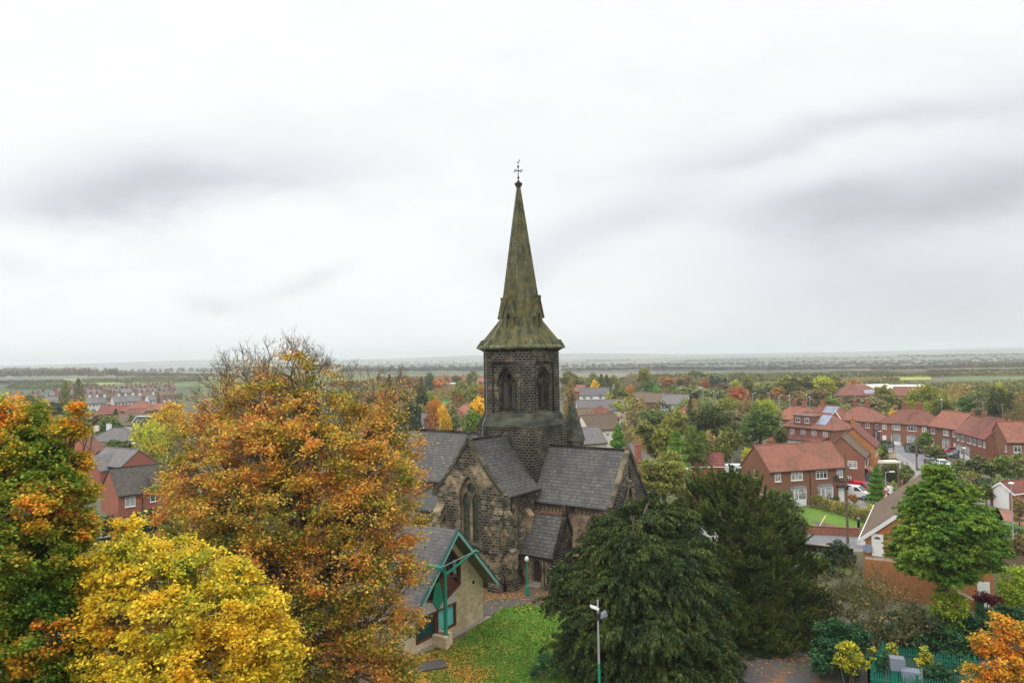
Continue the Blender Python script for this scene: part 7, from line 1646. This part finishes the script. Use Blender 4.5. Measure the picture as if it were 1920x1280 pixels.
TREES = [
 # left valley
 (122, 714, 18, 340, 'poplar', 'olive', 'left and slightly shorter of the two upright poplars'), (147, 710, 21, 330, 'poplar', 'grey', 'taller and darker of the two upright poplars'),
 (55, 739, 40, 330, 'round', 'olive', 'olive round tree above the orange maple, left of the poplars'), (98, 752, 42, 300, 'round', 'dark', 'dark bushy tree at the foot of the poplars'), (70, 758, 34, 270, 'round', 'lime', 'yellow green tree between the olive and the dark trees left of the poplars'),
 (112, 776, 50, 210, 'round', 'moss', 'mossy brown tree above the maple tip'), (168, 772, 56, 220, 'round', 'brown', 'brownish tree right of the maple tip, before the red roofs'), (207, 779, 42, 200, 'bush', 'green', 'green bush between the brownish tree and the brown bungalow'), (217, 766, 16, 260, 'conifer', 'blue', 'small dark conifer before the red hipped roofs'),
 (290, 766, 40, 250, 'round', 'dark', 'dark tree at the right of the red roofs by the beech edge'), (278, 782, 62, 150, 'willow', 'lime', 'bright yellow green willow beside the brown bungalow'), (318, 752, 60, 190, 'round', 'gold', 'golden tree behind the left shoulder of the beech'), (213, 822, 42, 152, 'round', 'green', 'leafy green tree in front of the white house'), (238, 824, 26, 150, 'bush', 'dark', 'dark bush at the right end of the white house'), (275, 842, 30, 135, 'bush', 'brown', 'small brown bush under the yellow green willow'),
 (45, 770, 40, 240, 'bush', 'sage', 'sage bush low behind the maple crown'), (150, 788, 40, 180, 'bush', 'olive', 'olive bush behind the white house chimneys'), (250, 775, 26, 240, 'bush', 'green', 'small green bush between the red roofs'),
 (262, 744, 18, 420, 'round', 'moss', 'mossy tree standing in the dark terraces'), (88, 742, 22, 420, 'bush', 'rust', 'rusty bush beside the white gabled block'), (10, 742, 30, 420, 'round', 'green', 'green tree at the far left edge above the maple'),
 # between the beech and the tower
 (790, 706, 14, 330, 'conifer', 'blue', 'dark conifer left of the rust trees by the school'), (803, 697, 20, 380, 'round', 'blue', 'tall dark evergreen left of the school block'), (730, 702, 18, 300, 'conifer', 'dark', 'dark pointed conifer behind the bare beech twigs'), (838, 703, 12, 430, 'round', 'brown', 'small brown tree behind the red roofed range'), (812, 712, 50, 420, 'round', 'orange', 'orange tree left of the buff school block'), (770, 706, 50, 400, 'round', 'rust', 'rusty tree behind the right shoulder of the beech'), (862, 713, 42, 340, 'round', 'olive', 'olive tree hiding the right end of the school block'), (884, 693, 22, 430, 'round', 'olive', 'olive tree on the skyline left of the tower'),
 (856, 704, 20, 460, 'round', 'dark', 'dark tree on the skyline over the school range'), (885, 716, 36, 330, 'round', 'moss', 'mossy green tree left of the tower, above the yellow one'), (790, 726, 30, 240, 'tall', 'dark', 'dark tall tree behind the right of the beech crown'), (776, 748, 30, 190, 'bush', 'blue', 'blue green evergreen bush above the grey brown roof'), (814, 746, 28, 210, 'round', 'orange', 'orange round tree left of the yellow one above the red hipped roof'), (833, 755, 24, 190, 'round', 'gold', 'bright yellow round tree above the red hipped roof'), (856, 737, 34, 270, 'round', 'rust', 'rust and green tree over the flat roofed row'), (897, 741, 44, 180, 'round', 'gold', 'golden tree touching the left face of the tower'), (886, 765, 46, 140, 'round', 'green', 'green leafy tree at the left foot of the belfry'), (800, 734, 30, 260, 'round', 'green', 'green tree at the left of the school field'), (846, 760, 40, 200, 'bush', 'sage', 'sage bush below the school field'), (752, 722, 44, 280, 'round', 'brown', 'brown tree deep behind the beech'), (720, 730, 40, 260, 'bush', 'orange', 'orange bush deep behind the beech'), (905, 720, 20, 300, 'round', 'rust', 'rust tree just left of the belfry'),
 # right of the tower
 (1068, 714, 26, 210, 'tall', 'tan', 'tall amber tree touching the right side of the tower'), (1066, 693, 34, 430, 'round', 'olive', 'olive tree on the skyline right of the tower'), (1085, 706, 34, 440, 'round', 'sage', 'sage tree behind the distant lamp right of the tower'), (1112, 698, 32, 400, 'round', 'olive', 'olive crowned tree left of the dark conifers'), (1100, 718, 44, 390, 'bush', 'blue', 'dark hedge trees above the white fronted terrace'), (1127, 701, 15, 370, 'conifer', 'dark', 'smaller dark conifer of the group above the terrace'), (1137, 702, 21, 350, 'conifer', 'blue', 'tallest dark conifer above the white fronted terrace'), (1150, 702, 20, 380, 'round', 'olive', 'olive tree just right of the dark conifers'), (1116, 713, 26, 340, 'bush', 'gold', 'golden bush left of the dark conifers'),
 (1182, 704, 56, 380, 'bare', 'purple', 'bare purplish tree on the skyline right of the conifers'), (1208, 692, 36, 400, 'tall', 'moss', 'tall golden green tree breaking the skyline'), (1217, 713, 40, 360, 'round', 'green', 'green tree in front of the tall golden one'), (1180, 721, 16, 340, 'bush', 'orange', 'small vivid orange bush below the bare purplish tree'), (1231, 723, 24, 310, 'bush', 'bright', 'bright green bush left of the amber tree'), (1252, 705, 30, 420, 'round', 'orange', 'amber tree on a dark trunk in the middle distance'), (1283, 702, 38, 400, 'round', 'brown', 'brown green tree right of the amber one'), (1166, 728, 46, 280, 'round', 'olive', 'olive round tree above the bare tan tree'), (1140, 735, 18, 300, 'bush', 'lime', 'lime bush at the right end of the white fronted terrace'), (1300, 722, 60, 330, 'bush', 'sage', 'wide sage bush row behind the lamp posts'), (1262, 722, 34, 350, 'bush', 'green', 'green bush under the amber tree'),
 (1322, 708, 18, 430, 'round', 'red', 'red tree on the skyline above the lamp posts'), (1306, 712, 18, 420, 'bush', 'brown', 'dark brown bush left of the red tree'), (1334, 703, 22, 450, 'conifer', 'blue', 'first blue green conifer right of the red tree'), (1346, 706, 20, 450, 'conifer', 'blue', 'second blue green conifer right of the red tree'), (1360, 708, 22, 440, 'conifer', 'dark', 'third darker conifer right of the red tree'), (1355, 716, 26, 390, 'round', 'purple', 'purple brown tree below the dark conifers'), (1376, 713, 22, 400, 'tall', 'lime', 'lime tree between the purple and the red domed trees'), (1385, 724, 38, 310, 'round', 'red', 'red dome shaped tree in the middle of the lamp posts'), (1404, 706, 28, 340, 'tall', 'moss', 'tall mossy tree right of the red dome'), (1432, 714, 34, 330, 'round', 'sage', 'sage green tree right of the tall mossy one'), (1452, 715, 26, 340, 'round', 'tan', 'tan tree over the lamp posts'), (1385, 697, 60, 620, 'bush', 'brown', 'brown copse on the skyline right of centre'), (1305, 694, 60, 600, 'bush', 'olive', 'olive copse on the skyline behind the amber tree'),
 (1288, 742, 40, 230, 'willow', 'sage', 'first pale scrub willow from the left, over the white walled house'), (1325, 738, 44, 225, 'willow', 'sage', 'second pale scrub willow, in front of the paired lamp posts'), (1362, 740, 46, 220, 'willow', 'moss', 'third scrub willow, mossy, below the red dome'), (1400, 744, 44, 215, 'willow', 'brown', 'brownish scrub willow left of the big rounded tree'), (1436, 742, 40, 210, 'willow', 'lime', 'lime tipped scrub willow above the big rounded tree'), (1294, 748, 22, 200, 'conifer', 'dark', 'dark little conifer by the red hipped house'),
 (1335, 757, 78, 162, 'fine', 'dark', 'big dark spreading tree in the middle right'), (1424, 756, 84, 168, 'fine', 'green', 'big rounded green tree left of the dormered house'), (1378, 766, 50, 178, 'round', 'grey', 'greyish thinning tree between the two big trees'), (1370, 800, 44, 150, 'bush', 'olive', 'olive bush under the big dark tree'), (1462, 800, 30, 160, 'bush', 'dark', 'dark bush at the right foot of the rounded tree'),
 (1192, 753, 78, 205, 'bare', 'tan', 'large bare tan tree in the middle of the right hand scrub'), (1160, 749, 38, 235, 'round', 'lime', 'lime tree left of the large bare tan tree'), (1226, 766, 60, 182, 'round', 'sage', 'sage tree right of the large bare tan tree'), (1262, 768, 54, 176, 'round', 'moss', 'mossy tree before the red hipped house'), (1212, 788, 66, 152, 'round', 'olive', 'olive tree with a dark heart below the bare tan tree'), (1245, 800, 40, 140, 'bush', 'moss', 'mossy bush behind the bright conifer pair'), (1176, 786, 40, 160, 'bare', 'brown', 'thin brown tree above the slate roofed house'), (1196, 812, 44, 128, 'bare', 'tan', 'thin tan shrub behind the tall red chimney'), (1158, 795, 42, 132, 'finecon', 'bright', 'bright broad conifer above the chancel ridge'), (1268, 806, 48, 126, 'finecon', 'bright', 'bright green conifer of the pair behind the outbuilding'), (1301, 796, 50, 130, 'fine', 'green', 'darker green partner of the bright conifer behind the outbuilding'), (1330, 808, 36, 138, 'bush', 'tan', 'tan bush right of the conifer pair'), (1352, 812, 40, 136, 'bush', 'olive', 'olive bush left of the panel fence'), (1143, 768, 36, 215, 'round', 'moss', 'mossy tree beside the red hipped roof right of the turret'),
 (1243, 843, 100, 104, 'fine', 'olive', 'rounded olive tree between the chancel gable and the outbuilding'), (1310, 900, 22, 112, 'bush', 'gold', 'bright yellow bush beside the street lamp by the outbuilding'), (1330, 905, 24, 112, 'bush', 'dark', 'dark low bush in the outbuilding garden'),
 (1400, 838, 20, 140, 'bush', 'lime', 'tall yellow reeds left of the wide brick pair, first clump'), (1430, 836, 24, 142, 'bush', 'lime', 'tall yellow reeds behind the ridge of the wide brick pair'), (1470, 836, 24, 142, 'bush', 'green', 'green bush behind the chimney of the wide brick pair'),
 # right
 (1478, 704, 62, 330, 'round', 'moss', 'large mossy autumn tree over the dormered house'), (1512, 702, 50, 340, 'round', 'olive', 'olive tree right of the large mossy one'), (1545, 705, 42, 330, 'round', 'lime', 'bright lime tree on the right skyline'), (1566, 702, 34, 350, 'round', 'olive', 'olive tree left of the orange pair'), (1585, 714, 26, 400, 'round', 'orange', 'vivid orange tree of the pair before the maroon hall'), (1603, 711, 22, 410, 'round', 'orange', 'smaller orange tree beside the vivid orange one'), (1530, 728, 44, 280, 'round', 'brown', 'brown tree behind the solar panelled house'), (1497, 732, 40, 290, 'round', 'tan', 'tan tree behind the lamp posts on the right'), (1456, 726, 36, 300, 'round', 'rust', 'rust brown tree left of the lamp posts'), (1560, 742, 36, 260, 'bush', 'green', 'green bush behind the hipped houses'), (1604, 742, 50, 250, 'round', 'purple', 'purple brown tree in front of the maroon hall'), (1585, 756, 36, 220, 'bush', 'sage', 'sage bush over the hipped house with the arched window'), (1658, 721, 44, 250, 'round', 'olive', 'olive tree in front of the white warehouses'), (1634, 742, 46, 240, 'round', 'grey', 'greyish tree under the white warehouses'), (1696, 745, 30, 220, 'round', 'dark', 'dark green tree left of the great willow'), (1674, 766, 18, 200, 'bush', 'gold', 'little yellow bush between the chimneys of the hipped pair'), (1640, 762, 44, 215, 'bush', 'olive', 'olive bush behind the gap of the hipped houses'),
 (1742, 715, 84, 215, 'willow', 'moss', 'great golden weeping willow behind the gabled pair'), (1790, 716, 54, 225, 'bare', 'tan', 'thinning tan tree right of the great willow'), (1720, 745, 44, 195, 'willow', 'moss', 'lower weeping bough tree left in front of the great willow'), (1772, 748, 40, 195, 'round', 'olive', 'olive tree under the great willow'), (1815, 740, 40, 205, 'round', 'green', 'green tree behind the middle terrace'), (1835, 728, 36, 240, 'round', 'sage', 'sage tree before the far cabins'), (1850, 745, 44, 200, 'round', 'grey', 'grey green tree left of the dark pine'), (1878, 724, 58, 180, 'fine', 'dark', 'tall dark pine behind the end house'), (1908, 738, 60, 165, 'bare', 'brown', 'brown tree at the right edge beside the dark pine'), (1895, 785, 40, 150, 'bush', 'dark', 'dark bush behind the end house roof'), (1795, 765, 30, 190, 'bush', 'olive', 'olive bush behind the gabled pair'), (1875, 714, 18, 300, 'round', 'lime', 'lime tree tip above the dark pine'),
 (1643, 872, 36, 106, 'finecon', 'bright', 'neat cone shaped conifer beside the white van'), (1671, 868, 34, 118, 'fine', 'dark', 'dark shrub tree behind the cone shaped conifer'), (1700, 870, 24, 124, 'bush', 'green', 'green shrub along the pavement left of the road'), (1655, 832, 22, 150, 'bush', 'green', 'green bush on the bank at the road bend'), (1644, 838, 16, 148, 'bush', 'lime', 'lime bush on the bank beside the green one'), (1735, 808, 34, 160, 'bush', 'green', 'round green bush right of the hipped pair'), (1752, 833, 36, 148, 'bush', 'olive', 'loose green bush before the gabled pair'), (1765, 852, 22, 142, 'bush', 'dark', 'dark bush at the nose of the red car'), (1830, 853, 56, 122, 'bush', 'dark', 'broad dark bush behind the slim street lamp'), (1800, 862, 30, 126, 'bush', 'olive', 'olive bush between the white car and the dark one'), (1880, 852, 50, 120, 'bush', 'green', 'green bush under the end house gable'), (1910, 848, 40, 118, 'bush', 'sage', 'pale bush at the right edge under the window'), (1880, 892, 44, 108, 'bush', 'sage', 'sage bush in front of the long dark hedge'), (1848, 905, 30, 104, 'bush', 'dark', 'dark bush left of the small garage'), (1822, 905, 26, 104, 'bush', 'orange', 'orange leaved bush left of the small garage'), (1910, 930, 30, 92, 'bush', 'tan', 'tan bush in front of the garage at the right edge'), (1600, 925, 16, 106, 'bush', 'rust', 'rust coloured bush at the foot of the tall utility pole'), (1676, 902, 18, 112, 'bush', 'sage', 'sage bush beside the short utility pole'), (1692, 885, 30, 118, 'bush', 'olive', 'olive bush behind the stepped brick wall'),
 (1464, 914, 104, 82, 'fine', 'dark', 'dark grey green bushy tree to the right of the bronze yew top'),
 (1912, 1000, 40, 76, 'bush', 'brown', 'brown shrub at the right edge beyond the timber fence'),
]
for t in TREES: tree(*t)

# ---------------------------------------------------------------- what nobody could count
M['lvw'] = objleaf('wood_leaves', .25, .06)
def wood(name, label, strips, colour, seed, ls=1.3, per=150, vscale=1.0):
    r = rng_(seed); C = []
    for x0, x1, yt0, yt1, D, dep, n, hh in strips:
        for i in range(n):
            t = (i + r.random()) / n; D_ = D + dep * r.random(); p = at(x0 + (x1 - x0) * t, yt0 + (yt1 - yt0) * t, D_); g = gz(p.x, p.y); h = max(4, hh * (.75 + .5 * r.random())); w = h * (.4 + .25 * r.random()); u = unit(per, r); u[:, 2] = np.abs(u[:, 2]) * 1.0 - .25 * r.random(per); rad = .7 + .3 * r.random(per)
            if yt0 > 0: h = max(4, (p.z - g) * (.8 + .25 * r.random()))
            C.append(np.array([p.x, p.y, g + h * .45]) + u * rad[:, None] * np.array([w, w, h * .55]))
    C = np.concatenate(C); o = link(name, np_mesh(name, leaf_verts(C, ls, r, 1.3, .5), 4, M['lvw'])); col = lin(*colour); o.color = (*col, 1); return props(o, label, None, None, 'stuff')
wood('woodland', 'dark brown wooded ridge on the left skyline', [(-40, 180, 688, 686, 1050, 60, 90, 14), (170, 195, 693, 693, 1060, 40, 6, 10), (197, 222, 686, 688, 1040, 30, 9, 12), (220, 420, 694, 700, 1060, 80, 70, 12)], (104, 92, 78), 1)
wood('woodland', 'blue green copse on the slope of the left hill', [(22, 122, 712, 716, 820, 50, 44, 12), (0, 30, 716, 718, 830, 50, 12, 10)], (62, 72, 62), 2)
wood('woodland', 'olive hedgerow trees at the foot of the left hill', [(160, 380, 715, 708, 800, 120, 90, 12), (20, 180, 729, 729, 690, 60, 60, 9), (255, 330, 706, 712, 900, 80, 20, 12)], (92, 98, 58), 3, 1.1)
wood('woodland', 'grey blue wood band on the middle skyline', [(640, 910, 690, 686, 1350, 150, 130, 13), (1055, 1240, 689, 686, 1350, 150, 110, 13), (1230, 1460, 686, 688, 1200, 150, 150, 13), (1440, 1680, 686, 687, 1150, 150, 150, 13)], (40, 52, 48), 4, 1.8, 200)
wood('woodland', 'purple brown wood along the right skyline', [(1640, 1800, 687, 681, 950, 90, 120, 14), (1780, 1960, 681, 677, 950, 90, 110, 14)], (74, 60, 54), 5)
wood('woodland', 'dark green wood under the right skyline beside the bright field', [(1560, 1660, 699, 698, 760, 50, 60, 12), (1745, 1960, 698, 694, 740, 80, 140, 11)], (54, 68, 48), 6, 1.1)
wood('woodland', 'reddish olive wood in front of the bright field', [(1660, 1960, 714, 708, 640, 60, 120, 9), (1440, 1640, 704, 704, 700, 80, 60, 10)], (108, 100, 66), 7, 1.0)
wood('woodland', 'mixed green belt of trees filling the middle distance right of the tower', [(1060, 1480, 706, 703, 500, 110, 150, 10), (1180, 1680, 698, 697, 600, 90, 130, 11)], (86, 94, 56), 8, .9)
wood('woodland', 'mixed autumn belt of trees left of the tower behind the beech', [(620, 910, 711, 708, 500, 150, 90, 10), (700, 905, 703, 700, 640, 100, 40, 11)], (120, 96, 62), 9, .9)
wood('far_woods', 'faint far woods and hedgerows on the hazy plain', [(640, 1960, 684, 678, 2300, 500, 90, 11), (1100, 1180, 677, 677, 3300, 200, 26, 13), (1280, 1420, 681, 679, 2700, 200, 30, 12), (1690, 1960, 676, 672, 2600, 400, 60, 13), (300, 900, 689, 681, 2600, 700, 60, 11), (640, 1960, 676, 670, 4200, 900, 120, 12), (1150, 1960, 682, 671, 1900, 300, 110, 11), (640, 1400, 687, 680, 1800, 300, 80, 11), (1400, 1960, 684, 678, 1500, 300, 90, 11), (0, 640, 694, 684, 1900, 400, 60, 11)], (40, 50, 48), 10, 3.2, 110)
wood('woodland', 'green garden trees massed between the estate and the main road', [(1230, 1480, 728, 726, 330, 90, 90, 9), (1180, 1470, 752, 748, 250, 50, 50, 8), (1480, 1700, 722, 722, 400, 90, 90, 10), (1690, 1960, 722, 716, 330, 120, 90, 10), (1060, 1300, 722, 716, 420, 70, 70, 9)], (104, 112, 62), 21, .6, 260)
wood('woodland', 'brown and gold trees massed beyond the lamp posts', [(1240, 1480, 718, 716, 440, 70, 60, 9), (1440, 1680, 716, 712, 480, 80, 60, 10), (1790, 1960, 736, 730, 250, 60, 40, 8), (1140, 1260, 742, 738, 260, 40, 20, 7)], (142, 122, 74), 22, .6, 260)
wood('woodland', 'green trees massed in the left valley below the terraces', [(0, 160, 762, 768, 300, 80, 40, 8), (150, 330, 778, 770, 230, 60, 24, 6), (230, 340, 748, 740, 420, 60, 20, 8)], (112, 112, 64), 23, .5, 240)
wood('woodland', 'trees massed beyond the nave ridge on the left of the tower', [(640, 905, 728, 724, 330, 90, 60, 9), (660, 800, 752, 752, 220, 60, 24, 8), (850, 905, 748, 746, 230, 40, 10, 7)], (134, 116, 70), 24, .6, 260)
# rough garden growth between the houses
def inside(poly, x, y):
    c = False
    for k in range(len(poly)):
        (x1, y1), (x2, y2) = poly[k], poly[k - 1]
        if (y1 > y) != (y2 > y) and x < (x2 - x1) * (y - y1) / (y2 - y1) + x1: c = not c
    return c
CLEAR = list(OUTLINE.values())
for nm_ in ('street', 'street_pavement'):
    me_ = bpy.data.objects[nm_].data
    for f in me_.polygons: CLEAR.append([tuple(me_.vertices[i].co)[:2] for i in f.vertices])
def scrub(name, label, x0, x1, D0, D1, n, colour, seed, hmax, per=90, ls=.4):
    r = rng_(seed); C = []; k = 0
    while k < n:
        D = D0 + (D1 - D0) * r.random() ** .8; px_ = x0 + (x1 - x0) * r.random(); p = at(px_, 800, D); k += 1
        if any((Vector((p.x, p.y)) - c).length < rr_ + 1.0 for c, rr_ in FOOT) or any(inside(q, p.x + a, p.y + b) for q in CLEAR for a, b in ((0, 0), (1.5, 0), (-1.5, 0), (0, 2), (0, -2))): continue
        h = hmax * (.4 + .6 * r.random()); w = h * (.6 + .5 * r.random()); u = unit(per, r); u[:, 2] = np.abs(u[:, 2]); C.append(np.array([p.x, p.y, h * .15]) + u * (.6 + .4 * r.random(per))[:, None] * np.array([w, w, h * .85]))
    o = link(name, np_mesh(name, leaf_verts(np.concatenate(C), ls, r, 1.3, .4), 4, M['lvw'])); o.color = (*lin(*colour), 1); props(o, label, None, None, 'stuff')
scrub('undergrowth', 'rough garden growth between the houses on the right', 1040, 1960, 130, 260, 520, (92, 98, 58), 301, 3.0)
scrub('undergrowth', 'browner garden growth further off on the right', 1040, 1960, 200, 480, 700, (112, 100, 70), 302, 4.5, 90, .6)
scrub('undergrowth', 'garden growth in the valley on the left', 0, 330, 120, 420, 300, (96, 98, 62), 303, 3.5, 90, .5)
scrub('undergrowth', 'garden growth behind the church on the left', 640, 900, 110, 460, 260, (104, 96, 62), 304, 3.5, 90, .5)
scrub('undergrowth', 'low growth under the big trees beside the drive', 1100, 1640, 60, 80, 260, (52, 70, 40), 305, 1.6, 200, .2)
# leaves fallen on the lawn and path
r = rng_(400); C = []
for px_, py_, sx, sy, n in ((815, 1268, 45, 26, 8500), (860, 1245, 40, 22, 2200), (890, 1275, 40, 20, 900), (960, 1200, 70, 40, 60), (930, 1120, 60, 12, 700), (1500, 1240, 60, 15, 300), (770, 1240, 30, 30, 1500)):
    for _ in range(n):
        q = gnd(px_ + r.normal() * sx, min(1400, max(1085, py_ + r.normal() * sy))); C.append((q.x, q.y, .055))
link('fallen_leaves', np_mesh('fallen_leaves', leaf_verts(np.array(C), .11, r, 1.3, 3.0), 4, LM['beech'])); props(bpy.data.objects['fallen_leaves'], 'fallen copper leaves scattered over the lawn and path', None, None, 'stuff')
r = rng_(401); C = []
for _ in range(26000):
    q = gnd(780 + 320 * r.random(), 1128 + 200 * r.random())
    C.append((q.x, q.y, .06))
C = [c for c in C if inside(OUTLINE['church_lawn'], c[0], c[1])]
gm = leafmat('grass_blades', [(0, lin(76, 108, 36)), (.6, lin(98, 132, 44)), (1, lin(116, 142, 52))], .3, .4, .2)
link('lawn_grass', np_mesh('lawn_grass', leaf_verts(np.array(C), .09, r, 1.8, .1), 4, gm)); props(bpy.data.objects['lawn_grass'], 'short grass of the church lawn', None, None, 'stuff')
# ---------------------------------------------------------------- the damp air: one even box of haze round the whole scene
hz = MB(); hz.box(-9900, -9900, -14, 9900, 9900, 125)
hm = bpy.data.materials.new('damp_air'); hm.use_nodes = True; hm.node_tree.nodes.clear()
k = NT(hm.node_tree); pv = k.new('ShaderNodeVolumePrincipled'); pv.inputs['Color'].default_value = (0.90, 0.94, 1.0, 1); pv.inputs['Density'].default_value = 0.00022; pv.inputs['Anisotropy'].default_value = 0.3
k.l.new(pv.outputs[0], k.new('ShaderNodeOutputMaterial').inputs['Volume'])
hz_o = hz.build('haze', hm); props(hz_o, kind='stuff', label='pale damp haze over the whole plain')
